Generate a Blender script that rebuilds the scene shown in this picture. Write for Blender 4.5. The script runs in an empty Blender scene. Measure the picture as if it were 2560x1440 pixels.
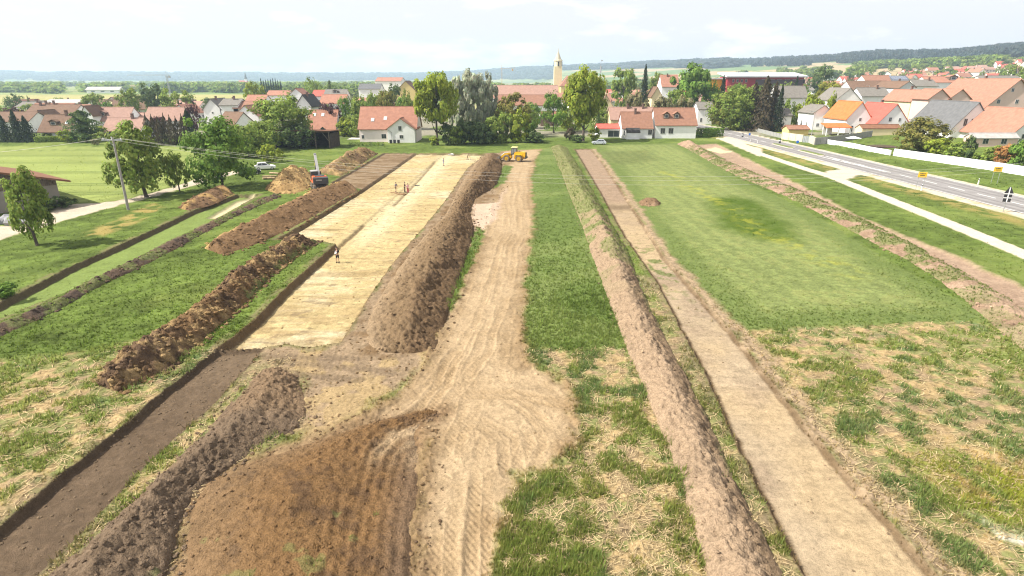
import bpy, bmesh, math, random
import numpy as np
from mathutils import Vector, Matrix
R = math.radians
sc = bpy.context.scene
col = sc.collection
# ---------------------------------------------------------------- camera
CAM_H = 18.5; FPX = 1422.0; PITCH = math.atan(520.0 / FPX)
cam_d = bpy.data.cameras.new("camera"); cam = bpy.data.objects.new("camera", cam_d); col.objects.link(cam)
cam.location = (0, 0, CAM_H); cam.rotation_euler = (math.pi / 2 - PITCH, 0, 0)
cam_d.sensor_width = 36; cam_d.lens = 36 * FPX / 2560; cam_d.clip_start = 0.5; cam_d.clip_end = 30000
sc.camera = cam
# ---------------------------------------------------------------- light
SUN_EL, SUN_AZ = 46.0, 10.0          # sun stands on the left, a little on the camera's side
sun_vec = Vector((-math.cos(R(SUN_AZ)) * math.cos(R(SUN_EL)), -math.sin(R(SUN_AZ)) * math.cos(R(SUN_EL)), math.sin(R(SUN_EL))))
sd = bpy.data.lights.new("sun", 'SUN'); so = bpy.data.objects.new("sun", sd); col.objects.link(so)
sd.energy = 3.6; sd.angle = R(0.55); sd.color = (1.0, 0.95, 0.86)
so.rotation_euler = sun_vec.to_track_quat('Z', 'Y').to_euler(); so.location = sun_vec * 300
w = bpy.data.worlds.new("World"); sc.world = w; w.use_nodes = True
wn = w.node_tree.nodes; wl = w.node_tree.links; wn.clear()
wo = wn.new('ShaderNodeOutputWorld'); wb = wn.new('ShaderNodeBackground'); sky = wn.new('ShaderNodeTexSky')
sky.sky_type = 'NISHITA'; sky.sun_disc = False; sky.sun_elevation = R(SUN_EL); sky.sun_rotation = R(270 - SUN_AZ)
sky.altitude = 400; sky.air_density = 1.0; sky.dust_density = 4.0; sky.ozone_density = 1.0
wb.inputs['Strength'].default_value = 0.13
# thin high cloud veil and a few small cumulus, mixed into the sky by direction
tc = wn.new('ShaderNodeTexCoord'); mp = wn.new('ShaderNodeMapping'); mp.inputs['Scale'].default_value = (1.0, 1.0, 3.5)
nz = wn.new('ShaderNodeTexNoise'); nz.inputs['Scale'].default_value = 6.5; nz.inputs['Detail'].default_value = 7; nz.inputs['Roughness'].default_value = 0.6
cr = wn.new('ShaderNodeValToRGB'); cr.color_ramp.elements[0].position = 0.52; cr.color_ramp.elements[0].color = (0.0, 0.0, 0.0, 1)
cr.color_ramp.elements[1].position = 0.70; cr.color_ramp.elements[1].color = (0.9, 0.9, 0.9, 1)
mx = wn.new('ShaderNodeMix'); mx.data_type = 'RGBA'; mx.inputs['B'].default_value = (3.9, 3.8, 3.82, 1)
hs = wn.new('ShaderNodeHueSaturation'); hs.inputs['Saturation'].default_value = 0.28; hs.inputs['Value'].default_value = 0.62
wl.new(tc.outputs['Generated'], mp.inputs['Vector']); wl.new(mp.outputs['Vector'], nz.inputs['Vector'])
wl.new(nz.outputs['Fac'], cr.inputs['Fac']); wl.new(cr.outputs['Color'], mx.inputs['Factor'])
veil = wn.new('ShaderNodeMix'); veil.data_type = 'RGBA'; veil.inputs['Factor'].default_value = 0.78; veil.inputs['B'].default_value = (2.95, 2.90, 2.98, 1)
wl.new(sky.outputs['Color'], hs.inputs['Color']); wl.new(hs.outputs['Color'], veil.inputs['A']); wl.new(veil.outputs['Result'], mx.inputs['A'])
wl.new(mx.outputs['Result'], wb.inputs['Color']); wl.new(wb.outputs['Background'], wo.inputs['Surface'])
sc.view_settings.view_transform = 'Standard'; sc.view_settings.look = 'None'; sc.view_settings.gamma = 1.0
sc.view_settings.use_curve_mapping = False
sc.view_settings.exposure = 1.40
sc.render.engine = 'CYCLES'
try:
    sc.cycles.use_denoising = True; sc.cycles.pixel_filter_type = 'BLACKMAN_HARRIS'; sc.cycles.filter_width = 1.15
    sc.cycles.max_bounces = 6; sc.cycles.transparent_max_bounces = 6; sc.cycles.volume_bounces = 1
except Exception:
    pass
# ---------------------------------------------------------------- pixel rays (2560 x 1440 photo) to world points
CP, SP = math.cos(PITCH), math.sin(PITCH)
def ray(px, py):
    v = 720.0 - py
    return (px - 1280.0, FPX * CP + v * SP, -FPX * SP + v * CP)
def G(px, py, z=0.0):
    dx, dy, dz = ray(px, py); t = (z - CAM_H) / dz
    return (t * dx, t * dy)
def XZ(px, py, Y):
    dx, dy, dz = ray(px, py); t = Y / dy
    return (t * dx, CAM_H + t * dz)
def PXY(px, Y, z):                      # X at distance Y for a point of height z
    zc = Y * CP + (CAM_H - z) * SP
    return (px - 1280.0) / FPX * zc
def GP(pts): return np.array([G(*p) for p in pts])
# ---------------------------------------------------------------- numpy noise
def _hash(ix, iy, s):
    h = (ix.astype(np.int64) * 374761393 + iy.astype(np.int64) * 668265263 + s * 2147483647) & 0xFFFFFFFF
    h = ((h ^ (h >> 13)) * 1274126177) & 0xFFFFFFFF
    h = (h ^ (h >> 16)) & 0xFFFFFFFF
    return (h / 4294967295.0).astype(np.float32)
def vn(x, y, s=0):
    xi = np.floor(x); yi = np.floor(y); fx = (x - xi).astype(np.float32); fy = (y - yi).astype(np.float32)
    fx = fx * fx * (3 - 2 * fx); fy = fy * fy * (3 - 2 * fy)
    a = _hash(xi, yi, s); b = _hash(xi + 1, yi, s); c = _hash(xi, yi + 1, s); d = _hash(xi + 1, yi + 1, s)
    return a + (b - a) * fx + (c - a) * fy + (a - b - c + d) * fx * fy
def fbm(x, y, s=0, o=4, g=0.5):
    t = 0; a = 1.0; n = 0
    c_, s_ = 0.8, 0.6
    for i in range(o):
        t = t + a * vn(x, y, s + i * 17); n += a; a *= g
        x, y = (x * c_ - y * s_) * 2.03 + 11.3, (x * s_ + y * c_) * 2.03 + 5.7
    return t / n
def ss(x, a, b):
    t = np.clip((x - a) / (b - a), 0, 1); return t * t * (3 - 2 * t)
def sdist(X, Y, P):                     # signed distance to a polygon, positive inside
    n = len(P); d = np.full(X.shape, 1e18, np.float64); ins = np.zeros(X.shape, bool)
    for i in range(n):
        ax, ay = P[i]; bx, by = P[(i + 1) % n]
        ex, ey = bx - ax, by - ay; wx, wy = X - ax, Y - ay
        t = np.clip((wx * ex + wy * ey) / (ex * ex + ey * ey + 1e-12), 0, 1)
        d = np.minimum(d, (wx - ex * t) ** 2 + (wy - ey * t) ** 2)
        c = (ay > Y) != (by > Y)
        with np.errstate(divide='ignore', invalid='ignore'):
            ins ^= c & (X < (bx - ax) * (Y - ay) / ((by - ay) if by != ay else 1e-12) + ax)
    d = np.sqrt(d); return np.where(ins, d, -d)
def ldist(X, Y, P):                     # distance to an open polyline
    d = np.full(X.shape, 1e18)
    for i in range(len(P) - 1):
        ax, ay = P[i]; bx, by = P[i + 1]
        ex, ey = bx - ax, by - ay; wx, wy = X - ax, Y - ay
        t = np.clip((wx * ex + wy * ey) / (ex * ex + ey * ey + 1e-12), 0, 1)
        d = np.minimum(d, (wx - ex * t) ** 2 + (wy - ey * t) ** 2)
    return np.sqrt(d)
# ---------------------------------------------------------------- mesh helpers
def tag(o, label=None, cat=None, group=None, kind=None):
    if label: o['label'] = label
    if cat: o['category'] = cat
    if group: o['group'] = group
    if kind: o['kind'] = kind
    return o
def link(name, me, parent=None, loc=None):
    o = bpy.data.objects.new(name, me); col.objects.link(o)
    if parent is not None: o.parent = parent
    if loc is not None: o.location = loc
    return o
def empty(name, loc=(0, 0, 0), rz=0.0):
    o = bpy.data.objects.new(name, None); col.objects.link(o); o.location = loc; o.rotation_euler = (0, 0, rz)
    o.empty_display_size = 0.5
    return o
def np_mesh(name, V, F, mats=(), colr=None, smooth=True, midx=None):
    """V (n,3) float, F (m,3) or (m,4) int"""
    me = bpy.data.meshes.new(name); k = F.shape[1]
    me.vertices.add(len(V)); me.vertices.foreach_set('co', np.ascontiguousarray(V, np.float32).ravel())
    me.loops.add(F.size); me.loops.foreach_set('vertex_index', np.ascontiguousarray(F, np.int32).ravel())
    me.polygons.add(len(F)); me.polygons.foreach_set('loop_start', np.arange(0, F.size, k, dtype=np.int32))
    me.polygons.foreach_set('use_smooth', np.full(len(F), smooth, bool))
    for m in mats: me.materials.append(m)
    if midx is not None: me.polygons.foreach_set('material_index', np.ascontiguousarray(midx, np.int32))
    if colr is not None:
        a = me.color_attributes.new('Col', 'FLOAT_COLOR', 'POINT')
        c4 = np.ones((len(V), 4), np.float32); c4[:, :3] = np.clip(colr, 0, 1)
        a.data.foreach_set('color', c4.ravel())
    me.update(calc_edges=True); me.validate(verbose=False)
    return me
class MB:
    """collects simple shapes into one mesh"""
    def __init__(s): s.v = []; s.f = []; s.m = []
    def add(s, vs, fs, m=0):
        b = len(s.v); s.v += [tuple(q) for q in vs]; s.f += [tuple(b + i for i in f) for f in fs]; s.m += [m] * len(fs); return s
    def box(s, c, d, m=0, rz=0.0, M=None, taper=1.0, bev=0.0):
        cx, cy, cz = c; x, y, z = d[0] / 2, d[1] / 2, d[2] / 2
        if bev > 0:
            b = min(bev, x * .9, y * .9, z * .9); vs = []
            ring = [(x - b, y), (x, y - b), (x, -y + b), (x - b, -y), (-x + b, -y), (-x, -y + b), (-x, y - b), (-x + b, y)]
            inr = [(x - b, y - b), (x - b, y - b), (x - b, -y + b), (x - b, -y + b), (-x + b, -y + b), (-x + b, -y + b), (-x + b, y - b), (-x + b, y - b)]
            for (zz, rr) in ((-z, inr), (-z + b, ring), (z - b, ring), (z, inr)):
                vs += [(a * (taper if zz > 0 else 1), q * (taper if zz > 0 else 1), zz) for a, q in rr]
            fs = [tuple(range(8))[::-1]] if False else []
            for k in range(3):
                for i in range(8):
                    j = (i + 1) % 8; fs.append((k * 8 + j, k * 8 + i, (k + 1) * 8 + i, (k + 1) * 8 + j))
            fs.append((24 + 7, 24 + 5, 24 + 3, 24 + 1)); fs.append((1, 3, 5, 7))
        else:
            t = taper
            vs = [(-x, -y, -z), (x, -y, -z), (x, y, -z), (-x, y, -z), (-x * t, -y * t, z), (x * t, -y * t, z), (x * t, y * t, z), (-x * t, y * t, z)]
            fs = [(3, 2, 1, 0), (4, 5, 6, 7), (0, 1, 5, 4), (1, 2, 6, 5), (2, 3, 7, 6), (3, 0, 4, 7)]
        if M is None: M = Matrix.Rotation(rz, 3, 'Z') if rz else None
        vs = [(M @ Vector(q)) if M is not None else Vector(q) for q in vs]
        return s.add([q + Vector(c) for q in vs], fs, m)
    def tube(s, p, q, r0, r1=None, n=8, m=0, caps=True):
        r1 = r0 if r1 is None else r1; p, q = Vector(p), Vector(q); a = (q - p)
        if a.length < 1e-6: return s
        a.normalize(); u = a.orthogonal().normalized(); v_ = a.cross(u)
        vs = [p + (u * math.cos(2 * math.pi * i / n) + v_ * math.sin(2 * math.pi * i / n)) * r0 for i in range(n)]
        vs += [q + (u * math.cos(2 * math.pi * i / n) + v_ * math.sin(2 * math.pi * i / n)) * r1 for i in range(n)]
        fs = [(i, (i + 1) % n, n + (i + 1) % n, n + i) for i in range(n)]
        if caps: fs += [tuple(range(n))[::-1], tuple(range(n, 2 * n))]
        return s.add(vs, fs, m)
    def path(s, pts, radii, n=8, m=0):
        for i in range(len(pts) - 1): s.tube(pts[i], pts[i + 1], radii[i], radii[i + 1], n, m)
        return s
    def prism(s, poly, d, m=0, axis='y', c=(0, 0, 0)):
        """outline in (a,b) extruded by d; axis y: a=x b=z; x: a=y b=z; z: a=x b=y"""
        n = len(poly); f = {'y': lambda a, b, e: (a, e, b), 'x': lambda a, b, e: (e, a, b), 'z': lambda a, b, e: (a, b, e)}[axis]
        vs = [Vector(f(a, b, -d / 2)) + Vector(c) for a, b in poly] + [Vector(f(a, b, d / 2)) + Vector(c) for a, b in poly]
        fs = [tuple(range(n)), tuple(range(n, 2 * n))[::-1]] + [(i, i + n, (i + 1) % n + n, (i + 1) % n) for i in range(n)]
        return s.add(vs, fs, m)
    def build(s, name, mats, parent=None, loc=None, smooth=False, fix=True):
        me = bpy.data.meshes.new(name); me.from_pydata([tuple(q) for q in s.v], [], s.f)
        for mm in (mats if isinstance(mats, (list, tuple)) else [mats]): me.materials.append(mm)
        for p_, i in zip(me.polygons, s.m): p_.material_index = i; p_.use_smooth = smooth
        if fix:
            bm = bmesh.new(); bm.from_mesh(me); bmesh.ops.recalc_face_normals(bm, faces=bm.faces); bm.to_mesh(me); bm.free()
        me.update()
        return link(name, me, parent, loc)
# ---------------------------------------------------------------- materials
_M = {}
def mat(name, c, rough=0.8, var=0.12, scale=3.0, metal=0.0, spec=0.3, bump=0.0, trans=0.0):
    if name in _M: return _M[name]
    m = bpy.data.materials.new(name); m.use_nodes = True; nt = m.node_tree; b = nt.nodes['Principled BSDF']
    b.inputs['Roughness'].default_value = rough; b.inputs['Metallic'].default_value = metal
    b.inputs['Specular IOR Level'].default_value = spec
    tc_ = nt.nodes.new('ShaderNodeTexCoord'); n_ = nt.nodes.new('ShaderNodeTexNoise'); n_.inputs['Scale'].default_value = scale; n_.inputs['Detail'].default_value = 5
    nt.links.new(tc_.outputs['Object'], n_.inputs['Vector'])
    r_ = nt.nodes.new('ShaderNodeValToRGB')
    r_.color_ramp.elements[0].position = 0.3; r_.color_ramp.elements[1].position = 0.7
    r_.color_ramp.elements[0].color = (*[max(0, q * (1 - var)) for q in c], 1); r_.color_ramp.elements[1].color = (*[min(1, q * (1 + var)) for q in c], 1)
    nt.links.new(n_.outputs['Fac'], r_.inputs['Fac']); nt.links.new(r_.outputs['Color'], b.inputs['Base Color'])
    if bump > 0:
        bp = nt.nodes.new('ShaderNodeBump'); bp.inputs['Strength'].default_value = bump; bp.inputs['Distance'].default_value = 0.05
        nt.links.new(n_.outputs['Fac'], bp.inputs['Height']); nt.links.new(bp.outputs['Normal'], b.inputs['Normal'])
    _M[name] = m; return m
def mat_vcol(name, rough=1.0, fine=0.25, bump=0.4, scale=(5.0, 22.0), spec=0.05, trans=0.0):
    """base colour from the mesh's cover attribute, broken up by world-space noise"""
    if name in _M: return _M[name]
    m = bpy.data.materials.new(name); m.use_nodes = True; nt = m.node_tree; N = nt.nodes; L = nt.links; b = N['Principled BSDF']
    b.inputs['Roughness'].default_value = rough; b.inputs['Specular IOR Level'].default_value = spec
    at = N.new('ShaderNodeAttribute'); at.attribute_name = 'Col'
    ge = N.new('ShaderNodeNewGeometry')
    n1 = N.new('ShaderNodeTexNoise'); n1.inputs['Scale'].default_value = scale[0]; n1.inputs['Detail'].default_value = 6; n1.inputs['Roughness'].default_value = 0.65
    n2 = N.new('ShaderNodeTexNoise'); n2.inputs['Scale'].default_value = scale[1]; n2.inputs['Detail'].default_value = 3
    L.new(ge.outputs['Position'], n1.inputs['Vector']); L.new(ge.outputs['Position'], n2.inputs['Vector'])
    ad = N.new('ShaderNodeMath'); ad.operation = 'ADD'; L.new(n1.outputs['Fac'], ad.inputs[0]); L.new(n2.outputs['Fac'], ad.inputs[1])
    mr = N.new('ShaderNodeMapRange'); mr.inputs['From Min'].default_value = 0.7; mr.inputs['From Max'].default_value = 1.3
    mr.inputs['To Min'].default_value = 1 - fine; mr.inputs['To Max'].default_value = 1 + fine
    L.new(ad.outputs[0], mr.inputs['Value'])
    mu = N.new('ShaderNodeVectorMath'); mu.operation = 'SCALE'; L.new(at.outputs['Color'], mu.inputs[0]); L.new(mr.outputs['Result'], mu.inputs['Scale'])
    L.new(mu.outputs['Vector'], b.inputs['Base Color'])
    if bump > 0:
        bp = N.new('ShaderNodeBump'); bp.inputs['Strength'].default_value = bump; bp.inputs['Distance'].default_value = 0.08
        L.new(ad.outputs[0], bp.inputs['Height']); L.new(bp.outputs['Normal'], b.inputs['Normal'])
    if trans > 0:
        tr = N.new('ShaderNodeBsdfTranslucent'); L.new(mu.outputs['Vector'], tr.inputs['Color'])
        ms = N.new('ShaderNodeMixShader'); ms.inputs['Fac'].default_value = trans
        L.new(b.outputs[0], ms.inputs[1]); L.new(tr.outputs[0], ms.inputs[2]); L.new(ms.outputs[0], N['Material Output'].inputs['Surface'])
    _M[name] = m; return m
M_GROUND = mat_vcol('ground_cover', fine=0.30, bump=0.7)
M_SOIL = mat_vcol('loose_soil', fine=0.36, bump=1.0, scale=(4.0, 13.0))
M_LEAF = mat_vcol('leaves', rough=0.7, fine=0.15, bump=0, scale=(2.0, 9.0), spec=0.15, trans=0.40)
M_GRASS = mat_vcol('grass_blades', rough=0.8, fine=0.12, bump=0, scale=(1.0, 6.0), spec=0.05, trans=0.55)
# ================================================================ GROUND
HX = np.array([-1200, -200, 0, 70, 100, 130, 300, 640, 900, 1040, 1180, 1250, 1290, 1400, 1480, 1560, 1680, 1800, 1900, 2000, 2100, 2190, 2300, 2400, 2450, 2500, 2560, 2800, 3600], float)
HY = np.array([184, 182, 183, 184, 188, 187, 186, 187, 188, 187, 182, 176, 174, 170, 167, 165, 160, 160, 158, 155, 151, 146, 144, 141, 138, 134, 131, 124, 118], float)
HR = np.array([6500, 6500, 6500, 6500, 6500, 6500, 6500, 6500, 6500, 6500, 6200, 6000, 5800, 5200, 4800, 4300, 3700, 3000, 2700, 2450, 2250, 2100, 2000, 1950, 1900, 1850, 1800, 1750, 1700], float)
HA = []; HZ = []
for x_, y_, r_ in zip(HX, HY, HR):
    dx, dy, dz = ray(x_, y_); HA.append(math.atan2(dx, dy)); HZ.append(CAM_H + r_ * dz / math.hypot(dx, dy))
HA = np.array(HA); HZ = np.array(HZ)
def terrain(X, Y):
    r = np.hypot(X, Y); a = np.arctan2(X, Y)
    z = 0.055 * np.maximum(0, np.sqrt((np.maximum(X - 96, 0)) ** 2 + 9) - 3) * ss(Y, 20, 90)
    z = np.minimum(z, 9 + 0 * z)
    Rt = np.interp(a, HA, HR); Zt = np.interp(a, HA, HZ)
    t = np.clip((r - 0.28 * Rt) / (0.72 * Rt), 0, None)
    far = np.where(Rt > 5200, ss(r, 0.72 * Rt, Rt), np.clip(t, 0, 1) ** 1.15)
    hill = Zt * far * np.where(r > Rt, np.exp(-((r - Rt) / 900) ** 2), 1.0)
    und = (fbm(X / 260, Y / 260, 5, 3) - 0.5) * 14 * ss(r, 500, 1500) * far
    return np.maximum(z * (1 - ss(r, 350, 900)) + 0.6 * z * ss(r, 350, 900) * (1 - ss(r, 900, 1700)), 0) + hill + und
# --- ground cover palette (real surface colours, linear)
C_MEADOW = np.array((.094, .130, .029)); C_CROP = np.array((.158, .188, .064)); C_CROPD = np.array((.098, .135, .036))
C_BARLEY = np.array((.205, .240, .070)); C_STRAW = np.array((.315, .228, .115)); C_CLAY = np.array((.405, .318, .158))
C_CLAYP = np.array((.465, .400, .250)); C_CLAYD = np.array((.265, .188, .092)); C_SOIL = np.array((.112, .073, .039))
C_SOILD = np.array((.092, .065, .042)); C_TOP = np.array((.145, .105, .067)); C_ROAD = np.array((.355, .262, .158))
C_ROADD = np.array((.255, .178, .098)); C_PINK = np.array((.228, .166, .104)); C_SAND = np.array((.350, .258, .162))
C_GRAV = np.array((.440, .370, .285)); C_DRY = np.array((.300, .225, .080)); C_YEL = np.array((.235, .235, .035))
P_BARLEY = GP([(-700, 366), (478, 366), (512, 438), (470, 454), (320, 497), (240, 506), (160, 506), (120, 500), (-900, 520)])
P_TRACK = GP([(150, 511), (250, 508), (320, 498), (400, 477), (470, 455), (522, 439), (600, 424), (602, 431), (524, 452), (420, 482), (320, 507), (240, 528), (110, 568), (0, 600), (-260, 668), (-260, 600), (0, 566), (60, 562), (110, 540)])
P_DRYV = GP([(195, 592), (300, 545), (385, 508), (408, 520), (330, 562), (250, 590)])
P_DITCH = GP([(-160, 832), (0, 757), (100, 706), (180, 664), (300, 612), (400, 566), (480, 527), (592, 486), (648, 486), (560, 536), (420, 602), (300, 668), (150, 735), (0, 796), (-160, 870)])
P_DITCHC = GP([(515, 537), (590, 494), (640, 483), (622, 497), (545, 536)])
P_STUBL = GP([(-500, 915), (0, 897), (120, 890), (230, 878), (330, 850), (560, 870), (420, 968), (290, 1080), (145, 1192), (0, 1318), (-120, 1420), (-700, 1420)])
P_MARG = GP([(655, 872), (740, 884), (770, 1060), (650, 1140), (560, 1185), (450, 1330), (430, 1500), (200, 1720), (-150, 1720), (-80, 1640), (80, 1455), (200, 1335), (330, 1197), (440, 1092), (562, 982), (640, 890)])
P_FBASE = GP([(1115, 1008), (1085, 1100), (1082, 1200), (1066, 1320), (1062, 1720), (400, 1720), (425, 1310), (465, 1200), (560, 1160), (780, 1088), (900, 1044)])
P_MARG2 = GP([(1575, 680), (1640, 700), (1700, 818), (1762, 932), (1830, 1082), (1900, 1232), (1960, 1342), (2010, 1440), (2150, 1720), (2000, 1720), (1900, 1440), (1800, 1200), (1690, 960), (1620, 800)])
P_CLAY = GP([(540, 874), (640, 795), (725, 709), (840, 609), (800, 602), (692, 598), (800, 535), (905, 472), (1000, 408), (1036, 383), (1217, 383), (1168, 420), (1122, 490), (1052, 576), (988, 650), (932, 727), (895, 790), (850, 856), (785, 868), (720, 858), (650, 868)])
P_BENCH = GP([(905, 472), (1000, 408), (1036, 383), (960, 382), (890, 422), (826, 458)])
P_DARKT = GP([(540, 874), (662, 866), (640, 890), (562, 982), (440, 1092), (330, 1197), (200, 1335), (80, 1455), (-80, 1640), (-420, 1660), (0, 1318), (145, 1192), (290, 1080), (420, 968)])
P_JUNC = GP([(640, 872), (720, 858), (790, 868), (850, 858), (920, 800), (960, 870), (1085, 870), (1040, 935), (960, 990), (850, 1070), (790, 1110), (740, 1060), (760, 940), (690, 905), (640, 905)])
P_APRON = GP([(850, 858), (895, 790), (932, 727), (988, 650), (1052, 576), (1122, 490), (1168, 420), (1217, 383), (1310, 380), (1275, 450), (1230, 540), (1150, 680), (1100, 800), (1075, 880), (930, 900)])
P_ROAD = GP([(1030, 1720), (1040, 1440), (1062, 1230), (1080, 1110), (1000, 1080), (830, 1095), (900, 1040), (1000, 985), (1072, 890), (1118, 800), (1170, 690), (1212, 585), (1245, 480), (1272, 405), (1255, 378), (1354, 373), (1338, 400), (1327, 450), (1332, 560), (1320, 640), (1306, 720), (1300, 840), (1312, 905), (1388, 948), (1436, 1005), (1430, 1085), (1390, 1168), (1290, 1192), (1246, 1245), (1236, 1440), (1245, 1720)])
P_SLIV1 = GP([(1108, 775), (1128, 782), (1180, 655), (1214, 577), (1194, 566), (1150, 655)])
P_SLIV2 = GP([(1232, 474), (1262, 458), (1280, 418), (1262, 412), (1240, 440)])
P_PALE = GP([(1178, 512), (1245, 506), (1262, 470), (1240, 545), (1205, 580), (1185, 560)])
P_STRIP = GP([(1327, 450), (1355, 372), (1420, 366), (1468, 470), (1480, 560), (1512, 680), (1560, 822), (1562, 872), (1440, 880), (1308, 872), (1300, 840), (1306, 720), (1320, 640), (1332, 560)])
P_STUBM = GP([(1296, 868), (1562, 862), (1630, 960), (1700, 1100), (1770, 1300), (1830, 1500), (1880, 1720), (1245, 1720), (1238, 1440), (1248, 1242), (1300, 1192), (1398, 1164), (1438, 1080), (1444, 1000), (1390, 940), (1312, 900)])
P_T3 = GP([(1437, 373), (1500, 480), (1560, 590), (1640, 702), (1700, 818), (1762, 932), (1830, 1082), (1900, 1232), (1960, 1342), (2010, 1440), (2150, 1720), (2620, 1720), (2345, 1440), (2150, 1220), (2000, 1042), (1890, 902), (1832, 832), (1740, 730), (1660, 640), (1600, 545), (1550, 470), (1510, 410), (1478, 372)])
P_CROP = GP([(1486, 362), (1700, 358), (1745, 385), (1850, 450), (1960, 500), (2100, 575), (2250, 672), (2400, 755), (2486, 800), (2200, 804), (1862, 824), (1740, 712), (1600, 532), (1520, 402)])
P_CROPDK = GP([(1770, 500), (1840, 490), (1900, 505), (1980, 560), (2000, 605), (1900, 600), (1800, 570)])
P_CROPDK2 = GP([(1490, 380), (1620, 375), (1650, 400), (1560, 412), (1510, 405)])
L_YEL = GP([(1660, 430), (1710, 455), (1760, 490), (1830, 520), (1900, 585), (1990, 612), (2060, 650), (2150, 690)])
P_STUBR = GP([(1846, 826), (2200, 808), (2490, 800), (2580, 880), (2900, 1080), (3300, 1720), (2620, 1720), (2345, 1440), (2150, 1220), (2000, 1042), (1890, 902)])
P_WHITE = GP([(2440, 1300), (2520, 1330), (2700, 1380), (2760, 1440), (2600, 1400), (2480, 1340)])
P_WEEDY = GP([(2300, 1150), (2560, 1120), (2700, 1250), (2560, 1330), (2380, 1290)])
P_T4 = GP([(1742, 362), (1900, 442), (2100, 552), (2300, 662), (2420, 724), (2560, 812), (2800, 965), (3000, 1010), (2800, 842), (2560, 716), (2350, 622), (2150, 541), (1960, 441), (1792, 359)])
P_T4C = GP([(1758, 372), (1790, 366), (1830, 378), (1800, 382)])
L_CYCLE = GP([(1800, 346), (1850, 364), (1905, 386), (2000, 418), (2085, 444), (2200, 490), (2400, 570), (2560, 636), (2900, 776)])
P_DRIVE = GP([(1792, 344), (1846, 345), (1868, 362), (1905, 372), (1900, 392), (1830, 362)])
P_DRIVE2 = GP([(2050, 432), (2110, 420), (2190, 428), (2140, 440), (2100, 455)])
ROAD_X0, ROAD_X1 = 75.2, 86.2
def bend(y):                             # the road swings left behind the white house
    y = np.asarray(y, float); return -.00035 * np.maximum(0, y - 175) ** 2 - .0009 * np.maximum(0, y - 235) ** 2
L_RUTS = [GP(q) for q in (
    [(1265, 405), (1262, 480), (1235, 580), (1205, 700), (1150, 830), (1080, 940), (960, 1020), (860, 1080)],
    [(1290, 405), (1290, 500), (1275, 620), (1240, 760), (1195, 880), (1120, 970), (1000, 1040)],
    [(1315, 420), (1312, 520), (1300, 640), (1285, 760), (1270, 880), (1300, 960), (1370, 1010), (1405, 1080), (1380, 1150)],
    [(1300, 400), (1300, 540), (1285, 680), (1250, 830), (1215, 930), (1230, 1000), (1330, 1040), (1365, 1090), (1340, 1160)],
    [(1080, 960), (1180, 985), (1290, 985), (1400, 1010)], [(1100, 1010), (1200, 1025), (1300, 1050), (1340, 1110), (1300, 1180)],
    [(1110, 1050), (1190, 1060), (1260, 1100), (1280, 1180)], [(1130, 1100), (1110, 1250), (1100, 1440)], [(1210, 1110), (1195, 1250), (1190, 1440)],
    [(1050, 985), (1150, 960), (1260, 945), (1350, 960), (1420, 1020)], [(1180, 960), (1260, 985), (1330, 1035), (1385, 1110), (1350, 1170)], [(1150, 880), (1120, 960), (1050, 1030), (960, 1070)], [(1240, 870), (1210, 960), (1160, 1040), (1130, 1100)], [(1120, 1040), (1210, 1050), (1300, 1080), (1330, 1140)],
    [(1100, 1075), (1020, 1090), (970, 1140), (950, 1180)], [(1100, 1090), (1040, 1110), (990, 1160)])]
L_TRK = [GP(q) for q in ([(690, 905), (780, 912), (880, 920), (980, 930)], [(700, 930), (790, 940), (900, 950)], [(650, 890), (760, 895), (900, 895), (1000, 890)])]
L_BAULK = GP([(1088, 398), (1050, 440), (1020, 470), (985, 505)])
L_BAULK2 = GP([(908, 553), (880, 580), (846, 607)])
YTRAM = [G(240, y_)[1] for y_ in (374, 388, 405, 429, 459, 481)]
ZID = {'ground': 0, 'barley_field': 1, 'gravel_track': 2, 'trench': 3, 'dirt_road': 4, 'crop_field': 5, 'stubble_field': 6, 'cycle_path': 7, 'bare_strip': 8}
def mix3(c, k, m): return c * (1 - m[:, None]) + k * m[:, None]
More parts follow.
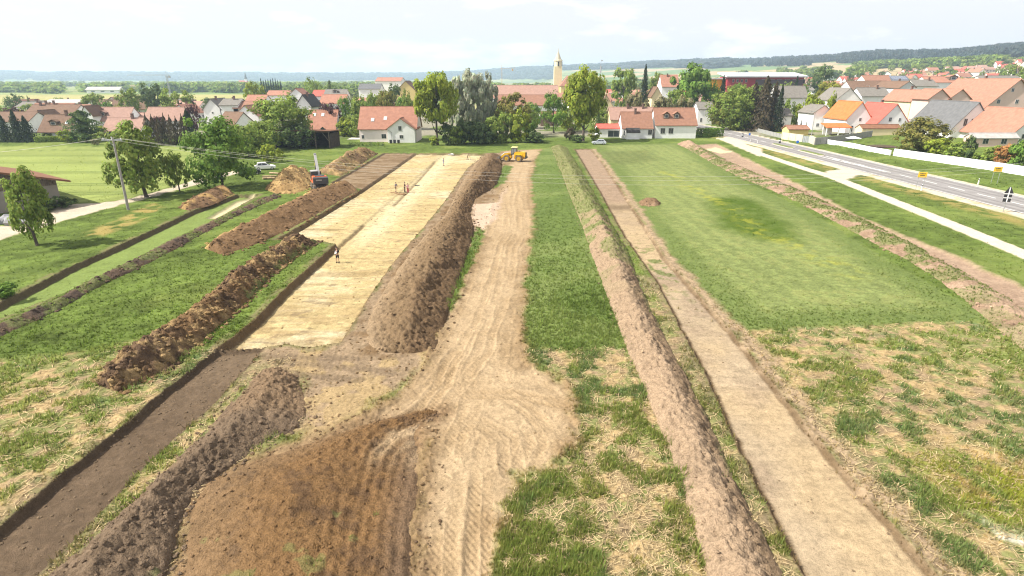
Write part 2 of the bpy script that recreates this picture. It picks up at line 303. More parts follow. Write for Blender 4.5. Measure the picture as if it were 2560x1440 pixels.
def surface(X, Y):
    """height, cover colour, grass height, grass density, zone number at ground points"""
    n = len(X); z = terrain(X, Y); r = np.hypot(X, Y)
    near = r < 230; nr = r < 70; n8 = np.full(n, .5); n8[nr] = fbm(X[nr] * 7.5, Y[nr] * 7.5, 12, 2)
    c = np.tile(C_MEADOW, (n, 1)).astype(np.float64); gh = np.full(n, 0.22); gd = np.full(n, 0.75); zid = np.zeros(n, np.int8)
    n1 = fbm(X * .11, Y * .11, 1, 4); n2 = fbm(X * .7, Y * .7, 2, 4); n3 = fbm(X * 2.6, Y * 2.6, 3, 3); n4 = fbm(X * .03, Y * .03, 4, 3)
    n5 = fbm(X * 1.15, Y * 1.15, 6, 3); c *= (0.72 + 0.56 * n1 + 0.7 * (n2 - .5) + .5 * (n5 - .5) + .4 * (n3 - .5))[:, None]
    c = mix3(c, np.array((.16, .19, .05)), ss(n1, .52, .75) * .7)
    z = z + np.where(near, (n2 - .5) * .10 + (n3 - .5) * .06 + (n8 - .5) * .05, 0)
    # ---- far plain: strips of fields
    fa = 0.35; U = X * math.cos(fa) + Y * math.sin(fa); Vv = -X * math.sin(fa) + Y * math.cos(fa)
    ci = np.floor(Vv / 95 + 3 * vn(np.floor(U / 420), np.zeros(n), 9)); cj = np.floor(U / 420)
    hh = _hash(ci, cj, 3)
    pal = np.array([(.22, .25, .085), (.12, .17, .05), (.27, .255, .10), (.16, .21, .07), (.30, .24, .13), (.10, .14, .05), (.20, .24, .08)])
    farc = pal[(hh * 6.99).astype(int)] * (0.85 + .3 * n4)[:, None]
    m = ss(r, 330, 380) * (1 - ss(X, 40, 120) * (1 - ss(r, 650, 720)))
    c = mix3(c, farc, m)
    m = ss(Y, 520, 535) * (1 - ss(Y, 800, 830)) * (1 - ss(X, -150, -90)); c = mix3(c, np.array((.30, .275, .105)) * (.9 + .2 * n4)[:, None], m * .9)
    # ---- village gardens and yards
    m = ss(Y, 196, 215) * (1 - ss(r, 420, 520)) * ss(fbm(X * .05, Y * .05, 31, 3), .50, .56) * .8
    c = mix3(c, np.array((.25, .22, .18)), m); gd = gd * (1 - m)
    # field colours on the right hand hill
    m = ss(r, 560, 640) * ss(X, 250, 380)
    hillf = np.where((vn(X / 150, Y / 260, 44) > .48)[:, None], np.array((.13, .19, .075)), np.array((.33, .26, .15)))
    c = mix3(c, hillf * (0.9 + .2 * n4)[:, None], m)
    wx = X + (fbm(X * .55, Y * .55, 21, 4, .6) - .5) * 1.7; wy = Y + (fbm(X * .55, Y * .55, 22, 4, .6) - .5) * 1.7
    fx = X + (fbm(X * 1.1, Y * 1.1, 23, 3) - .5) * 0.30; fy = Y + (fbm(X * 1.1, Y * 1.1, 24, 3) - .5) * 0.30
    sdk = {}
    def zone(P, fine=False, pad=3.0):
        k = id(P)
        if k in sdk: return sdk[k]
        lo = P.min(0) - pad; hi = P.max(0) + pad
        idx = np.nonzero((X > lo[0]) & (X < hi[0]) & (Y > lo[1]) & (Y < hi[1]))[0]
        d = sdist((fx if fine else wx)[idx], (fy if fine else wy)[idx], P) if len(idx) else np.zeros(0)
        sdk[k] = (idx, d); return idx, d
    def paint(P, colr, soft=.5, h=None, d=None, fine=False, zn=None, amount=1.0):
        i, s = zone(P, fine); w_ = ss(s, -soft, soft) * amount
        c[i] = mix3(c[i], colr if colr.ndim == 1 else colr[i], w_)
        if h is not None: gh[i] = gh[i] * (1 - w_) + h * w_
        if d is not None: gd[i] = gd[i] * (1 - w_) + d * w_
        if zn: zid[i] = np.where(s > 0, ZID[zn], zid[i])
        return i, s, w_
    # ---- long grass of the left plot, mown in rows
    bar = C_BARLEY * (0.85 + .3 * n1)[:, None]
    tl = np.zeros(n)
    for yt in YTRAM:
        q = Y - yt - X * .01
        tl = np.maximum(tl, np.exp(-((q - .9) / .45) ** 2) + np.exp(-((q + .9) / .45) ** 2))
    bar = mix3(bar, C_CROPD, np.clip(tl, 0, 1) * .75)
    bar *= (0.92 + .16 * vn(Y * .35 + X * .004, X * .01, 61))[:, None]
    paint(P_BARLEY, bar, .6, .3, .35, zn='barley_field')
    # rank grass rows on the left plot between the ditch and the heaps
    rowd = (X * .80 + Y * -.6)
    lp = (X < -14) & (Y > 30) & (Y < 100)
    rows = vn(rowd * .9, (X * .6 + Y * .8) * .06, 71)
    c[lp] = c[lp] * (0.78 + .44 * rows[lp])[:, None]
    paint(P_DRYV, mix3(c, C_DRY, ss(n2, .38, .6) * .8), .8)
    gcol = C_GRAV * (0.86 + .28 * n2)[:, None]
    paint(P_TRACK, gcol, .35, .05, .02, zn='gravel_track')
    # ---- stubble fields: straw, bare pinkish soil, weeds in patches
    st = mix3(np.tile(C_STRAW, (n, 1)) * (0.75 + .5 * n3)[:, None], C_PINK, ss(n2, .45, .65) * .75)
    wbig = ss(fbm(X * .16, Y * .16, 82, 3), .40, .60)
    weeds = ss(fbm(X * .95, Y * .95, 81, 3) + .10 * wbig, .43, .67)
    fuzz = ss(fbm(X * 1.7, Y * 1.7, 83, 3) + .22 * (wbig - .3), .40, .62)
    st = mix3(st, np.array((.160, .175, .062)), fuzz * .85); st = mix3(st, mix3(np.tile(np.array((.150, .185, .050)), (n, 1)), np.array((.105, .155, .060)), ss(n1 + .6 * (n5 - .5), .42, .6)), weeds * .8)
    for P in (P_STUBL, P_STUBM, P_STUBR, P_MARG, P_MARG2):
        mg = P is P_MARG or P is P_MARG2
        i, s, w_ = paint(P, st if not mg else mix3(st, C_PINK, ss(n1, .3, .6) * .5), .7, zn='stubble_field')
        gh[i] = gh[i] * (1 - w_) + (.07 + .24 * weeds[i]) * w_; gd[i] = gd[i] * (1 - w_) + (.02 + .30 * fuzz[i] + .75 * weeds[i]) * w_ * (.7 if mg else 1)
        z[i] += (n3[i] - .5) * .10 * w_
    i, s, w_ = paint(P_WEEDY, mix3(st, C_YEL, ss(n2, .3, .6) * .8), 2.0, .25, .9)
    paint(P_WHITE, mix3(st, np.array((.62, .58, .52)), ss(n2, .42, .55)), 1.2, .1, .1)
    # ---- crops
    cro = C_CROP * (0.9 + .2 * n1 + .34 * (n3 - .5) + .34 * (n5 - .5) + .06 * np.sin(X * 2.6 + n1 * 3))[:, None]; cro = mix3(cro, np.array((.20, .20, .07)), ss(n5 + .3 * (n1 - .5), .56, .72) * .4)
    i, s, w_ = paint(P_CROP, cro, .5, .15, .9, zn='crop_field'); gd[i] = gd[i] * (1 - .72 * ss(s, 2.5, 6)); gh[i] = gh[i] * (1 - .4 * ss(s, 2.5, 6)); c[i] = mix3(c[i], C_CROPD * .95, (1 - ss(s, 1.0, 5.0)) * ss(s, -.3, .3) * .7)
    i, s, w_ = paint(P_CROPDK, mix3(cro, np.array((.062, .098, .014)), np.clip(.5 + n2 * .8, 0, 1)), 2.2, .20, .9)
    paint(P_CROPDK2, cro * .75, 3.0, .18, .6)
    q = ldist(wx, wy, L_YEL); m = np.exp(-(q / 1.5) ** 2) * ss(n2, .35, .6) * (r < 140) * .55 * ss(n5, .35, .6)
    c = mix3(c, C_YEL * 1.15, m)
    stc = C_CROPD * (1.0 + .35 * (n1 - .5) + .5 * (n3 - .5))[:, None]
    stc = mix3(stc, C_CROP, (ss(n1, .5, .7) * .6))
    i, s, w_ = paint(P_STRIP, stc, .4, .26, 1.0, zn='crop_field')
    # ---- brown worked ground at the junction and along the big heap
    ju = mix3(np.tile(C_PINK, (n, 1)) * (0.8 + .4 * n3)[:, None], C_STRAW * .95, ss(n2, .48, .62) * .8)
    i, s, w_ = paint(P_JUNC, ju, .8, .1, .05, zn='bare_strip')
    for P in L_TRK:
        q = ldist(X, Y, P); m = np.exp(-((np.abs(q - .15)) / .28) ** 2) * (r < 60)
        c = mix3(c, C_TOP * .95, m * .7); z = z - .025 * m * (0.5 + np.sin(Y * 3 + X * 14) * .5)
    ap = mix3(np.tile(C_PINK, (n, 1)) * (0.75 + .45 * n3)[:, None], C_SOIL * 1.4, ss(n2, .4, .7))
    paint(P_APRON, ap, .4, .1, .0, zn='bare_strip')
    # ---- trenches
    def dig(P, depth, wallc, zn='trench', fine=True, wallw=.30):
        i, s = zone(P, fine)
        w_ = ss(s, -.02, wallw); z[i] = z[i] * (1 - w_) - depth * w_ + (n3[i] - .5) * .05 * w_
        m = ss(s, -.15, .02) * (1 - ss(s, wallw * .9, wallw + .25))
        c[i] = mix3(c[i], wallc, m * .9); gd[i] *= 1 - ss(s, -.1, .1); zid[i] = np.where(s > 0, ZID[zn], zid[i])
        rim = np.exp(-((s + .35) / .35) ** 2) * ss(n2[i], .35, .6); c[i] = mix3(c[i], C_TOP * 1.25, rim * .6); gd[i] *= 1 - .7 * rim
    dit = np.array((.150, .195, .055)) * (0.85 + .3 * n2)[:, None]
    i, s, w_ = paint(P_DITCH, dit, .2, fine=True); dig(P_DITCH, .55, C_SOILD); gd[i] = np.where(s > .5, .45, gd[i]); gh[i] = np.where(s > 0, .12, gh[i])
    i, s, w_ = paint(P_DITCHC, C_CLAYP * .95, .3, fine=True, d=0, h=.1); z[i] -= .3 * w_
    stk = fbm(X * .22 + 3 * n1, Y * 1.5, 91, 4); stk2 = fbm(X * .5, Y * 3.2, 92, 3)
    cl = mix3(np.tile(C_CLAY, (n, 1)), C_CLAYP, ss(n1 + .25 * (stk2 - .5), .48, .72))
    cl = mix3(cl, C_CLAYD, ss(stk, .53, .74) * .62); cl = mix3(cl, C_PINK * .9, ss(stk2, .60, .78) * .45)
    baul = ldist(fx, fy, L_BAULK); baul2 = ldist(fx, fy, L_BAULK2)
    A_, B_ = G(1088, 398), G(846, 607)
    side = ((X - A_[0]) * (B_[1] - A_[1]) - (Y - A_[1]) * (B_[0] - A_[0])) / math.hypot(B_[0] - A_[0], B_[1] - A_[1])
    cl = mix3(cl, C_CLAYP * 1.05, np.exp(-((side + 2.2) / 2.0) ** 2) * ss(Y, 62, 75) * .85)
    yb = G(880, 566)[1]; cl = mix3(cl, C_CLAYD * .75, np.exp(-((Y - yb + (n2 - .5) * 1.6) / .55) ** 2) * ss(n1 + n2 * .5, .5, .7) * .75)
    cl = mix3(cl, C_CLAYD, (1 - ss(Y, 45, 52)) * ss(n2, .3, .6) * .6)
    cl *= (0.94 + .3 * (n3 - .5) + .3 * (stk2 - .5))[:, None]; cl = mix3(cl, C_TOP * 1.1, ss(fbm(X * .9, Y * 2.2, 93, 3), .66, .78) * .6)
    paint(P_CLAY, cl, .12, fine=True); dig(P_CLAY, .62, C_SOIL * 1.0)
    bl = np.maximum(np.exp(-(baul / .30) ** 2), np.exp(-(baul2 / .28) ** 2)); c = mix3(c, C_SOIL * 1.1, bl * .75 * (Y > 50)); z = z - .12 * bl * (Y > 50)
    i, s = zone(P_CLAY, True); z[i] += (stk[i] - .5) * .07 * ss(s, .2, .6) + .14 * ss(side[i], -.1, .3) * ss(s, .2, .6)
    be = mix3(np.tile(C_PINK, (n, 1)) * .95, C_SOIL * 1.2, ss(stk, .45, .62)); paint(P_BENCH, be, .12, fine=True); dig(P_BENCH, .30, C_SOILD)
    dk = mix3(np.tile(C_SOILD * 1.12, (n, 1)), C_TOP * 1.08, ss(Y, 28, 46)); dk = dk * (0.86 + .28 * n2 + .25 * (n3 - .5))[:, None]
    paint(P_DARKT, dk, .1, fine=True); dig(P_DARKT, .40, C_SOILD * .9, wallw=.22)
    # right hand trench
    t3 = mix3(np.tile(np.array((.345, .268, .176)), (n, 1)), np.array((.365, .275, .165)), ss(n1, .4, .62))
    t3 = mix3(t3, np.array((.270, .194, .132)), ss(Y + 8 * (n1 - .5), 84, 96)); t3 = mix3(t3, np.array((.240, .178, .125)), ss(fbm(X * .25, Y * .22, 95, 4), .52, .72) * (1 - ss(Y, 75, 90)) * .55)
    t3 = mix3(t3, C_PINK * .80, np.exp(-((Y - 87.5 + 2 * (n2 - .5)) / 2.2) ** 2)); t3 = t3 * (0.9 + .25 * (stk2 - .5) + .2 * (n3 - .5))[:, None]
    i, s, w_ = paint(P_T3, t3, .15, fine=True); dig(P_T3, .20, C_SOIL * .9, wallw=.22)
    yy, m = G(1650, 660)[1], None
    i, s = zone(P_T3, True)
    wm = np.exp(-((Y[i] - yy) / 9) ** 2) * ss(fbm(X[i] * 1.3, Y[i] * 1.3, 96, 3), .55, .66) * ss(s, .3, .6); c[i] = mix3(c[i], C_CROPD, wm * .8); gd[i] = np.maximum(gd[i], wm); gh[i] = np.where(wm > .2, .15, gh[i])
    # soft crumbling right edge of that trench
    P_T3R = np.array(list(P_T3[12:]) + [p_ + np.array((1.1, 0)) for p_ in P_T3[12:][::-1]])
    i, s, w_ = paint(P_T3R, np.tile(np.array((.270, .198, .125)), (n, 1)) * (0.75 + .5 * n3)[:, None], .5, .14, .3)
    z[i] += w_ * (n3[i] - .45) * .14
    # right hand bare strip
    t4 = np.tile(np.array((.300, .215, .150)), (n, 1)) * (0.82 + .3 * n1 + .2 * (n3 - .5))[:, None]
    t4 = mix3(t4, np.array((.235, .160, .110)), ss(n2, .45, .7) * .6)
    paint(P_T4, t4, .5, .1, .05, zn='bare_strip'); i, s = zone(P_T4); z[i] -= .25 * ss(s, 0, .5)
    paint(P_T4C, C_CLAYP, .5)
    # ---- dirt road
    ro = mix3(np.tile(C_ROAD, (n, 1)), C_ROADD, ss(n2 + .4 * (n1 - .5), .55, .80) * .30); ro = ro * (0.93 + .22 * (n3 - .5))[:, None]
    i, s, w_ = paint(P_ROAD, ro, .45, .1, .0, zn='dirt_road')
    ii = i[s > -.4]; xx, y2 = X[ii], Y[ii]; edge = ss(s[s > -.4], -.2, .5)
    rut = np.zeros(len(ii)); rid = np.zeros(len(ii))
    for kk, P in enumerate(L_RUTS):
        q = ldist(xx + (n1[ii] - .5) * 1.6, y2 + (n1[ii] - .5) * .8, P); st_ = ss(fbm(xx * .18 + kk * 7, y2 * .18, 97 + kk, 2), .30, .55)
        hw = .95 if kk < 4 else .30
        arc = 1.0 if kk < 4 else 1.7
        rut = np.maximum(rut, np.exp(-((q - hw) / .28) ** 4) * st_ * (.55 + .25 * (kk % 3)) * arc); rid = np.maximum(rid, (np.exp(-((q - hw - .42) / .10) ** 2) + .6 * np.exp(-((q - hw + .42) / .10) ** 2)) * st_)
    tread = .5 + .5 * np.sin((xx * 1.3 + y2) * 15)
    z[ii] += (-.050 * rut * (0.55 + .45 * tread) + .042 * rid) * edge
    c[ii] = mix3(c[ii], C_ROADD * 1.0, np.clip(rut * (.30 + .35 * n2[ii]), 0, 1) * edge * .85); c[ii] = mix3(c[ii], C_ROADD * .85, rid * edge * .28 * ss(n2[ii], .45, .65))
    sm = ss(fbm(xx * .5, y2 * .16, 98, 4), .56, .72) * (1 - ss(y2, 60, 100)); c[ii] = mix3(c[ii], C_ROADD * .9, sm * .45 * edge)
    lf = (1 - ss(s, .1, 1.9)) * ss(s, -.4, .1) * ss(n1[i] + .5 * (n2[i] - .5), .38, .58); c[i] = mix3(c[i], C_ROADD * .85, lf * .75); z[i] += lf * (n3[i] - .4) * .12
    fb = mix3(np.tile(np.array((.160, .102, .055)), (n, 1)), C_ROADD, ss(n2, .45, .65) * .6) * (0.8 + .4 * n3)[:, None]; paint(P_FBASE, fb, .9, .08, .02, zn='bare_strip')
    eg = np.exp(-((s + .05) / .5) ** 2) * ss(n2[i], .4, .65); z[i] += eg * .10; c[i] = mix3(c[i], C_SOIL * 1.7, eg * .5)
    paint(P_PALE, np.array((.40, .30, .22)), .5, 0.1, 0)
    for P in (P_SLIV1, P_SLIV2): paint(P, C_CROPD * 1.0, .3, .45, 1.0)
    # ---- verge, shoulders, cycle path, drive
    sh = mix3(np.tile(np.array((.50, .43, .33)), (n, 1)), C_DRY, ss(n2, .5, .7) * .5)
    bx = fx - bend(Y); vd = (X > 40) & (r < 330) & (Y > 15)
    dry = np.exp(-((bx - (ROAD_X0 - 4.6)) / 2.0) ** 2) * ss(n2, .36, .58) * vd; c = mix3(c, C_DRY * .95, dry * .75); gd = gd * (1 - .7 * dry)
    m = ss(bx, ROAD_X0 - 2.9, ROAD_X0 - 2.3) * (1 - ss(bx, ROAD_X1 + 1.2, ROAD_X1 + 1.6)) * vd; c = mix3(c, sh, m); gd = gd * (1 - m)
    m = ss(X, ROAD_X1 + 2, ROAD_X1 + 4) * (1 - ss(X, 97, 99)) * vd * (Y < 175); gh = gh * (1 - m) + .4 * m; z = z + m * .5 * (n2 - .3) + m * .05
    q = np.full(n, 99.0); mm = (X > 40) & near; q[mm] = ldist(fx[mm], Y[mm], L_CYCLE); m = 1 - ss(q, 1.15, 1.45)
    c = mix3(c, np.array((.52, .44, .35)) * (0.93 + .14 * n2)[:, None], m); gd = gd * (1 - m); z = z * (1 - m) + .05 * m; zid = np.where(q < 1.3, ZID['cycle_path'], zid)
    for P in (P_DRIVE, P_DRIVE2): paint(P, np.array((.47, .40, .32)), .4, .1, .0, zn='cycle_path')
    m = ss(bx, ROAD_X0 - .9, ROAD_X0 - .3) * (1 - ss(bx, ROAD_X1 + .3, ROAD_X1 + .9)) * vd; z = z * (1 - m) + .0 * m; gd = gd * (1 - m)
    bare = (zid == 4) | (zid == 3); c = c * (1 + np.where(bare, .22, .55) * (n8 - .5) + .22 * (n3 - .5))[:, None]; fd = ss(r, 48, 85); gd = gd * (1 - .5 * fd); gh = gh * (1 - .35 * fd); return z, c, gh, gd, zid
# ---- one sheet in polar rings, fine near the camera, reaching the hills
rr = [9.0]
while rr[-1] < 205: rr.append(rr[-1] * 1.0031)
while rr[-1] < 9000: rr.append(rr[-1] * 1.019)
rr = np.array(rr); aa = np.radians(np.arange(-60, 60.001, 0.105))
NR, NA = len(rr), len(aa)
RR, AA = np.meshgrid(rr, aa, indexing='ij')
GX = (RR * np.sin(AA)).ravel(); GY = (RR * np.cos(AA)).ravel()
GZ, GC, GGH, GGD, GID = surface(GX, GY)
GV = np.stack([GX, GY, GZ], 1)
ix = (np.arange(NR - 1)[:, None] * NA + np.arange(NA - 1)[None, :]).ravel()
GF = np.stack([ix, ix + 1, ix + NA + 1, ix + NA], 1)
fid = GID[GF[:, 0]]
for nm, k in ZID.items():
    fm = GF[fid == k]
    if not len(fm): continue
    u, inv = np.unique(fm, return_inverse=True)
    me = np_mesh(nm, GV[u], inv.reshape(fm.shape), [M_GROUND], GC[u])
    tag(link(nm, me), kind='structure')
GZ2 = GZ.reshape(NR, NA)
def gz(x, y):
    """height of the built ground sheet at a point"""
    r_ = math.hypot(x, y); a_ = math.atan2(x, y)
    i = np.clip(np.searchsorted(rr, r_) - 1, 0, NR - 2); j = int(np.clip((a_ - aa[0]) / (aa[1] - aa[0]), 0, NA - 2))
    return float(GZ2[i, j])
# ================================================================ SPOIL HEAPS (each one a thing) AND GRASS
rng = np.random.default_rng(7)
TUFT = []        # (pos n3, height n, colour n3) lists gathered for the grass object
CLOD = []        # (pos n3, size n, colour n3)
HEAPS = []
def heap(name, label, cat, st, colf, crest=.5, sharp=1.5, res=.16, lump=.30, fine=.10, grassf=None, clods=0, clodsz=.10, ends=1.0, group='heaps of dug soil', seed=0, flat=0.0, tweak=None):
    st = [(G(*a), G(*b), h) for a, b, h in st]
    Lp = np.array([s[0] for s in st]); Rp = np.array([s[1] for s in st]); H = np.array([s[2] for s in st], float)
    mid = (Lp + Rp) / 2; ds = np.r_[0, np.cumsum(np.hypot(*np.diff(mid, axis=0).T))]; tot = ds[-1]
    wid = np.hypot(*(Rp - Lp).T).mean()
    ns = max(8, int(tot / res)); nt = max(10, int(wid * 1.15 / res))
    def smooth(v, s):                   # station values, smoothed along the heap
        k = np.interp(s, ds, v); d = tot / len(ds) * .25
        return (k + np.interp(s - d, ds, v) + np.interp(s + d, ds, v)) / 3
    def at(s, t):
        lx, ly, rx, ry, h = (smooth(v, s) for v in (Lp[:, 0], Lp[:, 1], Rp[:, 0], Rp[:, 1], H))
        x = lx + (rx - lx) * t; y = ly + (ry - ly) * t
        e = (fbm(x * .45, y * .45, seed + 3, 4) - .5) * .42      # wander of the outline
        edg = np.clip(1 - abs(2 * t - 1), 0, 1); tt = np.clip(t + e * edg ** .4 * .6, 0, 1)
        u = np.where(tt < crest, tt / crest, (1 - tt) / (1 - crest))
        if flat > 0: u = np.clip(u / (1 - flat), 0, 1)
        u = np.clip(u, 0, 1); prof = (1.096 - np.sqrt((1 - u) ** 2 + .04) - .02) / .876 * u ** (.15 * sharp)
        prof = prof * ss(edg, 0, .10)
        en = np.clip(np.minimum(s, tot - s) / ends, 0, 1); en = np.sqrt(1 - (1 - en) ** 2)
        hm = h * (0.72 + .56 * fbm(x * .28, y * .28, seed + 5, 3))
        p_ = prof * en
        z = hm * p_
        amp = np.clip(p_ * 3, 0, 1)
        big = fbm(x * .55 + 2 * vn(x * .3, y * .3, 4), y * .55, seed + 7, 5, .62) - .5
        wv = vn(x * .7, y * .7, seed + 1); rid = 1 - abs(2 * fbm(x * 1.7 + 2.2 * wv, y * 1.7 - 1.8 * wv, seed + 8, 5, .62) - 1)
        z = z + amp * (big * lump * 1.6 + (rid - .6) * lump * .8 + (fbm(x * 4.6, y * 4.6, seed + 9, 4, .6) - .5) * fine * 2.2)
        if tweak is not None: z = tweak(x, y, z, amp)
        zt = np.array(z) - .10 * (1 - np.clip(p_ * 6, 0, 1))
        return x, y, zt, p_, rid, big
    S, T = np.meshgrid(np.linspace(0, tot, ns), np.linspace(-.04, 1.04, nt), indexing='ij'); S = S.ravel(); T = T.ravel()
    x, y, z, p_, rid, big = at(S, np.clip(T, 0, 1)); lx = x
    c = colf(x, y, T, S / tot, rid, big)
    if grassf is not None:
        g = grassf(x, y, T, S / tot) * np.clip(p_ * 8, 0, 1); c = mix3(c, C_CROP * .85, g * .8)
    V = np.stack([x, y, z], 1); i = (np.arange(ns - 1)[:, None] * nt + np.arange(nt - 1)[None]).ravel()
    F = np.stack([i, i + nt, i + nt + 1, i + 1], 1)
    me = np_mesh(name, V, F, [M_SOIL], c); me.flip_normals() if me.polygons[len(F) // 2].normal.z < 0 else None
    o = tag(link(name, me), label, cat, group)
    if grassf is not None:
        k = int(tot * wid * 9); s = rng.uniform(0, tot, k); t = rng.uniform(0, 1, k); x, y, z, p_, rid, big = at(s, t)
        ok = (rng.random(k) < grassf(x, y, t, s / tot)); ok &= np.hypot(x, y) > 14
        TUFT.append((np.stack([x, y, z], 1)[ok], np.full(ok.sum(), .22), np.tile(C_CROP * .95, (ok.sum(), 1))))
    if clods:
        s = rng.uniform(0, tot, clods); t = rng.uniform(-.1, 1.1, clods); x, y, z, p_, rid, big = at(s, np.clip(t, 0, 1))
        lx, ly, rx, ry = (smooth(v, s) for v in (Lp[:, 0], Lp[:, 1], Rp[:, 0], Rp[:, 1]))
        x = lx + (rx - lx) * t; y = ly + (ry - ly) * t; inn = (t > .02) & (t < .98)
        sz = clodsz * (0.35 + rng.random(clods) ** 3 * 1.8); cc = colf(x, y, t, s / tot, rid, big) * (0.8 + .5 * rng.random((clods, 1)))
        CLOD.append((np.stack([x, y, np.where(inn, z, 0.02)], 1), sz, cc))
    return o
def noisecol(base, alt, alt2=None, sc_=.5, lo=.42, hi=.62, seed=0, a2=.5):
    base, alt = np.array(base), np.array(alt)
    def f(x, y, t, s, rid, big):
        n = fbm(x * sc_, y * sc_, seed, 4); c = mix3(np.tile(base, (len(x), 1)), alt, ss(n, lo, hi))
        if alt2 is not None: c = mix3(c, np.array(alt2), ss(fbm(x * 1.3, y * 1.3, seed + 2, 3), .52, .7) * a2)
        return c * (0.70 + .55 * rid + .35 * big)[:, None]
    return f
heap('spoil_heap', 'long lumpy dark brown heap with clay clods beside the dark near trench', 'soil heap',
     [((225, 968), (285, 992), .7), ((295, 900), (400, 940), 1.25), ((378, 846), (528, 836), 1.4), ((508, 758), (622, 756), 1.4), ((578, 694), (690, 678), 1.3), ((645, 652), (765, 628), 1.3), ((690, 612), (802, 600), 1.0)],
     noisecol((.130, .080, .040), (.085, .055, .034), (.260, .180, .085), seed=101, a2=.75), crest=.52, lump=.62, fine=.30, res=.13, clods=2600, clodsz=.12, seed=100,
     grassf=lambda x, y, t, s: ss(t, .80, .95) * ss(fbm(x * .4, y * .4, 5, 2), .42, .5) * (s > .45))
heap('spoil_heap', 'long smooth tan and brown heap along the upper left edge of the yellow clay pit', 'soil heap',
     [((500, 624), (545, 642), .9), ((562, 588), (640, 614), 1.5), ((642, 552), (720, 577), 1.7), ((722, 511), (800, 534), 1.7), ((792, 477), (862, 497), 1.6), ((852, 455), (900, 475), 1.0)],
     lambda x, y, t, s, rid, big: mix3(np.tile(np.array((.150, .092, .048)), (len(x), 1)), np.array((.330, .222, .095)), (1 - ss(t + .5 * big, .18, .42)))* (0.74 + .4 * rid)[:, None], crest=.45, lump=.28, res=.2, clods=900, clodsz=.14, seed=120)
heap('spoil_heap', 'pointed yellow sandy mound in front of the excavator bucket', 'soil heap',
     [((655, 474), (690, 486), .6), ((688, 455), (742, 484), 2.6), ((715, 441), (775, 472), 3.0), ((752, 428), (800, 450), 1.2)],
     noisecol((.330, .225, .100), (.215, .138, .060), (.150, .090, .045), seed=141), crest=.4, sharp=1.2, lump=.35, res=.2, clods=300, clodsz=.15, seed=140, ends=3.5)
heap('spoil_heap', 'brown heap with mossy turf lumps running from the excavator to the far left clay edge', 'soil heap',
     [((785, 432), (850, 443), 1.3), ((828, 411), (888, 422), 1.9), ((862, 394), (922, 399), 2.2), ((900, 380), (948, 384), 1.6)],
     noisecol((.155, .100, .055), (.250, .170, .080), (.110, .100, .035), seed=151, a2=.6), crest=.5, lump=.40, res=.25, clods=300, clodsz=.18, seed=150, ends=3)
heap('spoil_heap', 'small brown heap on the grass at the far end of the narrow ditch', 'soil heap',
     [((443, 522), (468, 528), .5), ((478, 496), (528, 513), 1.0), ((520, 478), (568, 495), 1.1), ((550, 469), (588, 483), 1.0)],
     noisecol((.130, .080, .045), (.270, .175, .075), seed=161, lo=.5, hi=.65), lump=.3, res=.2, clods=200, clodsz=.14, seed=160, ends=1.5)
heap('spoil_heap', 'low dark ribbon of topsoil lying in the grass right of the narrow ditch', 'soil heap',
     [((-130, 876), (-70, 888), .40), ((-5, 812), (18, 832), .42), ((58, 788), (106, 797), .42), ((122, 762), (176, 762), .45), ((202, 714), (240, 720), .45), ((322, 657), (370, 660), .45), ((408, 614), (450, 618), .45), ((474, 582), (502, 588), .32), ((562, 540), (582, 545), .35), ((640, 503), (660, 510), .38), ((690, 484), (708, 489), .3)],
     noisecol((.090, .062, .044), (.060, .044, .034), (.130, .090, .055), seed=171), lump=.22, fine=.10, res=.15, clods=900, clodsz=.10, seed=170, sharp=1.0,
     grassf=lambda x, y, t, s: ss(fbm(x * .5, y * .5, 6, 3), .54, .6) * .8)
heap('spoil_heap', 'dark crumbly topsoil heap with brown top along the right of the dark near trench', 'soil heap',
     [((650, 930), (738, 934), .7), ((588, 992), (772, 994), .85), ((540, 1042), (774, 1058), .85), ((470, 1116), (664, 1114), .85), ((415, 1178), (566, 1178), .85), ((340, 1250), (480, 1245), .85), ((250, 1335), (448, 1345), .9), ((110, 1446), (424, 1444), .95), ((-20, 1545), (400, 1545), 1.0), ((-600, 2000), (290, 2000), .9)],
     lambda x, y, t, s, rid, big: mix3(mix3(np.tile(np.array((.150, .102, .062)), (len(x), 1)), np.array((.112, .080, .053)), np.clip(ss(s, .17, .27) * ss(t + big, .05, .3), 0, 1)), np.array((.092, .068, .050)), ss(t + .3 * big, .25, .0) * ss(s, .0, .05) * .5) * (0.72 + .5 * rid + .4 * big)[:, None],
     crest=.48, lump=.32, fine=.15, res=.085, clods=2400, clodsz=.06, seed=180, sharp=1.2,
     grassf=lambda x, y, t, s: ss(fbm(x * .6, y * .6, 7, 3), .60, .66) * ss(abs(t - .5), .32, .46) * .9)
RUTF = [GP(q) for q in ([(1090, 1078), (1010, 1105), (962, 1165), (940, 1260), (920, 1440)], [(1060, 1100), (1000, 1150), (985, 1240), (965, 1440)], [(1095, 1030), (960, 1065), (820, 1115), (650, 1190), (520, 1260)], [(880, 1080), (870, 1180), (850, 1300), (830, 1440)], [(780, 1110), (700, 1250), (640, 1440)])]
def ftweak(x, y, z, amp):
    for k, P in enumerate(RUTF):
        q = ldist(x, y, P)
        for off in ((0, .55, 1.1, 1.6) if k < 2 else (0, .6)): k_ = ss(fbm(x * .3, y * .3, 60 + k, 2), .38, .62) * (1 if k < 2 else .4); z = z - amp * k_ * .055 * np.exp(-((q - off) / .15) ** 2) + amp * k_ * .035 * np.exp(-((q - off - .26) / .12) ** 2)
    return z
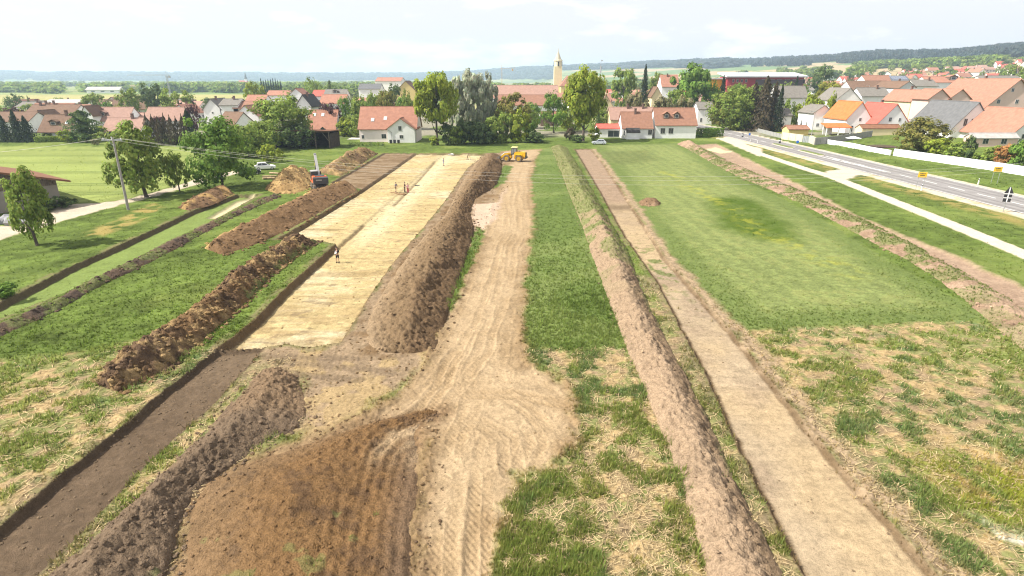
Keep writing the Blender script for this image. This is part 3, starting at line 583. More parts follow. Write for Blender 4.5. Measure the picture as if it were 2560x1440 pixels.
def fcol(x, y, t, s, rid, big):
    n = .55 * fbm(x * .35, y * .35, 191, 4) + .45 * fbm(x * 2.2, y * 2.2, 193, 4); c = mix3(np.tile(np.array((.138, .080, .036)), (len(x), 1)), np.array((.088, .053, .028)), ss(n, .46, .64))
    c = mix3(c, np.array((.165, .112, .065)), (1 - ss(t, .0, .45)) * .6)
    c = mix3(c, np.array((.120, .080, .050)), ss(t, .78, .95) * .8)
    q = np.minimum(ldist(x, y, RUTF[0]), ldist(x, y, RUTF[1]))
    c = mix3(c, C_ROAD * .95, np.exp(-((q - .6) / .45) ** 2) * (1 - ss(s, .20, .40)) * .8)
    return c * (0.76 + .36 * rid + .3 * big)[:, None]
heap('spoil_heap', 'broad reddish brown heap crossed by tyre tracks at the near end of the dirt road', 'soil heap',
     [((1084, 1018), (1100, 1032), .06), ((905, 1062), (1060, 1060), .18), ((785, 1100), (1040, 1092), .34), ((670, 1142), (1064, 1128), .44), ((570, 1180), (1066, 1170), .54), ((488, 1215), (1064, 1212), .62), ((450, 1322), (1048, 1312), .72), ((440, 1442), (1042, 1442), .78), ((430, 1620), (1044, 1620), .78), ((420, 2000), (1046, 2000), .9)],
     fcol, crest=.45, sharp=1.0, lump=.07, fine=.10, res=.07, clods=2400, clodsz=.045, seed=190, flat=0, tweak=ftweak, ends=.8,
     grassf=lambda x, y, t, s: ss(fbm(x * .9, y * .9, 8, 3), .70, .74) * (s > .5) * .5)
heap('spoil_heap', 'tall brown earth bank between the yellow clay pit and the dirt road', 'soil heap',
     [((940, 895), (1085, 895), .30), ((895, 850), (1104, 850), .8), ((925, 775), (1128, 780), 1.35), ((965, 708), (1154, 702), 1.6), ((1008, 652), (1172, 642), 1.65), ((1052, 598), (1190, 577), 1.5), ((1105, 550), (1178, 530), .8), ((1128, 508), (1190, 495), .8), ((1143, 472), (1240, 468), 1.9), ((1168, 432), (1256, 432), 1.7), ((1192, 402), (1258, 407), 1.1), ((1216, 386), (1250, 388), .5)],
     lambda x, y, t, s, rid, big: mix3(mix3(np.tile(np.array((.150, .102, .058)), (len(x), 1)), np.array((.215, .155, .095)), (1 - ss(t, .05, .4)) * .8), np.array((.098, .063, .036)), ss(t + .4 * big, .45, .7) * .8) * (0.70 + .45 * rid + .35 * big)[:, None],  # lit left slope and shaded right slope are put into the soil colour
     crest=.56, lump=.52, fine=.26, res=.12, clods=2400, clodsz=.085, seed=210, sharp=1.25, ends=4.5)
def hgrass(x, y, t, s):
    n = fbm(x * .45, y * .45, 9, 3); return np.clip(ss(y, 62, 100) * 1.0 + ss(y, 44, 70) * ss(n, .48, .56) * .95 + ss(t, .8, .97) * ss(n, .5, .56) * .5, 0, 1) * np.where(y > 100, .95, 1)
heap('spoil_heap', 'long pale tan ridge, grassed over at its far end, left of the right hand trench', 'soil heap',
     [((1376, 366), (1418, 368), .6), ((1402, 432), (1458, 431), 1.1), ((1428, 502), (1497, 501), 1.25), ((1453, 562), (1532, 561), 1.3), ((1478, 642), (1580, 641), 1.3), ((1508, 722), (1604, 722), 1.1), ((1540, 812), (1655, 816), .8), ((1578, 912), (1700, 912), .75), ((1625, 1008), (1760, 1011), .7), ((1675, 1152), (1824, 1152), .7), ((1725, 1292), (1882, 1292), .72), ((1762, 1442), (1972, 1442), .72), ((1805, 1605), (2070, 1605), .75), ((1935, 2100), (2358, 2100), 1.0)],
     lambda x, y, t, s, rid, big: mix3(np.tile(np.array((.250, .180, .118)), (len(x), 1)), np.array((.150, .104, .064)), ss(t + .5 * big, .58, .80) * .8) * (0.78 + .3 * rid + .3 * big)[:, None],  # right slope darker: its shade painted into the colour, along with dark crumbs
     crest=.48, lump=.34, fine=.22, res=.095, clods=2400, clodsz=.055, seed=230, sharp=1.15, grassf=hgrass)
heap('spoil_heap', 'low weedy ridge of pinkish soil along the right of the big green field', 'soil heap',
     [((1688, 359), (1742, 363), 1.3), ((1722, 374), (1767, 377), 1.0), ((1762, 398), (1802, 396), .45), ((1842, 442), (1880, 428), .4), ((1967, 492), (1998, 474), .45), ((2062, 542), (2096, 520), .5), ((2174, 604), (2196, 566), .5), ((2312, 676), (2318, 630), .5), ((2402, 744), (2436, 694), .55), ((2502, 834), (2556, 770), .6), ((2650, 950), (2720, 870), .85)],
     noisecol((.250, .175, .120), (.200, .135, .090), seed=251), lump=.28, fine=.12, res=.17, clods=900, clodsz=.11, seed=250, sharp=1.0,
     grassf=lambda x, y, t, s: ss(fbm(x * .55, y * .55, 10, 4), .38, .50) * ss(s, .06, .14) * (1 - .5 * ss(s, .8, .95)) * .95)
heap('spoil_heap', 'small lone brown pile in the middle of the big green field', 'soil heap',
     [((1594, 506), (1600, 514), .3), ((1612, 500), (1622, 516), .85), ((1632, 500), (1640, 516), .8), ((1650, 506), (1652, 512), .2)],
     noisecol((.190, .125, .075), (.150, .095, .055), seed=261), lump=.15, res=.15, clods=80, clodsz=.10, seed=260, ends=1.0)
# crumbs fallen on the trench floors, the worked ground and the edges of the track
for P, k_, sz_, cc_ in ((P_DARKT, 900, .05, C_TOP), (P_JUNC, 500, .06, C_SOIL * 1.3), (P_T3, 900, .04, C_PINK), (P_ROAD, 700, .04, C_ROADD), (P_CLAY, 700, .06, C_CLAYD), (P_APRON, 500, .08, C_SOIL * 1.3), (P_FBASE, 500, .06, C_SOIL * 1.4)):
    lo, hi = P.min(0), P.max(0); lo = np.maximum(lo, (-60, 14)); x = rng.uniform(lo[0], hi[0], k_ * 5); y = rng.uniform(lo[1], min(hi[1], 110), k_ * 5)
    d = sdist(x, y, P); ok = (d > -.3) & (rng.random(len(d)) < .25 + .75 * np.exp(-np.abs(d) / .6)); x, y = x[ok][:k_], y[ok][:k_]
    z = surface(x, y)[0]; CLOD.append((np.stack([x, y, z], 1), sz_ * (.4 + rng.random(len(x)) ** 3 * 1.8), np.tile(cc_, (len(x), 1)) * (.7 + .5 * rng.random((len(x), 1)))))
# ---- loose clods: rounded lumps, too many to count
cp = np.concatenate([q[0] for q in CLOD]); cs = np.concatenate([q[1] for q in CLOD]); cc = np.concatenate([q[2] for q in CLOD])
bm = bmesh.new(); bmesh.ops.create_icosphere(bm, subdivisions=1, radius=1); bv = np.array([v.co for v in bm.verts]); bf = np.array([[v.index for v in f.verts] for f in bm.faces]); bm.free()
K = len(cp); jit = 0.75 + .5 * rng.random((K, len(bv), 1)); scl = cs[:, None, None] * np.stack([np.ones(K), .75 + .5 * rng.random(K), .55 + .3 * rng.random(K)], 1)[:, None, :]
an = rng.random(K) * 6.28; ca, sa = np.cos(an)[:, None], np.sin(an)[:, None]
q = bv[None] * jit * scl; qx = q[..., 0] * ca - q[..., 1] * sa; qy = q[..., 0] * sa + q[..., 1] * ca
Vc = np.stack([qx, qy, q[..., 2]], 2) + cp[:, None]
me = np_mesh('soil_clods', Vc.reshape(-1, 3), (bf[None] + (np.arange(K) * len(bv))[:, None, None]).reshape(-1, 3), [M_SOIL], np.repeat(cc, len(bv), 0), smooth=False)
tag(link('soil_clods', me), 'loose soil clods scattered over the heaps and their feet', 'clods', kind='stuff')
# ---- grass and weeds as blades
def sample_ground(n, r0, r1):
    r_ = np.exp(rng.uniform(math.log(r0), math.log(r1), n)); a_ = rng.uniform(-R(56), R(56), n)
    x, y = r_ * np.sin(a_), r_ * np.cos(a_); z, c, gh, gd, zid = surface(x, y)
    ok = rng.random(n) < gd; return np.stack([x, y, z], 1)[ok], gh[ok], c[ok], r_[ok]
for n_, a_, b_ in ((200000, 15, 48), (150000, 48, 200)):
    p_, h_, c_, r_ = sample_ground(n_, a_, b_)
    TUFT.append((p_, h_ * (0.6 + .8 * rng.random(len(h_))), c_ * (1.0 + .35 * rng.random((len(h_), 1)))))
tp = np.concatenate([q[0] for q in TUFT]); th = np.concatenate([q[1] for q in TUFT]); tcol = np.concatenate([q[2] for q in TUFT])
NB = 4; K = len(tp); rd = np.hypot(tp[:, 0], tp[:, 1])
th = th * np.clip(1.0 - rd / 400, .6, 1.0) * (0.55 + .9 * rng.random(K) ** 2)
bw = np.clip(.014 + rd * .00055, .018, .09)
Vt = []; Ct = []
for b in range(NB):
    an = rng.random(K) * 6.28; ln = (0.25 + .8 * rng.random(K)) * th; wv = bw * (0.7 + .6 * rng.random(K)); spread = th * .45
    ox, oy = (rng.random(K) - .5) * spread * 1.6, (rng.random(K) - .5) * spread * 1.6
    base = tp + np.stack([ox, oy, np.full(K, -.03)], 1)
    px, py = -np.sin(an), np.cos(an); hb = th * (0.6 + .6 * rng.random(K))
    Vt += [base + np.stack([px * wv, py * wv, 0 * wv], 1), base - np.stack([px * wv, py * wv, 0 * wv], 1), base + np.stack([np.cos(an) * ln * .6, np.sin(an) * ln * .6, hb], 1)]
    j = (0.9 + .45 * rng.random((K, 1))); cb = tcol * j * np.array((1.0 + .25 * (rng.random() - .5), 1.05, .9))
    Ct += [cb, cb, cb * np.array((1.15, 1.12, 1.0))]
Vt = np.stack(Vt, 1).reshape(-1, 3); Ct = np.stack(Ct, 1).reshape(-1, 3); Ft = np.arange(len(Vt)).reshape(-1, 3)
me = np_mesh('grass', Vt, Ft, [M_GRASS], Ct, smooth=False)
tag(link('grass', me), 'green grass, crops and weeds growing over the fields', 'grass', kind='stuff')
# ---- straw lying in the stubble
n_ = 52000; r_ = np.exp(rng.uniform(math.log(15), math.log(75), n_)); a_ = rng.uniform(-R(56), R(56), n_); x, y = r_ * np.sin(a_), r_ * np.cos(a_)
inn = np.zeros(n_, bool)
for P in (P_STUBL, P_STUBM, P_STUBR, P_MARG, P_MARG2): inn |= sdist(x, y, P) > .3
x, y, r_ = x[inn], y[inn], r_[inn]; z = surface(x, y)[0]; K = len(x); an = rng.random(K) * 6.28; ln = .10 + .22 * rng.random(K); wv = .010 + r_ * .00022
d_ = np.stack([np.cos(an) * ln, np.sin(an) * ln, (rng.random(K) - .4) * .12], 1); s_ = np.stack([-np.sin(an) * wv, np.cos(an) * wv, 0 * wv], 1); b_ = np.stack([x, y, z + .05], 1)
Vs = np.stack([b_ - d_ - s_, b_ - d_ + s_, b_ + d_ + s_, b_ + d_ - s_], 1).reshape(-1, 3)
cs_ = np.repeat(np.tile(np.array((.42, .32, .175)), (K, 1)) * (0.6 + .6 * rng.random((K, 1))), 4, 0)
me = np_mesh('straw', Vs, np.arange(len(Vs)).reshape(-1, 4), [M_SOIL], cs_, smooth=False)
tag(link('straw', me), 'dry straw strewn over the stubble', 'straw', kind='stuff')
# ================================================================ ROAD AND ITS FURNITURE
ASPH = mat('asphalt', (.225, .212, .204), .9, .14, .5, spec=.1); ASPHD = mat('asphalt_patch', (.175, .164, .158), .9, .12, .8, spec=.1)
MARK = mat('road_paint', (.72, .72, .70), .8, .08, 2, spec=.1); KERB = mat('kerb_stone', (.46, .41, .34), .9, .12, 1.5, spec=.1)
WHITE = mat('white_paint', (.80, .80, .79), .6, .03, 1); STEEL = mat('galvanised_steel', (.42, .43, .44), .45, .1, 2, metal=.7)
DARKP = mat('dark_plastic', (.03, .03, .032), .5, .1, 3); BLACKR = mat('black_rubber', (.022, .021, .02), .85, .2, 4, spec=.15)
GLASSD = mat('dark_glass', (.035, .042, .05), .12, .1, 1, spec=.6); YELS = mat('sign_yellow', (.80, .50, .02), .5, .03, 2)
REDP = mat('red_paint', (.55, .03, .02), .5, .05, 2); BLUEP = mat('sign_blue', (.04, .16, .55), .5, .05, 2)
WOODG = mat('weathered_wood', (.16, .125, .095), .9, .3, 2.5, bump=.3); WOODD = mat('dark_old_wood', (.055, .040, .030), .95, .35, 2.0, bump=.3)
CONC = mat('concrete', (.43, .40, .36), .9, .12, 1.2, bump=.1); CONCG = mat('grey_concrete', (.29, .28, .265), .9, .12, 1.2)
ROADZ = .03
def strip_mesh(name, x0f, x1f, ys, z, m):
    V = []; F = []
    for y in ys: V += [(x0f(y), y, z), (x1f(y), y, z)]
    for i in range(len(ys) - 1): F.append((2 * i, 2 * i + 1, 2 * i + 3, 2 * i + 2))
    b = MB(); b.add(V, F); return b
ys = list(np.arange(20, 330, 6.0))
RX0, RX1 = (lambda y: ROAD_X0 + float(bend(y))), (lambda y: ROAD_X1 + float(bend(y)))
tag(strip_mesh('road', RX0, RX1, ys, ROADZ, ASPH).build('road', ASPH), kind='structure')
b = MB()
for xo, wd in ((.35, .14), (10.65 - .14, .14)):
    b.add(*(lambda q: (q.v, q.f))(strip_mesh('m', lambda y: RX0(y) + xo, lambda y: RX0(y) + xo + wd, ys, ROADZ + .006, MARK)))
for y in np.arange(24, 300, 7.0):
    if 128 < y < 185: continue
    for k in range(1): b.add([(RX0(y) + 5.2, y, ROADZ + .006), (RX0(y) + 5.4, y, ROADZ + .006), (RX0(y + 4) + 5.4, y + 4, ROADZ + .006), (RX0(y + 4) + 5.2, y + 4, ROADZ + .006)], [(0, 1, 2, 3)])
for xo in (-.9, 1.0): b.add([(RX0(128) + 4.8, 122, ROADZ + .006), (RX0(128) + 5.0, 122, ROADZ + .006), (RX0(150) + 5 + xo, 150, ROADZ + .006), (RX0(150) + 4.8 + xo, 150, ROADZ + .006)], [(0, 1, 2, 3)])
for y in (132, 137, 142): b.add([(RX0(y) + 4.4, y, ROADZ + .006), (RX0(y) + 5.6, y, ROADZ + .006), (RX0(y) + 5.7, y + 2.2, ROADZ + .006), (RX0(y) + 4.5, y + 2.2, ROADZ + .006)], [(0, 1, 2, 3)])
tag(b.build('road_markings', MARK, fix=False), kind='structure')
b = strip_mesh('w', lambda y: RX0(y) + 1.2, lambda y: RX0(y) + 1.9, ys, ROADZ + .003, ASPHD)
for a_ in (3.1, 6.9, 8.8): b.add(*(lambda q: (q.v, q.f))(strip_mesh('w', lambda y: RX0(y) + a_, lambda y: RX0(y) + a_ + .7, ys, ROADZ + .003, ASPHD)))
tag(b.build('road_wheel_tracks', ASPHD, fix=False), kind='structure')
# traffic island in the mouth of the village
for nm, (ya, yb), m_ in (('traffic_island', (150, 163), KERB), ('traffic_island', (167, 180), KERB)):
    b = MB(); xc = RX0((ya + yb) / 2) + 5.4
    b.prism([(xc - 1.0, ya + 1), (xc, ya), (xc + 1.0, ya + 1), (xc + 1.0, yb - 1), (xc, yb), (xc - 1.0, yb - 1)], .16, 0, 'z', (0, 0, ROADZ + .06))
    b.prism([(xc - .75, ya + 1.2), (xc, ya + .5), (xc + .75, ya + 1.2), (xc + .75, yb - 1.2), (xc, yb - .5), (xc - .75, yb - 1.2)], .06, 1, 'z', (0, 0, ROADZ + .16))
    o = b.build(nm, [KERB, mat('island_grass', (.12, .15, .04), .95, .3, 3)]); tag(o, 'kerbed grass island at its %s end splitting the village road' % ('near' if ya < 160 else 'far'), 'traffic island')
def round_sign(px, py, label, face, r=.32, h=2.2, post=STEEL, cat='road sign'):
    x, y = G(px, py); t = tag(empty('road_sign', (x, y, gz(x, y))), label, cat)
    MB().tube((0, 0, 0), (0, 0, h), .04, n=8).build('post', post, t)
    b = MB(); b.tube((0, -.05, h - .35), (0, -.075, h - .35), r, n=20); o = b.build('sign_face', face, t); return t
round_sign(1991, 372, 'round blue traffic sign on the near island of the village road', BLUEP, .42, 2.3)
round_sign(1872, 350, 'round blue traffic sign on the far island of the village road', BLUEP, .36, 2.2)
for px, py, lb in ((1949, 358, 'squat dark bollard on the near island of the village road'), (1856, 343, 'squat dark bollard on the far island of the village road')):
    x, y = G(px, py); b = MB(); b.tube((0, 0, 0), (0, 0, 1.0), .3, .26, 12); b.tube((0, 0, 1.0), (0, 0, 1.3), .26, .08, 12); b.tube((0, 0, .55), (0, 0, .75), .305, .3, 12, 1)
    tag(b.build('bollard', [DARKP, WHITE], None, (x, y, gz(x, y) + .1)), lb, 'bollard')
for px, py, lb in ((1875, 355, 'white plastic delineator in front of the far blue sign'), (1893, 358, 'white plastic delineator nearer the island than the one by the far sign')):
    x, y = G(px, py); b = MB(); b.tube((0, 0, 0), (0, 0, .9), .09, .07, 8); b.box((0, 0, .04), (.4, .4, .08), 1); b.tube((0, 0, .6), (0, 0, .75), .092, .09, 8, 1)
    tag(b.build('delineator', [WHITE, DARKP], None, (x, y, gz(x, y))), lb, 'delineator')
# yellow town signs: two rows of dark lettering each, too far off to read
def town_sign(px, pyb, pyt, label, w_):
    x, y = G(px, pyb); h = XZ(px, pyt, y)[1]; t = tag(empty('town_sign', (x, y, gz(x, y)), R(-6)), label, 'town sign')
    MB().tube((-w_ * .36, .03, 0), (-w_ * .36, .03, h), .035, n=8).build('post', STEEL, t); MB().tube((w_ * .36, .03, 0), (w_ * .36, .03, h), .035, n=8).build('post', STEEL, t)
    b = MB(); b.box((0, -.03, h - .5), (w_, .04, .95), 0, bev=.02); o = b.build('sign_board', YELS, t)
    rnd = random.Random(px)
    for z, sc_ in ((h - .32, .62), (h - .62, .5)):
        b = MB(); xx = -w_ * .5 * sc_
        while xx < w_ * .5 * sc_: l_ = rnd.uniform(.05, .10); b.box((xx + l_ / 2, -.054, z), (l_, .008, .14 if rnd.random() < .7 else .19)); xx += l_ + .035
        b.build('lettering', DARKP, o)
town_sign(2297, 476, 430, 'yellow town sign on thin grey posts at the near edge of the road', 1.5)
town_sign(2484, 462, 419, 'yellow town sign on pale posts on the bank below the white wall', 1.5)
for px, pyb, pyt, lb in ((2303, 477, 454, 'slim white marker post beside the nearer yellow town sign'), (2445, 461, 443, 'white marker post across the road beside the farther yellow town sign')):
    x, y = G(px, pyb); b = MB(); b.box((0, 0, .55), (.17, .12, 1.1), 0, taper=.8); b.box((0, 0, .88), (.18, .125, .18), 1, taper=.97)
    tag(b.build('marker_post', [WHITE, DARKP], None, (x, y, gz(x, y))), lb, 'marker post')
x, y = G(2508, 530); t = tag(empty('direction_sign', (x, y, gz(x, y)), R(-14)), 'black arrow shaped sign back crossed by white bands on a post by the road', 'road sign')
MB().tube((0, .06, 0), (0, .06, 3.6), .045, n=8).build('post', STEEL, t)
b = MB(); b.prism([(-.62, 2.75), (.62, 2.75), (.08, 3.75), (-.08, 3.75)], .05, 0, 'y'); b.prism([(-.5, 1.5), (.5, 1.5), (.5, 2.62), (-.5, 2.62)], .05, 0, 'y'); b.build('sign_board', DARKP, t)
b = MB(); b.box((0, -.035, 2.55), (.13, .02, 2.2)); b.box((0, -.034, 2.70), (1.3, .02, .11)); b.box((0, -.034, 2.1), (1.05, .02, .11)); b.build('bracing', WHITE, t)
# ---- white garden walls and grey fences on the right
def wall_run(pts, h, m, name, label, cat, thick=.3, cap=None, zfix=None, seg=0, mj=None):
    """pts ground points (x, y)"""
    b = MB()
    for (x0, y0), (x1, y1) in zip(pts[:-1], pts[1:]):
        L_ = math.hypot(x1 - x0, y1 - y0); n = max(1, int(L_ / 8)); an = math.atan2(y1 - y0, x1 - x0); nx, ny = -math.sin(an) * thick / 2, math.cos(an) * thick / 2
        for k in range(n):
            a_, c_ = k / n, (k + 1) / n; p0 = (x0 + (x1 - x0) * a_, y0 + (y1 - y0) * a_); p1 = (x0 + (x1 - x0) * c_, y0 + (y1 - y0) * c_)
            z0, z1 = gz(*p0), gz(*p1)
            vs = [(p0[0] - nx, p0[1] - ny, z0 - .4), (p1[0] - nx, p1[1] - ny, z1 - .4), (p1[0] + nx, p1[1] + ny, z1 - .4), (p0[0] + nx, p0[1] + ny, z0 - .4)]
            vs += [(v[0], v[1], (z0 if i in (0, 3) else z1) + h) for i, v in enumerate(vs)]
            b.add(vs, [(3, 2, 1, 0), (4, 5, 6, 7), (0, 1, 5, 4), (2, 3, 7, 6)] + ([(3, 0, 4, 7)] if k == 0 else []) + ([(1, 2, 6, 5)] if k == n - 1 else []))
    t = b.build(name, m); tag(t, label, cat)
    if seg:
        for (x0, y0), (x1, y1) in zip(pts[:-1], pts[1:]):
            L_ = math.hypot(x1 - x0, y1 - y0); n = int(L_ / seg)
            for k in range(n + 1):
                x = x0 + (x1 - x0) * k / max(n, 1); y = y0 + (y1 - y0) * k / max(n, 1); MB().box((x, y, gz(x, y) + h / 2), (thick + .12, thick + .12, h + .08)).build('post', mj or m, t)
    return t
WX = 99.5
wall_run([(WX - 2.6, 185.5), (WX - 1.0, 151)], 1.3, WHITE, 'garden_wall', 'low white rendered wall along the lawn with the pond', 'wall')
wall_run([(WX - .4, 150.6), (WX + 4, 122), (WX + 7, 70)], 1.75, WHITE, 'garden_wall', 'taller bright white wall in front of the grey and orange roofed houses', 'wall', .35)
def PT(px, py): return G(px, py)
wall_run([PT(2036, 362), PT(2176, 350)], 2.1, CONCG, 'panel_fence', 'grey concrete panel fence beside the orange roofed house', 'fence', .14, seg=2.6)
wall_run([PT(1955, 348), PT(2005, 355)], 2.2, mat('sand_concrete', (.56, .49, .37), .9, .1, 1), 'garden_wall', 'sand coloured wall in front of the brown garden shed', 'wall', .25, seg=3)
wall_run([PT(2023, 357), PT(2036, 362)], 2.2, mat('sand_concrete', (.56, .49, .37)), 'garden_wall', 'short sand coloured gate pier wall at the lamp post', 'wall', .4)
wall_run([PT(2006, 355.5), PT(2022, 357)], 1.9, mat('gate_metal', (.35, .37, .38), .5, .1, 2, metal=.4), 'garden_gate', 'grey metal gate between the two sand coloured walls', 'gate', .06, seg=.5)
wall_run([PT(1888, 329), PT(1955, 346)], 1.4, mat('wire_mesh', (.30, .30, .28), .7, .2, 8), 'mesh_fence', 'pale wire mesh fence along the road before the dark conifers', 'fence', .05, seg=2.5, mj=STEEL)
wall_run([PT(1930, 318), PT(2045, 307)], 1.6, WOODG, 'wooden_fence', 'long grey wooden fence under the clipped hedge', 'fence', .08, seg=2.5)
# ---- street lamps
def lamp(px, pyb, pyt, label, D=None, az=0.0):
    if D is None: x, y = G(px, pyb)
    else: y = D; x = XZ(px, pyb, D)[0]
    z0 = gz(x, y); h = XZ(px, pyt, y)[1] - z0
    t = tag(empty('street_lamp', (x, y, z0), az), label, 'street lamp')
    MB().path([(0, 0, 0), (0, 0, h * .5), (0, 0, h - .4)], [.10, .08, .06], 8).build('pole', STEEL, t)
    MB().path([(0, 0, h - .4), (.3, 0, h - .1), (.9, 0, h), (1.5, 0, h)], [.05, .05, .045, .04], 6).build('arm', STEEL, t)
    b = MB(); b.box((1.75, 0, h), (.75, .3, .14), 0, bev=.05); b.box((1.78, 0, h - .075), (.5, .2, .03), 1); b.build('lamp_head', [STEEL, WHITE], t)
lamp(2025, 358, 278, 'tall grey street lamp by the sand coloured gate pier', az=R(200))
lamp(1997, 300, 243, 'white curved street lamp between the two grey roofed bungalows', 255, R(20))
lamp(2165, 262, 213, 'white curved street lamp in front of the long brown roof', 330, R(180))
# ---- timber power pole with its three wires
x, y = G(321, 525); t = tag(empty('power_pole', (x, y, gz(x, y))), 'grey timber power pole with a crossarm leaning over the grass verge', 'power pole')
PH = XZ(282, 346, y)[1]; PX = XZ(282, 346, y)[0] - x
MB().path([(0, 0, -.2), (PX * .5, 0, PH * .5), (PX, 0, PH)], [.20, .17, .13], 10).build('pole', mat('pole_wood', (.30, .28, .26), .9, .2, 3), t)
b = MB(); b.box((PX - .2, 0, PH - .25), (3.0, .14, .16)); b.tube((PX - .9, 0, PH - .3), (PX, 0, PH - 1.2), .03); b.tube((PX + .7, 0, PH - .3), (PX, 0, PH - 1.2), .03); b.build('crossarm', STEEL, t)
ins = [(PX - 1.4, 0, PH), (PX - .2, 0, PH + .15), (PX + 1.1, 0, PH)]
for q in ins: MB().tube((q[0], 0, PH - .2), (q[0], 0, q[2] - .05), .04, n=6).tube((q[0], 0, q[2] - .12), (q[0], 0, q[2] + .05), .075, .05, 8).build('insulator', WHITE, t)
WIRE = mat('bare_wire', (.50, .48, .42), .5, .05, 2, metal=.2)
FARP = (92.0, 74.0)
lbl = {0: 'nearest', 1: 'middle', 2: 'farthest'}
for k, q in enumerate(ins):
    p0 = Vector((x + q[0], y, q[2])); p1 = Vector((FARP[0], FARP[1] + (k - 1) * 1.0 + 2, 10.4)); pts = []
    for i in range(41):
        u = i / 40; p_ = p0.lerp(p1, u); p_.z -= (5.3 + .5 * (1 - k)) * 4 * u * (1 - u); pts.append(p_)
    tag(MB().path(pts, [.012] * 41, 5).build('power_wire', WIRE), '%s of the three thin pale wires running right from the leaning pole' % {0: 'lowest', 1: 'middle', 2: 'uppermost'}[k], 'wire')
p0 = Vector((x + ins[0][0], y, ins[0][2])); p1 = Vector((-150, 96, 9.5))
for k in range(1):
    pts = []
    for i in range(31): u = i / 30; p_ = p0.lerp(p1, u); p_.z -= 3.2 * 4 * u * (1 - u); pts.append(p_)
    tag(MB().path(pts, [.022] * 31, 5).build('power_wire', WIRE), 'sagging wire running left from the leaning pole over the barley', 'wire')
b = MB(); b.tube((0, 0, -.2), (0, 0, 10.6), .20, .13, 10); b.box((0, 0, 10.2), (.16, 3, .14)); tag(b.build('power_pole', mat('pole_wood', (.2, .18, .17)), None, (FARP[0], FARP[1] + 2, 0)), 'timber power pole beyond the road that carries the three wires', 'power pole')
# ================================================================ HOUSES
ROOFC = {'tile': (.315, .158, .110), 'pink': (.305, .190, .150), 'red': (.42, .105, .080), 'orange': (.50, .150, .052), 'brown': (.160, .100, .068), 'dull': (.255, .135, .092),
         'grey': (.175, .160, .140), 'dark': (.060, .056, .055), 'slate': (.130, .130, .132), 'pale': (.36, .34, .32), 'rust': (.20, .10, .06)}
WALLC = {'white': (.80, .79, .78), 'cream': (.72, .60, .38), 'pinkish': (.62, .46, .40), 'rose': (.80, .70, .68), 'greyw': (.55, .55, .56), 'yellow': (.66, .52, .22), 'wood': (.17, .12, .085)}
def roofmat(k):
    nm = 'roof_' + k
    if nm in _M: return _M[nm]
    m = mat(nm, ROOFC[k], .85, .14, 1.1, spec=.12); nt = m.node_tree; b = nt.nodes['Principled BSDF']
    tc_ = nt.nodes.new('ShaderNodeTexCoord'); wv = nt.nodes.new('ShaderNodeTexWave'); wv.wave_type = 'BANDS'; wv.bands_direction = 'Z'; wv.inputs['Scale'].default_value = 1.1; wv.inputs['Distortion'].default_value = .6
    nt.links.new(tc_.outputs['Object'], wv.inputs['Vector']); bp = nt.nodes.new('ShaderNodeBump'); bp.inputs['Strength'].default_value = .5; bp.inputs['Distance'].default_value = .06
    nt.links.new(wv.outputs['Fac'], bp.inputs['Height']); nt.links.new(bp.outputs['Normal'], b.inputs['Normal']); return m
def wallmat(k): return mat('wall_' + k, WALLC[k], .85, .05 if k != 'wood' else .3, .7, spec=.15)
FRAME = mat('window_frame', (.62, .60, .57), .6, .05, 3); PANE = GLASSD; SOLAR = mat('solar_glass', (.09, .11, .16), .2, .15, 2, spec=.6); BRICK = mat('chimney_brick', (.16, .10, .08), .9, .2, 4)
_wm = {}
def window(parent, x, z, w_, h, y=0.0, ax='y', sgn=-1, name='window'):
    """framed window standing proud of a wall plane; ax y: wall faces -y; ax x: wall faces sgn*x"""
    b = MB(); f = .09
    if ax == 'y':
        b.box((x, y - .03, z + h / 2), (w_, .06, h), 0); b.box((x, y - .045, z + h / 2), (w_ - 2 * f, .05, h - 2 * f), 1); b.box((x, y - .055, z + h / 2), (.05, .05, h - 2 * f), 0)
    else:
        b.box((y + sgn * .03, x, z + h / 2), (.06, w_, h), 0); b.box((y + sgn * .045, x, z + h / 2), (.05, w_ - 2 * f, h - 2 * f), 1); b.box((y + sgn * .055, x, z + h / 2), (.05, .05, h - 2 * f), 0)
    return b.build(name, [FRAME, PANE], parent, fix=True)
def gable_roof(L, W, ze, zr, over, gab, th=.22):
    """ridge along x; the eave height ze is at the wall line"""
    s = (zr - ze) / (W / 2); zo = ze - s * over; a, c = -gab, L + gab; b = MB()
    for sg in (-1, 1):
        y0 = W / 2 + sg * (W / 2 + over)
        vs = [(a, y0, zo), (c, y0, zo), (c, W / 2, zr), (a, W / 2, zr)]; top = [(q[0], q[1], q[2] + th) for q in vs]
        b.add(vs + top, [(0, 1, 2, 3), (4, 5, 6, 7), (0, 1, 5, 4), (1, 2, 6, 5), (3, 0, 4, 7)])
    b.tube((a, W / 2, zr + th - .02), (c, W / 2, zr + th - .02), .14, n=6)
    return b
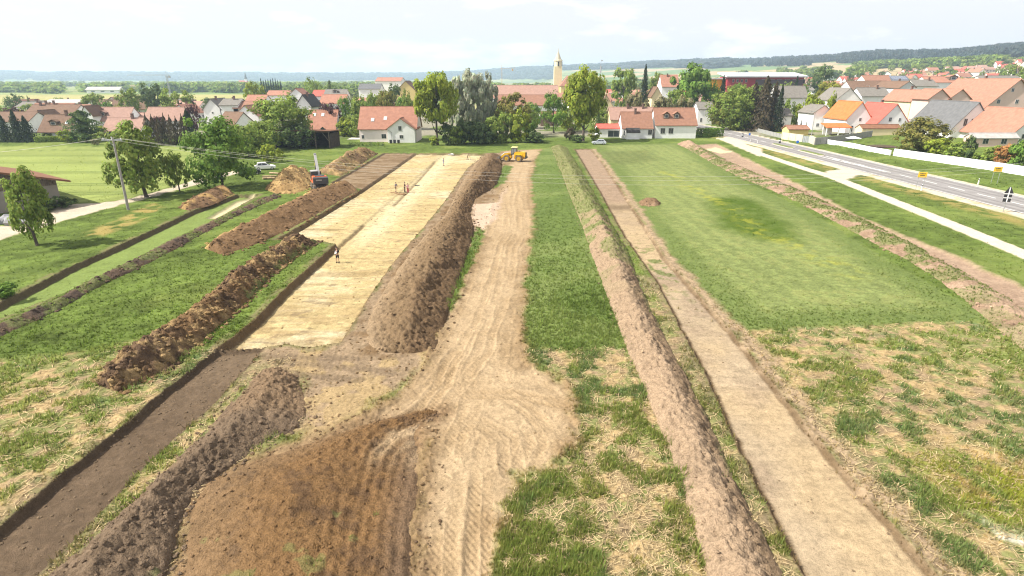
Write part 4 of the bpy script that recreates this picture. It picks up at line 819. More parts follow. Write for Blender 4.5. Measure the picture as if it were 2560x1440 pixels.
def house(kind, x0, x1, ye, yr, D, depth, roof, wall, label, name='house', yaw=0.0, wins=None, chim=(), dorm=(), sky=(), solar=(), over=.5, hr=8.0, cat='house', group=None, gwins=None, balcony=False, base=None, hip=False, wall2=None, half=None):
    if base: D = G(1280, base)[1]
    if D is None:
        dx, dy, dz = ray((x0 + x1) / 2, yr); t_ = (hr - CAM_H) / dz; D = t_ * dy - (depth / 2 if kind == 'L' else 0)
    xc = (x0 + x1) / 2; zg = float(terrain(np.array([XZ(xc, ye, D)[0]]), np.array([float(D)]))[0])
    Xa, ze = XZ(x0, ye, D); Xb, _ = XZ(x1, ye, D)
    if kind == 'L':
        zr = XZ(xc, yr, D + depth / 2)[1]; L, W = (Xb - Xa), depth
    else:
        zr = XZ(xc, yr, D)[1]; W, L = (Xb - Xa), depth
    ze -= zg; zr -= zg; ze = max(ze, 2.2); zr = max(zr, ze + 1.0)
    root = empty(name, ((Xa + Xb) / 2, D, zg), yaw); tag(root, label, cat, group)
    # local: front wall at y = 0 facing -y, centred in x; sub-frame f maps ridge-along-x shape
    if kind == 'L': T = Matrix.Translation((-L / 2, 0, 0))
    else: T = Matrix.Translation((W / 2, 0, 0)) @ Matrix.Rotation(math.pi / 2, 4, 'Z')
    def put(b): b.v = [tuple(T @ Vector(q)) for q in b.v]; return b
    b = MB(); b.add([(0, 0, -.6), (L, 0, -.6), (L, W, -.6), (0, W, -.6), (0, 0, ze), (L, 0, ze), (L, W, ze), (0, W, ze), (0, W / 2, zr), (L, W / 2, zr)],
          [(0, 1, 5, 4), (2, 3, 7, 6), (1, 2, 6, 9, 5), (3, 0, 4, 8, 7)])
    put(b).build('wall', wallmat(wall), root)
    rb = gable_roof(L, W, ze, zr, over, over * .7)
    ro = put(rb).build('roof', roofmat(roof), root)
    s = (zr - ze) / (W / 2)
    def slope(u, v, side=0):            # point on the front (or back) roof slope, v 0 eave..1 ridge
        y = v * W / 2 if side == 0 else W - v * W / 2
        return (u * L, y, ze + s * v * W / 2 + .22)
    for q in chim:
        u, v = (q if isinstance(q, tuple) else (q, .85)); p_ = slope(u, v); cb = MB(); cb.box((p_[0], p_[1], p_[2] + .5), (.7, .7, 2.0)); cb.box((p_[0], p_[1], p_[2] + 1.55), (.85, .85, .1)); put(cb).build('chimney', BRICK, ro)
    for u, v in sky:
        a_ = math.atan(s); p_ = slope(u, v); M_ = Matrix.Rotation(a_, 3, 'X'); cb = MB(); cb.box((p_[0], p_[1], p_[2] + .06), (1.0, 1.3, .10), 0, M=M_); cb.box(tuple(Vector(p_) + M_ @ Vector((0, 0, .10))), (.8, 1.1, .06), 1, M=M_); put(cb).build('skylight', [FRAME, mat('sky_pane', (.45, .50, .55), .15, .05, 1, spec=.6)], ro)
    for u, v, w_, h in solar:
        a_ = math.atan(s); p_ = slope(u, v); M_ = Matrix.Rotation(a_, 3, 'X'); cb = MB(); cb.box(tuple(Vector(p_) + M_ @ Vector((0, 0, .1))), (w_, h, .10), 0, M=M_)
        nx = max(1, int(w_ / 1.0)); 
        for k in range(1, nx): cb.box(tuple(Vector(p_) + M_ @ Vector((-w_ / 2 + w_ * k / nx, 0, .13))), (.06, h, .09), 1, M=M_)
        put(cb).build('solar_panel', [SOLAR, FRAME], ro)
    for q in dorm:
        u, v, w_, h = q; y = v * W / 2; zb = ze + s * y + .2; dl = min(h / s + .3, W / 2 - y - .2)
        db = MB(); xx = u * L; db.add([(xx - w_ / 2, y, zb), (xx + w_ / 2, y, zb), (xx + w_ / 2, y, zb + h * .7), (xx, y, zb + h), (xx - w_ / 2, y, zb + h * .7), (xx - w_ / 2, y + dl, zb + h * .7), (xx + w_ / 2, y + dl, zb + h * .7), (xx, y + dl, zb + h)], [(0, 1, 2, 3, 4), (1, 2, 6), (0, 4, 5)])
        d_ = put(db).build('dormer', wallmat('wood'), root)
        rb2 = MB(); e = .25
        for sg in (-1, 1):
            vs = [(xx + sg * (w_ / 2 + e), y - .3, zb + h * .7 - e * .5), (xx, y - .3, zb + h + .02), (xx, y + dl + .3, zb + h + .02), (xx + sg * (w_ / 2 + e), y + dl + .3, zb + h * .7 - e * .5)]
            rb2.add(vs + [(a2, b2, c2 + .15) for a2, b2, c2 in vs], [(0, 1, 2, 3), (4, 5, 6, 7), (0, 1, 5, 4), (2, 3, 7, 6), (3, 0, 4, 7)])
        put(rb2).build('roof', roofmat(roof), d_)
        wb_ = MB(); wb_.box((xx, y - .03, zb + h * .38), (w_ * .62, .07, h * .5), 0); wb_.box((xx, y - .05, zb + h * .38), (w_ * .5, .06, h * .4), 1); put(wb_).build('window', [FRAME, PANE], d_)
    # windows on the wall facing the camera
    Wf = L if kind == 'L' else W
    if wins is None:
        n = max(1, int(Wf / 3.6)); wins = [((k + .5) / n, .9, 1.1, 1.3) for k in range(n)]
        if kind == 'G' and zr > 5.5: wins += [(.38, max(3.2, ze + .2), .9, 1.1), (.62, max(3.2, ze + .2), .9, 1.1)] if W > 8 else [(.5, max(3.0, ze), .9, 1.1)]
    for u, v, w_, h in wins: window(root, -Wf / 2 + u * Wf, v, w_, h)
    sx = (x0 + x1) / 2 < 1280
    if gwins:
        for u, v, w_, h in gwins: window(root, u * (L if kind == 'G' else W), v, w_, h, y=(Wf / 2 if sx else -Wf / 2), ax='x', sgn=(1 if sx else -1))
    return root
# ---- near houses
house('L', 897, 1040, 320, 268, None, 11, 'tile', 'rose', 'house with the big orange tiled roof and two skylights behind the clay pit', base=355, wins=[(.43, 1.0, 1.6, 1.5), (.06, 1.0, 0.9, 1.2)], sky=[(.23, .35), (.45, .42)], chim=[])
r_ = house('G', 968, 1036, 322, 297, None, 9, 'tile', 'white', 'white gabled wing with two stacked windows in front of the big orange tiled roof', base=357, wins=[(.47, 3.6, 1.1, 1.5), (.5, 1.3, 1.2, 1.1)], cat='house wing', name='house_wing')
o = MB().path([(-3.9, -.35, 3.9), (-3.0, -.12, 3.2), (-3.0, -.12, .1)], [.07, .07, .07], 6).build('drainpipe', STEEL, r_)
x, y = G(1000, 358); b = MB()
for k in range(3): b.box((x - 1.2 + k * 1.1, y - .5, .55), (.75, .8, 1.1), 0, bev=.08)
for k, q in enumerate([(-1.2, 'leftmost'), (0.0, 'middle'), (1.2, 'rightmost')]):
    bb = MB(); bb.box((0, 0, .5), (.65, .7, 1.0), 0, taper=1.1, bev=.05); bb.box((0, .02, 1.04), (.75, .8, .09), 0, bev=.03); bb.tube((-.3, .38, .12), (.3, .38, .12), .12, n=8, m=1)
    tag(bb.build('wheelie_bin', [DARKP, BLACKR], None, (x - 1.5 + q[0], y - .6, 0)), '%s of the three dark bins at the foot of the white gable wing' % q[1], 'bin', 'bins by the gable wing')
bb = MB(); bb.box((-42.5, 196.2, .06), (24, 6.0, .12)); tag(bb.build('terrace', CONC), kind='structure')
house('L', 1640, 1742, 312, 271, None, 10, 'dull', 'white', 'white house with two gabled dormers in its roof beside the road', base=346, wins=[(.18, 1.5, 1.6, 1.9), (.38, 1.5, 1.7, 1.9)], dorm=[(.27, .32, 1.9, 2.2), (.52, .32, 1.9, 2.2)], over=.4)
house('L', 1556, 1632, 320, 281, None, 9, 'dull', 'white', 'lower white house with a dark chimney joined to the dormered house', base=346.5, wins=[(.92, 1.2, 1.4, 1.7), (.08, 1.0, .8, 1.6)], chim=[(.47, .9)], over=.35)
house('L', 1567, 1600, 333, 322, None, 3.2, 'dark', 'white', 'dark roofed lean-to porch against the lower white house', base=348.5, wins=[], name='porch', cat='porch', over=.15)
house('L', 1495, 1552, 322, 311, None, 7, 'red', 'white', 'low garage with a flat red roof left of the white house', base=344, wins=[(.7, .2, 4.0, 2.2)], name='garage', cat='garage', over=.3)
house('L', 1527, 1637, 298, 269, 224, 10, 'pink', 'cream', 'long pink roofed house behind the lower white house', chim=[(.42, .9), (.77, .9)])
house('G', 1492, 1536, 272, 238, 250, 12, 'pink', 'cream', 'cream gabled house with a pink roof half hidden by the tall ragged tree', wins=[(.3, 1, 1, 1.3), (.7, 1, 1, 1.3), (.5, 4.4, 1.4, 2.0)])
house('L', 1236, 1396, 262, 238, 288, 10, 'dull', 'white', 'long lower barn roof joined below the higher brown roof', name='barn', cat='barn', wins=[(.15, .3, 3, 3), (.6, .3, 3, 3)])
house('L', 1236, 1395, 236, 214, 303, 13, 'pink', 'greyw', 'long high barn with a two tier brown roof behind the round tree', name='barn', cat='barn', wins=[])
house('L', 1352, 1394, 287, 280, 252, 7, 'rust', 'wood', 'open dark wooden shed under the round dark green tree', name='shed', cat='shed', wins=[])
house('L', 100, 176, 325, 288, None, 9, 'brown', 'white', 'white house with a broad brown roof, dormer and skylight beyond the barley', base=352, dorm=[(.40, .25, 2.4, 1.8)], sky=[(.80, .45)], chim=[(.68, .95)], over=.9, wins=[(.25, 1, 1.2, 1.2), (.62, 1, 1.2, 1.2), (.9, .9, 2.0, 1.3)])
house('L', 60, 180, 287, 263, 235, 12, 'brown', 'white', 'large brown hipped roof house behind the house with dormer and skylight', chim=[(.18, .9)])
house('G', 86, 114, 292, 277, 226, 8, 'brown', 'white', 'small white gable projecting under the large brown roof', name='house_wing', cat='house wing', wins=[(.5, 3, 1, 1)])
house('L', -40, 70, 304, 281, 218, 11, 'brown', 'white', 'brown roofed house behind the three dark conifers at the left edge')
house('L', 72, 170, 277, 259, 262, 10, 'dull', 'white', 'reddish brown roof with two chimneys behind the large brown roof', chim=[.3, .5])
house('L', 104, 190, 259, 249, 315, 14, 'pale', 'white', 'long pale grey hall roof at the left edge of the village', name='hall', cat='hall', wins=[])
house('L', 38, 105, 268, 256, 290, 11, 'grey', 'white', 'low grey roofed house with a white chimney behind the purple shrub', chim=[.6])
house('L', 222, 320, 301, 269, 232, 10, 'pink', 'white', 'pale pink roofed house with a small brown dormer', dorm=[(.32, .30, 2.4, 1.9)])
house('G', 202, 230, 287, 266, 228, 8, 'brown', 'white', 'white gable with one window left of the pale pink roof', wins=[(.5, 3.3, 1.2, 1.4)], name='house_wing', cat='house wing')
house('L', 320, 354, 296, 283, 238, 8, 'pink', 'white', 'low pink roofed link between two pale pink roofed houses', wins=[], name='outbuilding', cat='outbuilding')
house('L', 360, 460, 300, 269, 235, 10, 'pink', 'white', 'pink roofed house behind the row of dark columnar conifers')
house('L', 256, 350, 326, 296, 196, 9, 'pink', 'white', 'pinkish brown roofed house with one chimney just left of the pole', chim=[(.66, .95)], wins=[(.2, 1, 1.1, 1.3), (.5, 1, 1.1, 1.3)])
house('L', 176, 210, 342, 333, 192, 5, 'tile', 'white', 'little orange roofed garden shed behind the bushes', name='garden_shed', cat='shed', wins=[(.5, .6, .8, .9)])
house('G', 508, 552, 273, 248, 262, 13, 'grey', 'white', 'white house with a grey green roof and broad gable', wins=[(.5, 4.5, .8, .9), (.3, 1, 1.1, 1.3), (.7, 1, 1.1, 1.3)], chim=[.3])
house('L', 548, 594, 263, 248, 262, 11, 'grey', 'white', 'grey green roofed wing with a dark blue balcony beside the broad gable', chim=[.6], wins=[(.3, 1, 1.2, 2.2), (.75, 3.4, 3.4, .9)], name='house_wing', cat='house wing')
house('G', 584, 645, 290, 265, 228, 12, 'dull', 'white', 'white house whose wide gable looks towards the pit between two big trees', wins=[(.42, 1.2, 1.1, 1.3), (.68, 1.0, 1.1, 1.9), (.5, 4.2, .6, 1.2)])
house('L', 532, 594, 312, 281, 205, 9, 'brown', 'white', 'steep brown roof between the two nearest big trees', yaw=R(-25), wins=[])
house('L', 612, 660, 257, 238, 300, 11, 'tile', 'white', 'orange roofed house with a dark hipped end', chim=[])
house('L', 583, 655, 270, 254, 262, 10, 'dull', 'white', 'brown orange roof just behind the wide white gable')
house('L', 666, 720, 238, 227, 380, 11, 'tile', 'white', 'orange roof left of the pale grey gables')
house('G', 720, 762, 240, 222, 350, 12, 'tile', 'white', 'pale gabled house with an orange roof and a small round attic window', wins=[(.5, 5.5, .8, .8)])
house('G', 742, 776, 262, 238, 240, 13, 'dark', 'white', 'tall white house with a steep black roof and three dark windows', wins=[(.35, 3.5, 1.1, 1.4), (.72, 3.5, 1.1, 1.4), (.5, 6.0, 1.1, 1.2)], chim=[(.3, .8)], over=.8, gwins=[(.2, 1, 1, 1.2)])
house('L', 768, 838, 322, 276, 205, 10, 'tile', 'white', 'white house with a broad salmon roof beside the small dark fir', sky=[(.2, .72), (.5, .72)], wins=[(.3, 1, 1.1, 1.3)])
house('L', 780, 808, 240, 226, 365, 11, 'red', 'white', 'red roofed house with a bright white gable end')
house('L', 810, 864, 238, 224, 365, 10, 'grey', 'white', 'grey brown roof with a white dormer right of the red roof', dorm=[(.5, .3, 3, 2)])
house('L', 800, 862, 258, 237, 290, 11, 'tile', 'white', 'orange roof behind the purple leaved tree')
house('G', 990, 1040, 228, 203, 340, 16, 'brown', 'yellow', 'yellow gabled house with a large brown roof left of the bright green tree', wins=[(.5, 3.5, 2, 2)])
house('L', 896, 950, 222, 210, 420, 12, 'slate', 'white', 'slate grey roofed hall behind the garden trees', name='hall', cat='hall', wins=[])
house('L', 938, 1002, 203, 194, 620, 26, 'tile', 'white', 'large distant farm hall with a pale orange roof', name='hall', cat='hall', wins=[])
# ---- right hand village edge: gables look at the camera, long sides at the road
house('G', 2035, 2082, 282, 264, 222, 12, 'grey', 'white', 'white bungalow with a grey roof behind the clipped hedge', wins=[(.3, 1, 1.1, 1.3), (.7, 1, 1.1, 1.3)], gwins=None)
house('L', 1944, 1980, 289, 272, 226, 8, 'grey', 'white', 'white wing with narrow windows at the left of the hedge', wins=[(.2, 1, .8, 1.6), (.45, 1, .8, 1.6)], name='house_wing', cat='house wing')
house('G', 2090, 2152, 250, 221, 262, 17, 'grey', 'white', 'larger white bungalow with a big grey roof and one attic window', wins=[(.55, 4.4, 1.3, 1.5), (.55, 1.2, 1.2, 1.3)])
house('G', 2118, 2178, 296, 256, 206, 15, 'orange', 'white', 'white house with a bright orange roof carrying a solar panel', wins=[(.55, 3.8, .9, 1.2), (.25, .2, 1.0, 2.2)], solar=[(.6, .55, 2.6, 1.6)])
house('G', 2194, 2272, 308, 261, 200, 17, 'red', 'white', 'white house with a bright red roof beside the orange roof', wins=[(.38, 3.6, 1.0, 1.4), (.68, 3.6, .8, 1.2)], chim=[(.55, .9)])
house('L', 2155, 2252, 328, 317, 194, 4, 'rust', 'cream', 'long beige garage with a flat rust red roof below the red roofed house', name='garage', cat='garage', wins=[], over=.2)
house('G', 2378, 2482, 322, 257, 178, 20, 'slate', 'white', 'white house with a large dark grey roof and three tall gable windows', wins=[(.30, 3.2, 1.1, 2.2), (.47, 3.2, 1.1, 2.2), (.64, 3.2, 1.1, 2.2)], solar=[(.72, .62, 6, 3)], over=.6)
house('G', 2525, 2640, 345, 275, 160, 18, 'tile', 'white', 'house with a big orange tiled roof and skylight at the right edge', wins=[(.3, 1, 1.5, 1.3)], sky=[(.25, .45)], over=.8)
house('L', 2430, 2545, 351, 343, 157, 3, 'pale', 'pinkish', 'pale flat porch with pink walls in front of the orange tiled roof', name='porch', cat='porch', wins=[(.3, .6, 1.6, 1.6), (.7, .6, 1.6, 1.6)], over=.3)
house('G', 2462, 2600, 268, 198, 215, 30, 'tile', 'pinkish', 'large pinkish house with a salmon roof, skylights and two gabled bays', wins=[(.22, 2.0, 1.2, 1.5), (.62, 2.0, 1.2, 1.5), (.22, 6.0, 1.2, 1.5), (.55, 6.0, 1.2, 1.5), (.42, 10.0, 1.0, 1.3)], sky=[(.2, .55), (.45, .62), (.7, .62)], chim=[(.55, .95)], over=.9)
for k, (px, q) in enumerate(((2345, 'left'), (2396, 'right'))):
    house('G', px - 22, px + 30, 246, 224, 214, 9, 'tile', 'pinkish', 'gabled bay with timber trim, %s of the pair on the large salmon roofed house' % q, name='house_wing', cat='house wing', wins=[(.3, 4.5, 1.2, 2), (.65, 4.5, 1.2, 2)], over=.6)
house('G', 2278, 2326, 252, 226, 236, 18, 'tile', 'cream', 'cream house with an orange roof and a flat solar panel on the left slope', solar=[(.72, .6, 4.0, 2.4)], chim=[(.4, .95)], wins=[(.5, 1, 1.6, 2.2), (.6, 4.2, 1.3, 1.7)])
house('L', 2155, 2225, 240, 220, 275, 11, 'grey', 'white', 'dull grey roof between the big grey bungalow and the solar panel house', chim=[.7])
house('G', 2250, 2290, 219, 204, 300, 22, 'brown', 'greyw', 'dark brown roof with a grey boarded gable', wins=[(.5, 4.5, 1.2, 1.4)], chim=[.4])
house('L', 2130, 2230, 225, 203, 330, 14, 'brown', 'white', 'very long brown roof left of the grey boarded gable', name='barn', cat='barn', wins=[(.05, 1, 1, 1.2)])
house('L', 2165, 2232, 203, 189, 400, 12, 'dull', 'white', 'red brown roof left of the large solar array')
house('L', 2230, 2275, 202, 190, 400, 12, 'slate', 'white', 'roof completely covered by a pale blue solar array', solar=[(.5, .5, 11, 5)], wins=[])
house('L', 2320, 2410, 206, 192, 360, 13, 'tile', 'white', 'long orange roof with a white attic gable behind the large pinkish house', dorm=[(.75, .3, 5, 3)])
house('L', 2290, 2345, 215, 200, 320, 11, 'grey', 'white', 'dark grey roof with chimney left of the salmon roof', chim=[.8])
house('L', 2460, 2560, 206, 190, 330, 12, 'grey', 'white', 'long grey brown roof behind the salmon roof at the right edge')
house('L', 1944, 2020, 243, 216, 262, 10, 'grey', 'white', 'white gabled house with a grey roof behind the dark spruce', wins=[(.6, 1, 1, 1.3)])
house('L', 1746, 1784, 272, 256, 262, 8, 'grey', 'white', 'tiny white house with a small tower behind the yellow hedge', wins=[(.25, 1, .9, 1.8)])
house('G', 1630, 1655, 240, 218, 300, 12, 'brown', 'cream', 'cream gable with a brown roof between the pale shrubs', wins=[(.5, 4, 1, 1.4)])
house('L', 1655, 1697, 216, 188, 345, 12, 'tile', 'white', 'steep orange roof left of the big dark green poplar', chim=[.4])
house('L', 1972, 2022, 326, 317, 206, 5, 'dull', 'yellow', 'small brown roofed garden shed with orange boards behind the sand wall', name='garden_shed', cat='shed', wins=[])
house('L', 1899, 1932, 316, 308, 229, 4, 'dull', 'pinkish', 'little red roofed shed behind the mesh fence', name='garden_shed', cat='shed', wins=[])
# porch roof and posts of the orange house
x, y = XZ(2090, 315, 203)[0], 203.0; zg = gz(x, y); t = tag(empty('veranda', (x, y, zg)), 'orange roofed veranda on posts at the left of the orange house', 'veranda')
b = MB(); b.add([(-4.2, -2.2, 2.5), (4.5, -2.2, 2.5), (4.5, 2.4, 3.7), (-4.2, 2.4, 3.7), (-4.2, -2.2, 2.68), (4.5, -2.2, 2.68), (4.5, 2.4, 3.88), (-4.2, 2.4, 3.88)], [(3, 2, 1, 0), (4, 5, 6, 7), (0, 1, 5, 4), (1, 2, 6, 5), (2, 3, 7, 6), (3, 0, 4, 7)]); b.build('roof', roofmat('orange'), t)
for q in ((-3.9, -1.9), (.2, -1.9), (4.2, -1.9)): MB().box((q[0], q[1], 1.25), (.25, .25, 2.6)).build('post', WHITE, t)
MB().box((-1.5, 2.2, 1.6), (3.2, .2, 3.2)).build('back_wall', wallmat('white'), t)
# ---- old open shed at the far end of the dig
xa, xb, Ys = XZ(690, 400, 168)[0], XZ(832, 400, 168)[0], 168.0; L = xb - xa; hs_ = 4.3
t = tag(empty('open_shed', ((xa + xb) / 2, Ys, 0), R(-3)), 'old dark timber shed with an open front behind the excavator', 'shed')
b = MB(); b.box((0, 7.9, hs_ / 2), (L, .15, hs_)); b.box((-L / 2 + .08, 4, hs_ / 2 - .1), (.15, 7.6, hs_ - .2)); b.box((L / 2 - .08, 4, hs_ / 2 - .1), (.15, 7.6, hs_ - .2)); b.build('wall', WOODD, t)
b = MB(); b.add([(-L / 2 - .6, -1.2, hs_ + .55), (L / 2 + .6, -1.2, hs_ + .55), (L / 2 + .6, 8.6, hs_ + .05), (-L / 2 - .6, 8.6, hs_ + .05), (-L / 2 - .6, -1.2, hs_ + .75), (L / 2 + .6, -1.2, hs_ + .75), (L / 2 + .6, 8.6, hs_ + .25), (-L / 2 - .6, 8.6, hs_ + .25)], [(3, 2, 1, 0), (4, 5, 6, 7), (0, 1, 5, 4), (1, 2, 6, 5), (2, 3, 7, 6), (3, 0, 4, 7)]); b.build('roof', roofmat('rust'), t)
for k in range(5):
    u = -L / 2 + .3 + (L - .6) * k / 4; MB().box((u, 0, hs_ / 2 + .1), (.24, .24, hs_ + .2)).build('post', WOODG, t)
b = MB()
for k in range(4):
    u = -L / 2 + .3 + (L - .6) * k / 4; u2 = -L / 2 + .3 + (L - .6) * (k + 1) / 4; b.tube((u2, -.03, hs_ * .45), (u2 - 1.9, -.03, hs_ + .2), .09, n=5)
b.box((0, .05, hs_ + .25), (L, .2, .25)); b.build('bracing', WOODG, t)
b = MB(); b.box((-L * .10, .25, 1.9), (L * .28, .08, 3.6)); b.box((L * .12, .25, 2.6), (L * .14, .08, 2.4)); b.build('boarding', WOODD, t)
# ---- barn at the left edge: gable end faces the camera
Yb = G(100, 512)[1]; xr_, ze_ = XZ(139, 450, Yb); BA = R(54); t = tag(empty('barn', (xr_ - 7.5 * math.cos(BA), Yb - 7.5 * math.sin(BA), 0), BA), 'grey boarded barn with a low red brown roof at the left edge', 'barn')
rz_ = ze_ + 2.1
b = MB(); b.add([(-7.5, 0, -.3), (7.5, 0, -.3), (7.5, 16, -.3), (-7.5, 16, -.3), (-7.5, 0, ze_), (7.5, 0, ze_), (7.5, 16, ze_), (-7.5, 16, ze_), (0, 0, rz_), (0, 16, rz_)], [(0, 1, 5, 8, 4), (1, 2, 6, 5), (2, 3, 7, 9, 6), (3, 0, 4, 7)]); b.build('wall', mat('barn_render', (.30, .265, .22), .9, .12, .8, bump=.15), t)
b = MB()
for k in range(30):
    u = -7.3 + k * .5; zt = ze_ + (rz_ - ze_) * (1 - abs(u) / 7.5) - .15; b.box((u, -.06, (ze_ - .7 + zt) / 2), (.42, .08, max(.3, zt - ze_ + .7)))
b.build('boarding', WOODG, t)
b = MB(); sl = (rz_ - ze_) / 7.5
for sg in (-1, 1):
    vs = [(sg * 9.0, -1.3, ze_ - sl * 1.5), (0, -1.3, rz_), (0, 17, rz_), (sg * 9.0, 17, ze_ - sl * 1.5)]; b.add(vs + [(p_[0], p_[1], p_[2] + .28) for p_ in vs], [(0, 1, 2, 3), (4, 5, 6, 7), (0, 1, 5, 4), (2, 3, 7, 6), (3, 0, 4, 7), (1, 2, 6, 5)])
b.build('roof', roofmat('rust'), t)
# ---- church with a pale yellow tower, the farther church, the school
Dc = 600.0; xc, zt_ = XZ(1396, 124, Dc); tw = 7.6
t = tag(empty('church', (xc, Dc, 0)), 'church with a pale yellow tower and slim pointed spire rising above the village', 'church')
zw = XZ(1396, 152, Dc)[1]; zb = XZ(1396, 166, Dc)[1]
b = MB(); b.box((0, 0, zb / 2), (tw, tw, zb)); b.build('tower', wallmat('cream'), t)
b = MB(); b.tube((0, 0, zb), (0, 0, zw), tw * .52, tw * .52, 8); bo = b.build('belfry', mat('belfry_stone', (.70, .62, .46), .9, .08, .5), t)
for an in (0, 90, -90, 180):
    q = Matrix.Rotation(R(an), 3, 'Z') @ Vector((0, -tw * .50, (zb + zw) / 2 - .3)); MB().box(tuple(q), (1.5, .8, 4.0), rz=R(an)).build('belfry_opening', DARKP, bo)
b = MB(); b.tube((0, 0, zw), (0, 0, zw + 1.2), tw * .62, tw * .48, 8); b.tube((0, 0, zw + 1.2), (0, 0, zt_ - 2), tw * .42, .42, 8); b.tube((0, 0, zt_ - 2), (0, 0, zt_ + 1), .3, .2, 5); b.build('spire', mat('spire_copper', (.45, .40, .28), .6, .1, .4), t)
b = MB(); b.box((9, -8, 7), (14, 20, 14)); b.build('nave_wall', wallmat('yellow'), t)
b = MB(); b.add([(1, -19, 13), (17, -19, 13), (17, 3, 13), (1, 3, 13), (9, -13, 22.5), (9, 0, 22.5)], [(0, 1, 4), (1, 2, 5, 4), (2, 3, 5), (3, 0, 4, 5)]); b.build('nave_roof', roofmat('tile'), t)
xf, zf = XZ(612, 181, 1900.0); t = tag(empty('church', (xf, 1900, 0)), 'far white church with a needle spire on the hazy plain', 'church')
MB().box((0, 0, 11), (7, 7, 22)).build('tower', wallmat('white'), t); MB().tube((0, 0, 22), (0, 0, zf), 4.6, .2, 8).build('spire', roofmat('slate'), t)
b = MB(); b.add([(-22, -8, 0), (4, -8, 0), (4, 8, 0), (-22, 8, 0), (-22, -8, 9), (4, -8, 9), (4, 8, 9), (-22, 8, 9)], [(0, 1, 5, 4), (1, 2, 6, 5), (2, 3, 7, 6), (3, 0, 4, 7)]); b.build('nave_wall', wallmat('white'), t)
b = MB(); b.add([(-23, -9, 8.8), (5, -9, 8.8), (5, 9, 8.8), (-23, 9, 8.8), (-23, 0, 17), (5, 0, 17)], [(0, 1, 5, 4), (2, 3, 4, 5), (1, 2, 5), (3, 0, 4)]); b.build('nave_roof', roofmat('red'), t)
Dq = 372.0; x0q, zq = XZ(1822, 192, Dq); x1q, _ = XZ(2008, 194, Dq); Lq = x1q - x0q; zq0 = gz((x0q + x1q) / 2, Dq); hq = zq - zq0
t = tag(empty('school', ((x0q + x1q) / 2, Dq, zq0), R(-4)), 'long red school building with a flat pale roof in the village', 'school')
MB().box((0, 9, hq / 2 - .3), (Lq, 18, hq + .6)).build('wall', mat('school_red', (.30, .040, .055), .7, .08, .5), t); MB().box((Lq * .18, -.06, hq * .55), (Lq * .62, .16, hq * .72)).build('facade_panel', mat('school_dark', (.085, .065, .075), .6, .1, .5), t)
b = MB(); b.box((0, 8.5, hq + 1.2), (Lq + 3, 22, .7), M=Matrix.Rotation(R(6), 3, 'X')); b.build('roof', mat('flat_roof', (.50, .51, .55), .7, .08, .3), t)
for k in range(4): window(t, -Lq / 2 + 3.5 + k * 2.6, hq - 3.2, 1.3, 1.8)
for k in range(6): window(t, -Lq / 2 + 22 + k * 4.6, hq - 4.0, 3.0, 2.6)
x0q, zq = XZ(1778, 198, Dq + 6); x1q, _ = XZ(1818, 198, Dq + 6)
t = tag(empty('school_wing', ((x0q + x1q) / 2, Dq + 6, zq0)), 'yellow flat roofed block left of the red school', 'school wing')
MB().box((0, 7, (zq - zq0) / 2), (x1q - x0q, 14, zq - zq0)).build('wall', mat('school_yellow', (.62, .33, .03), .7, .08, .5), t); MB().box((0, 7, zq - zq0 + .3), (x1q - x0q + 2, 17, .6)).build('roof', mat('flat_roof', (.5, .5, .5)), t)
# ---- filling the village behind: farther houses, each its own object
prnd = random.Random(11)
taken = []
FARL = {'tile': 'small orange roofed house in the dense far part of the village', 'red': 'small red roofed house in the dense far part of the village', 'pink': 'small pale pink roofed house in the dense far part of the village',
        'dull': 'small red brown roofed house in the dense far part of the village', 'brown': 'small dark brown roofed house in the dense far part of the village', 'grey': 'small grey roofed house in the dense far part of the village', 'pale': 'small pale roofed hall in the dense far part of the village'}
FARH = {k: v.replace('in the dense far part of the village', 'on the slope below the wooded hill') for k, v in FARL.items()}
PROTO = {}
def far_house(X, Y, L, W, e, r, roof, wall, yaw, labels, group):
    zg = float(terrain(np.array([X]), np.array([Y]))[0]); key = (roof, wall)
    if key not in PROTO:
        b = MB(); b.add([(-.5, -.5, -.1), (.5, -.5, -.1), (.5, .5, -.1), (-.5, .5, -.1), (-.5, -.5, .55), (.5, -.5, .55), (.5, .5, .55), (-.5, .5, .55), (-.5, 0, .97), (.5, 0, .97)], [(0, 1, 5, 4), (2, 3, 7, 6), (1, 2, 6, 9, 5), (3, 0, 4, 8, 7)])
        for u in (-.3, 0, .3): b.box((u, -.505, .3), (.11, .02, .16), 1)
        for u in (-.2, .2): b.box((-.505, u, .3), (.02, .13, .16), 1); b.box((.505, u, .3), (.02, .13, .16), 1)
        me1 = b.build('wall', [wallmat(wall), PANE])
        b = MB()
        for sg in (-1, 1):
            vs = [(-.54, sg * .57, .49), (.54, sg * .57, .49), (.54, 0, .98), (-.54, 0, .98)]; b.add(vs + [(p_[0], p_[1], p_[2] + .03) for p_ in vs], [(0, 1, 2, 3), (4, 5, 6, 7), (0, 1, 5, 4), (1, 2, 6, 5), (3, 0, 4, 7)])
        me2 = b.build('roof', roofmat(roof)); b = MB(); b.box((.2, .1, 1.0), (.06, .07, .24)); me3 = b.build('chimney', BRICK)
        PROTO[key] = (me1.data, me2.data, me3.data)
        for q in (me1, me2, me3): bpy.data.objects.remove(q)
    root = empty('house', (X, Y, zg), yaw); root.scale = (L, W, r); tag(root, labels[roof], 'house', group)
    m1, m2, m3 = PROTO[key]; link('wall', m1, root); ro = link('roof', m2, root); link('chimney', m3, ro)
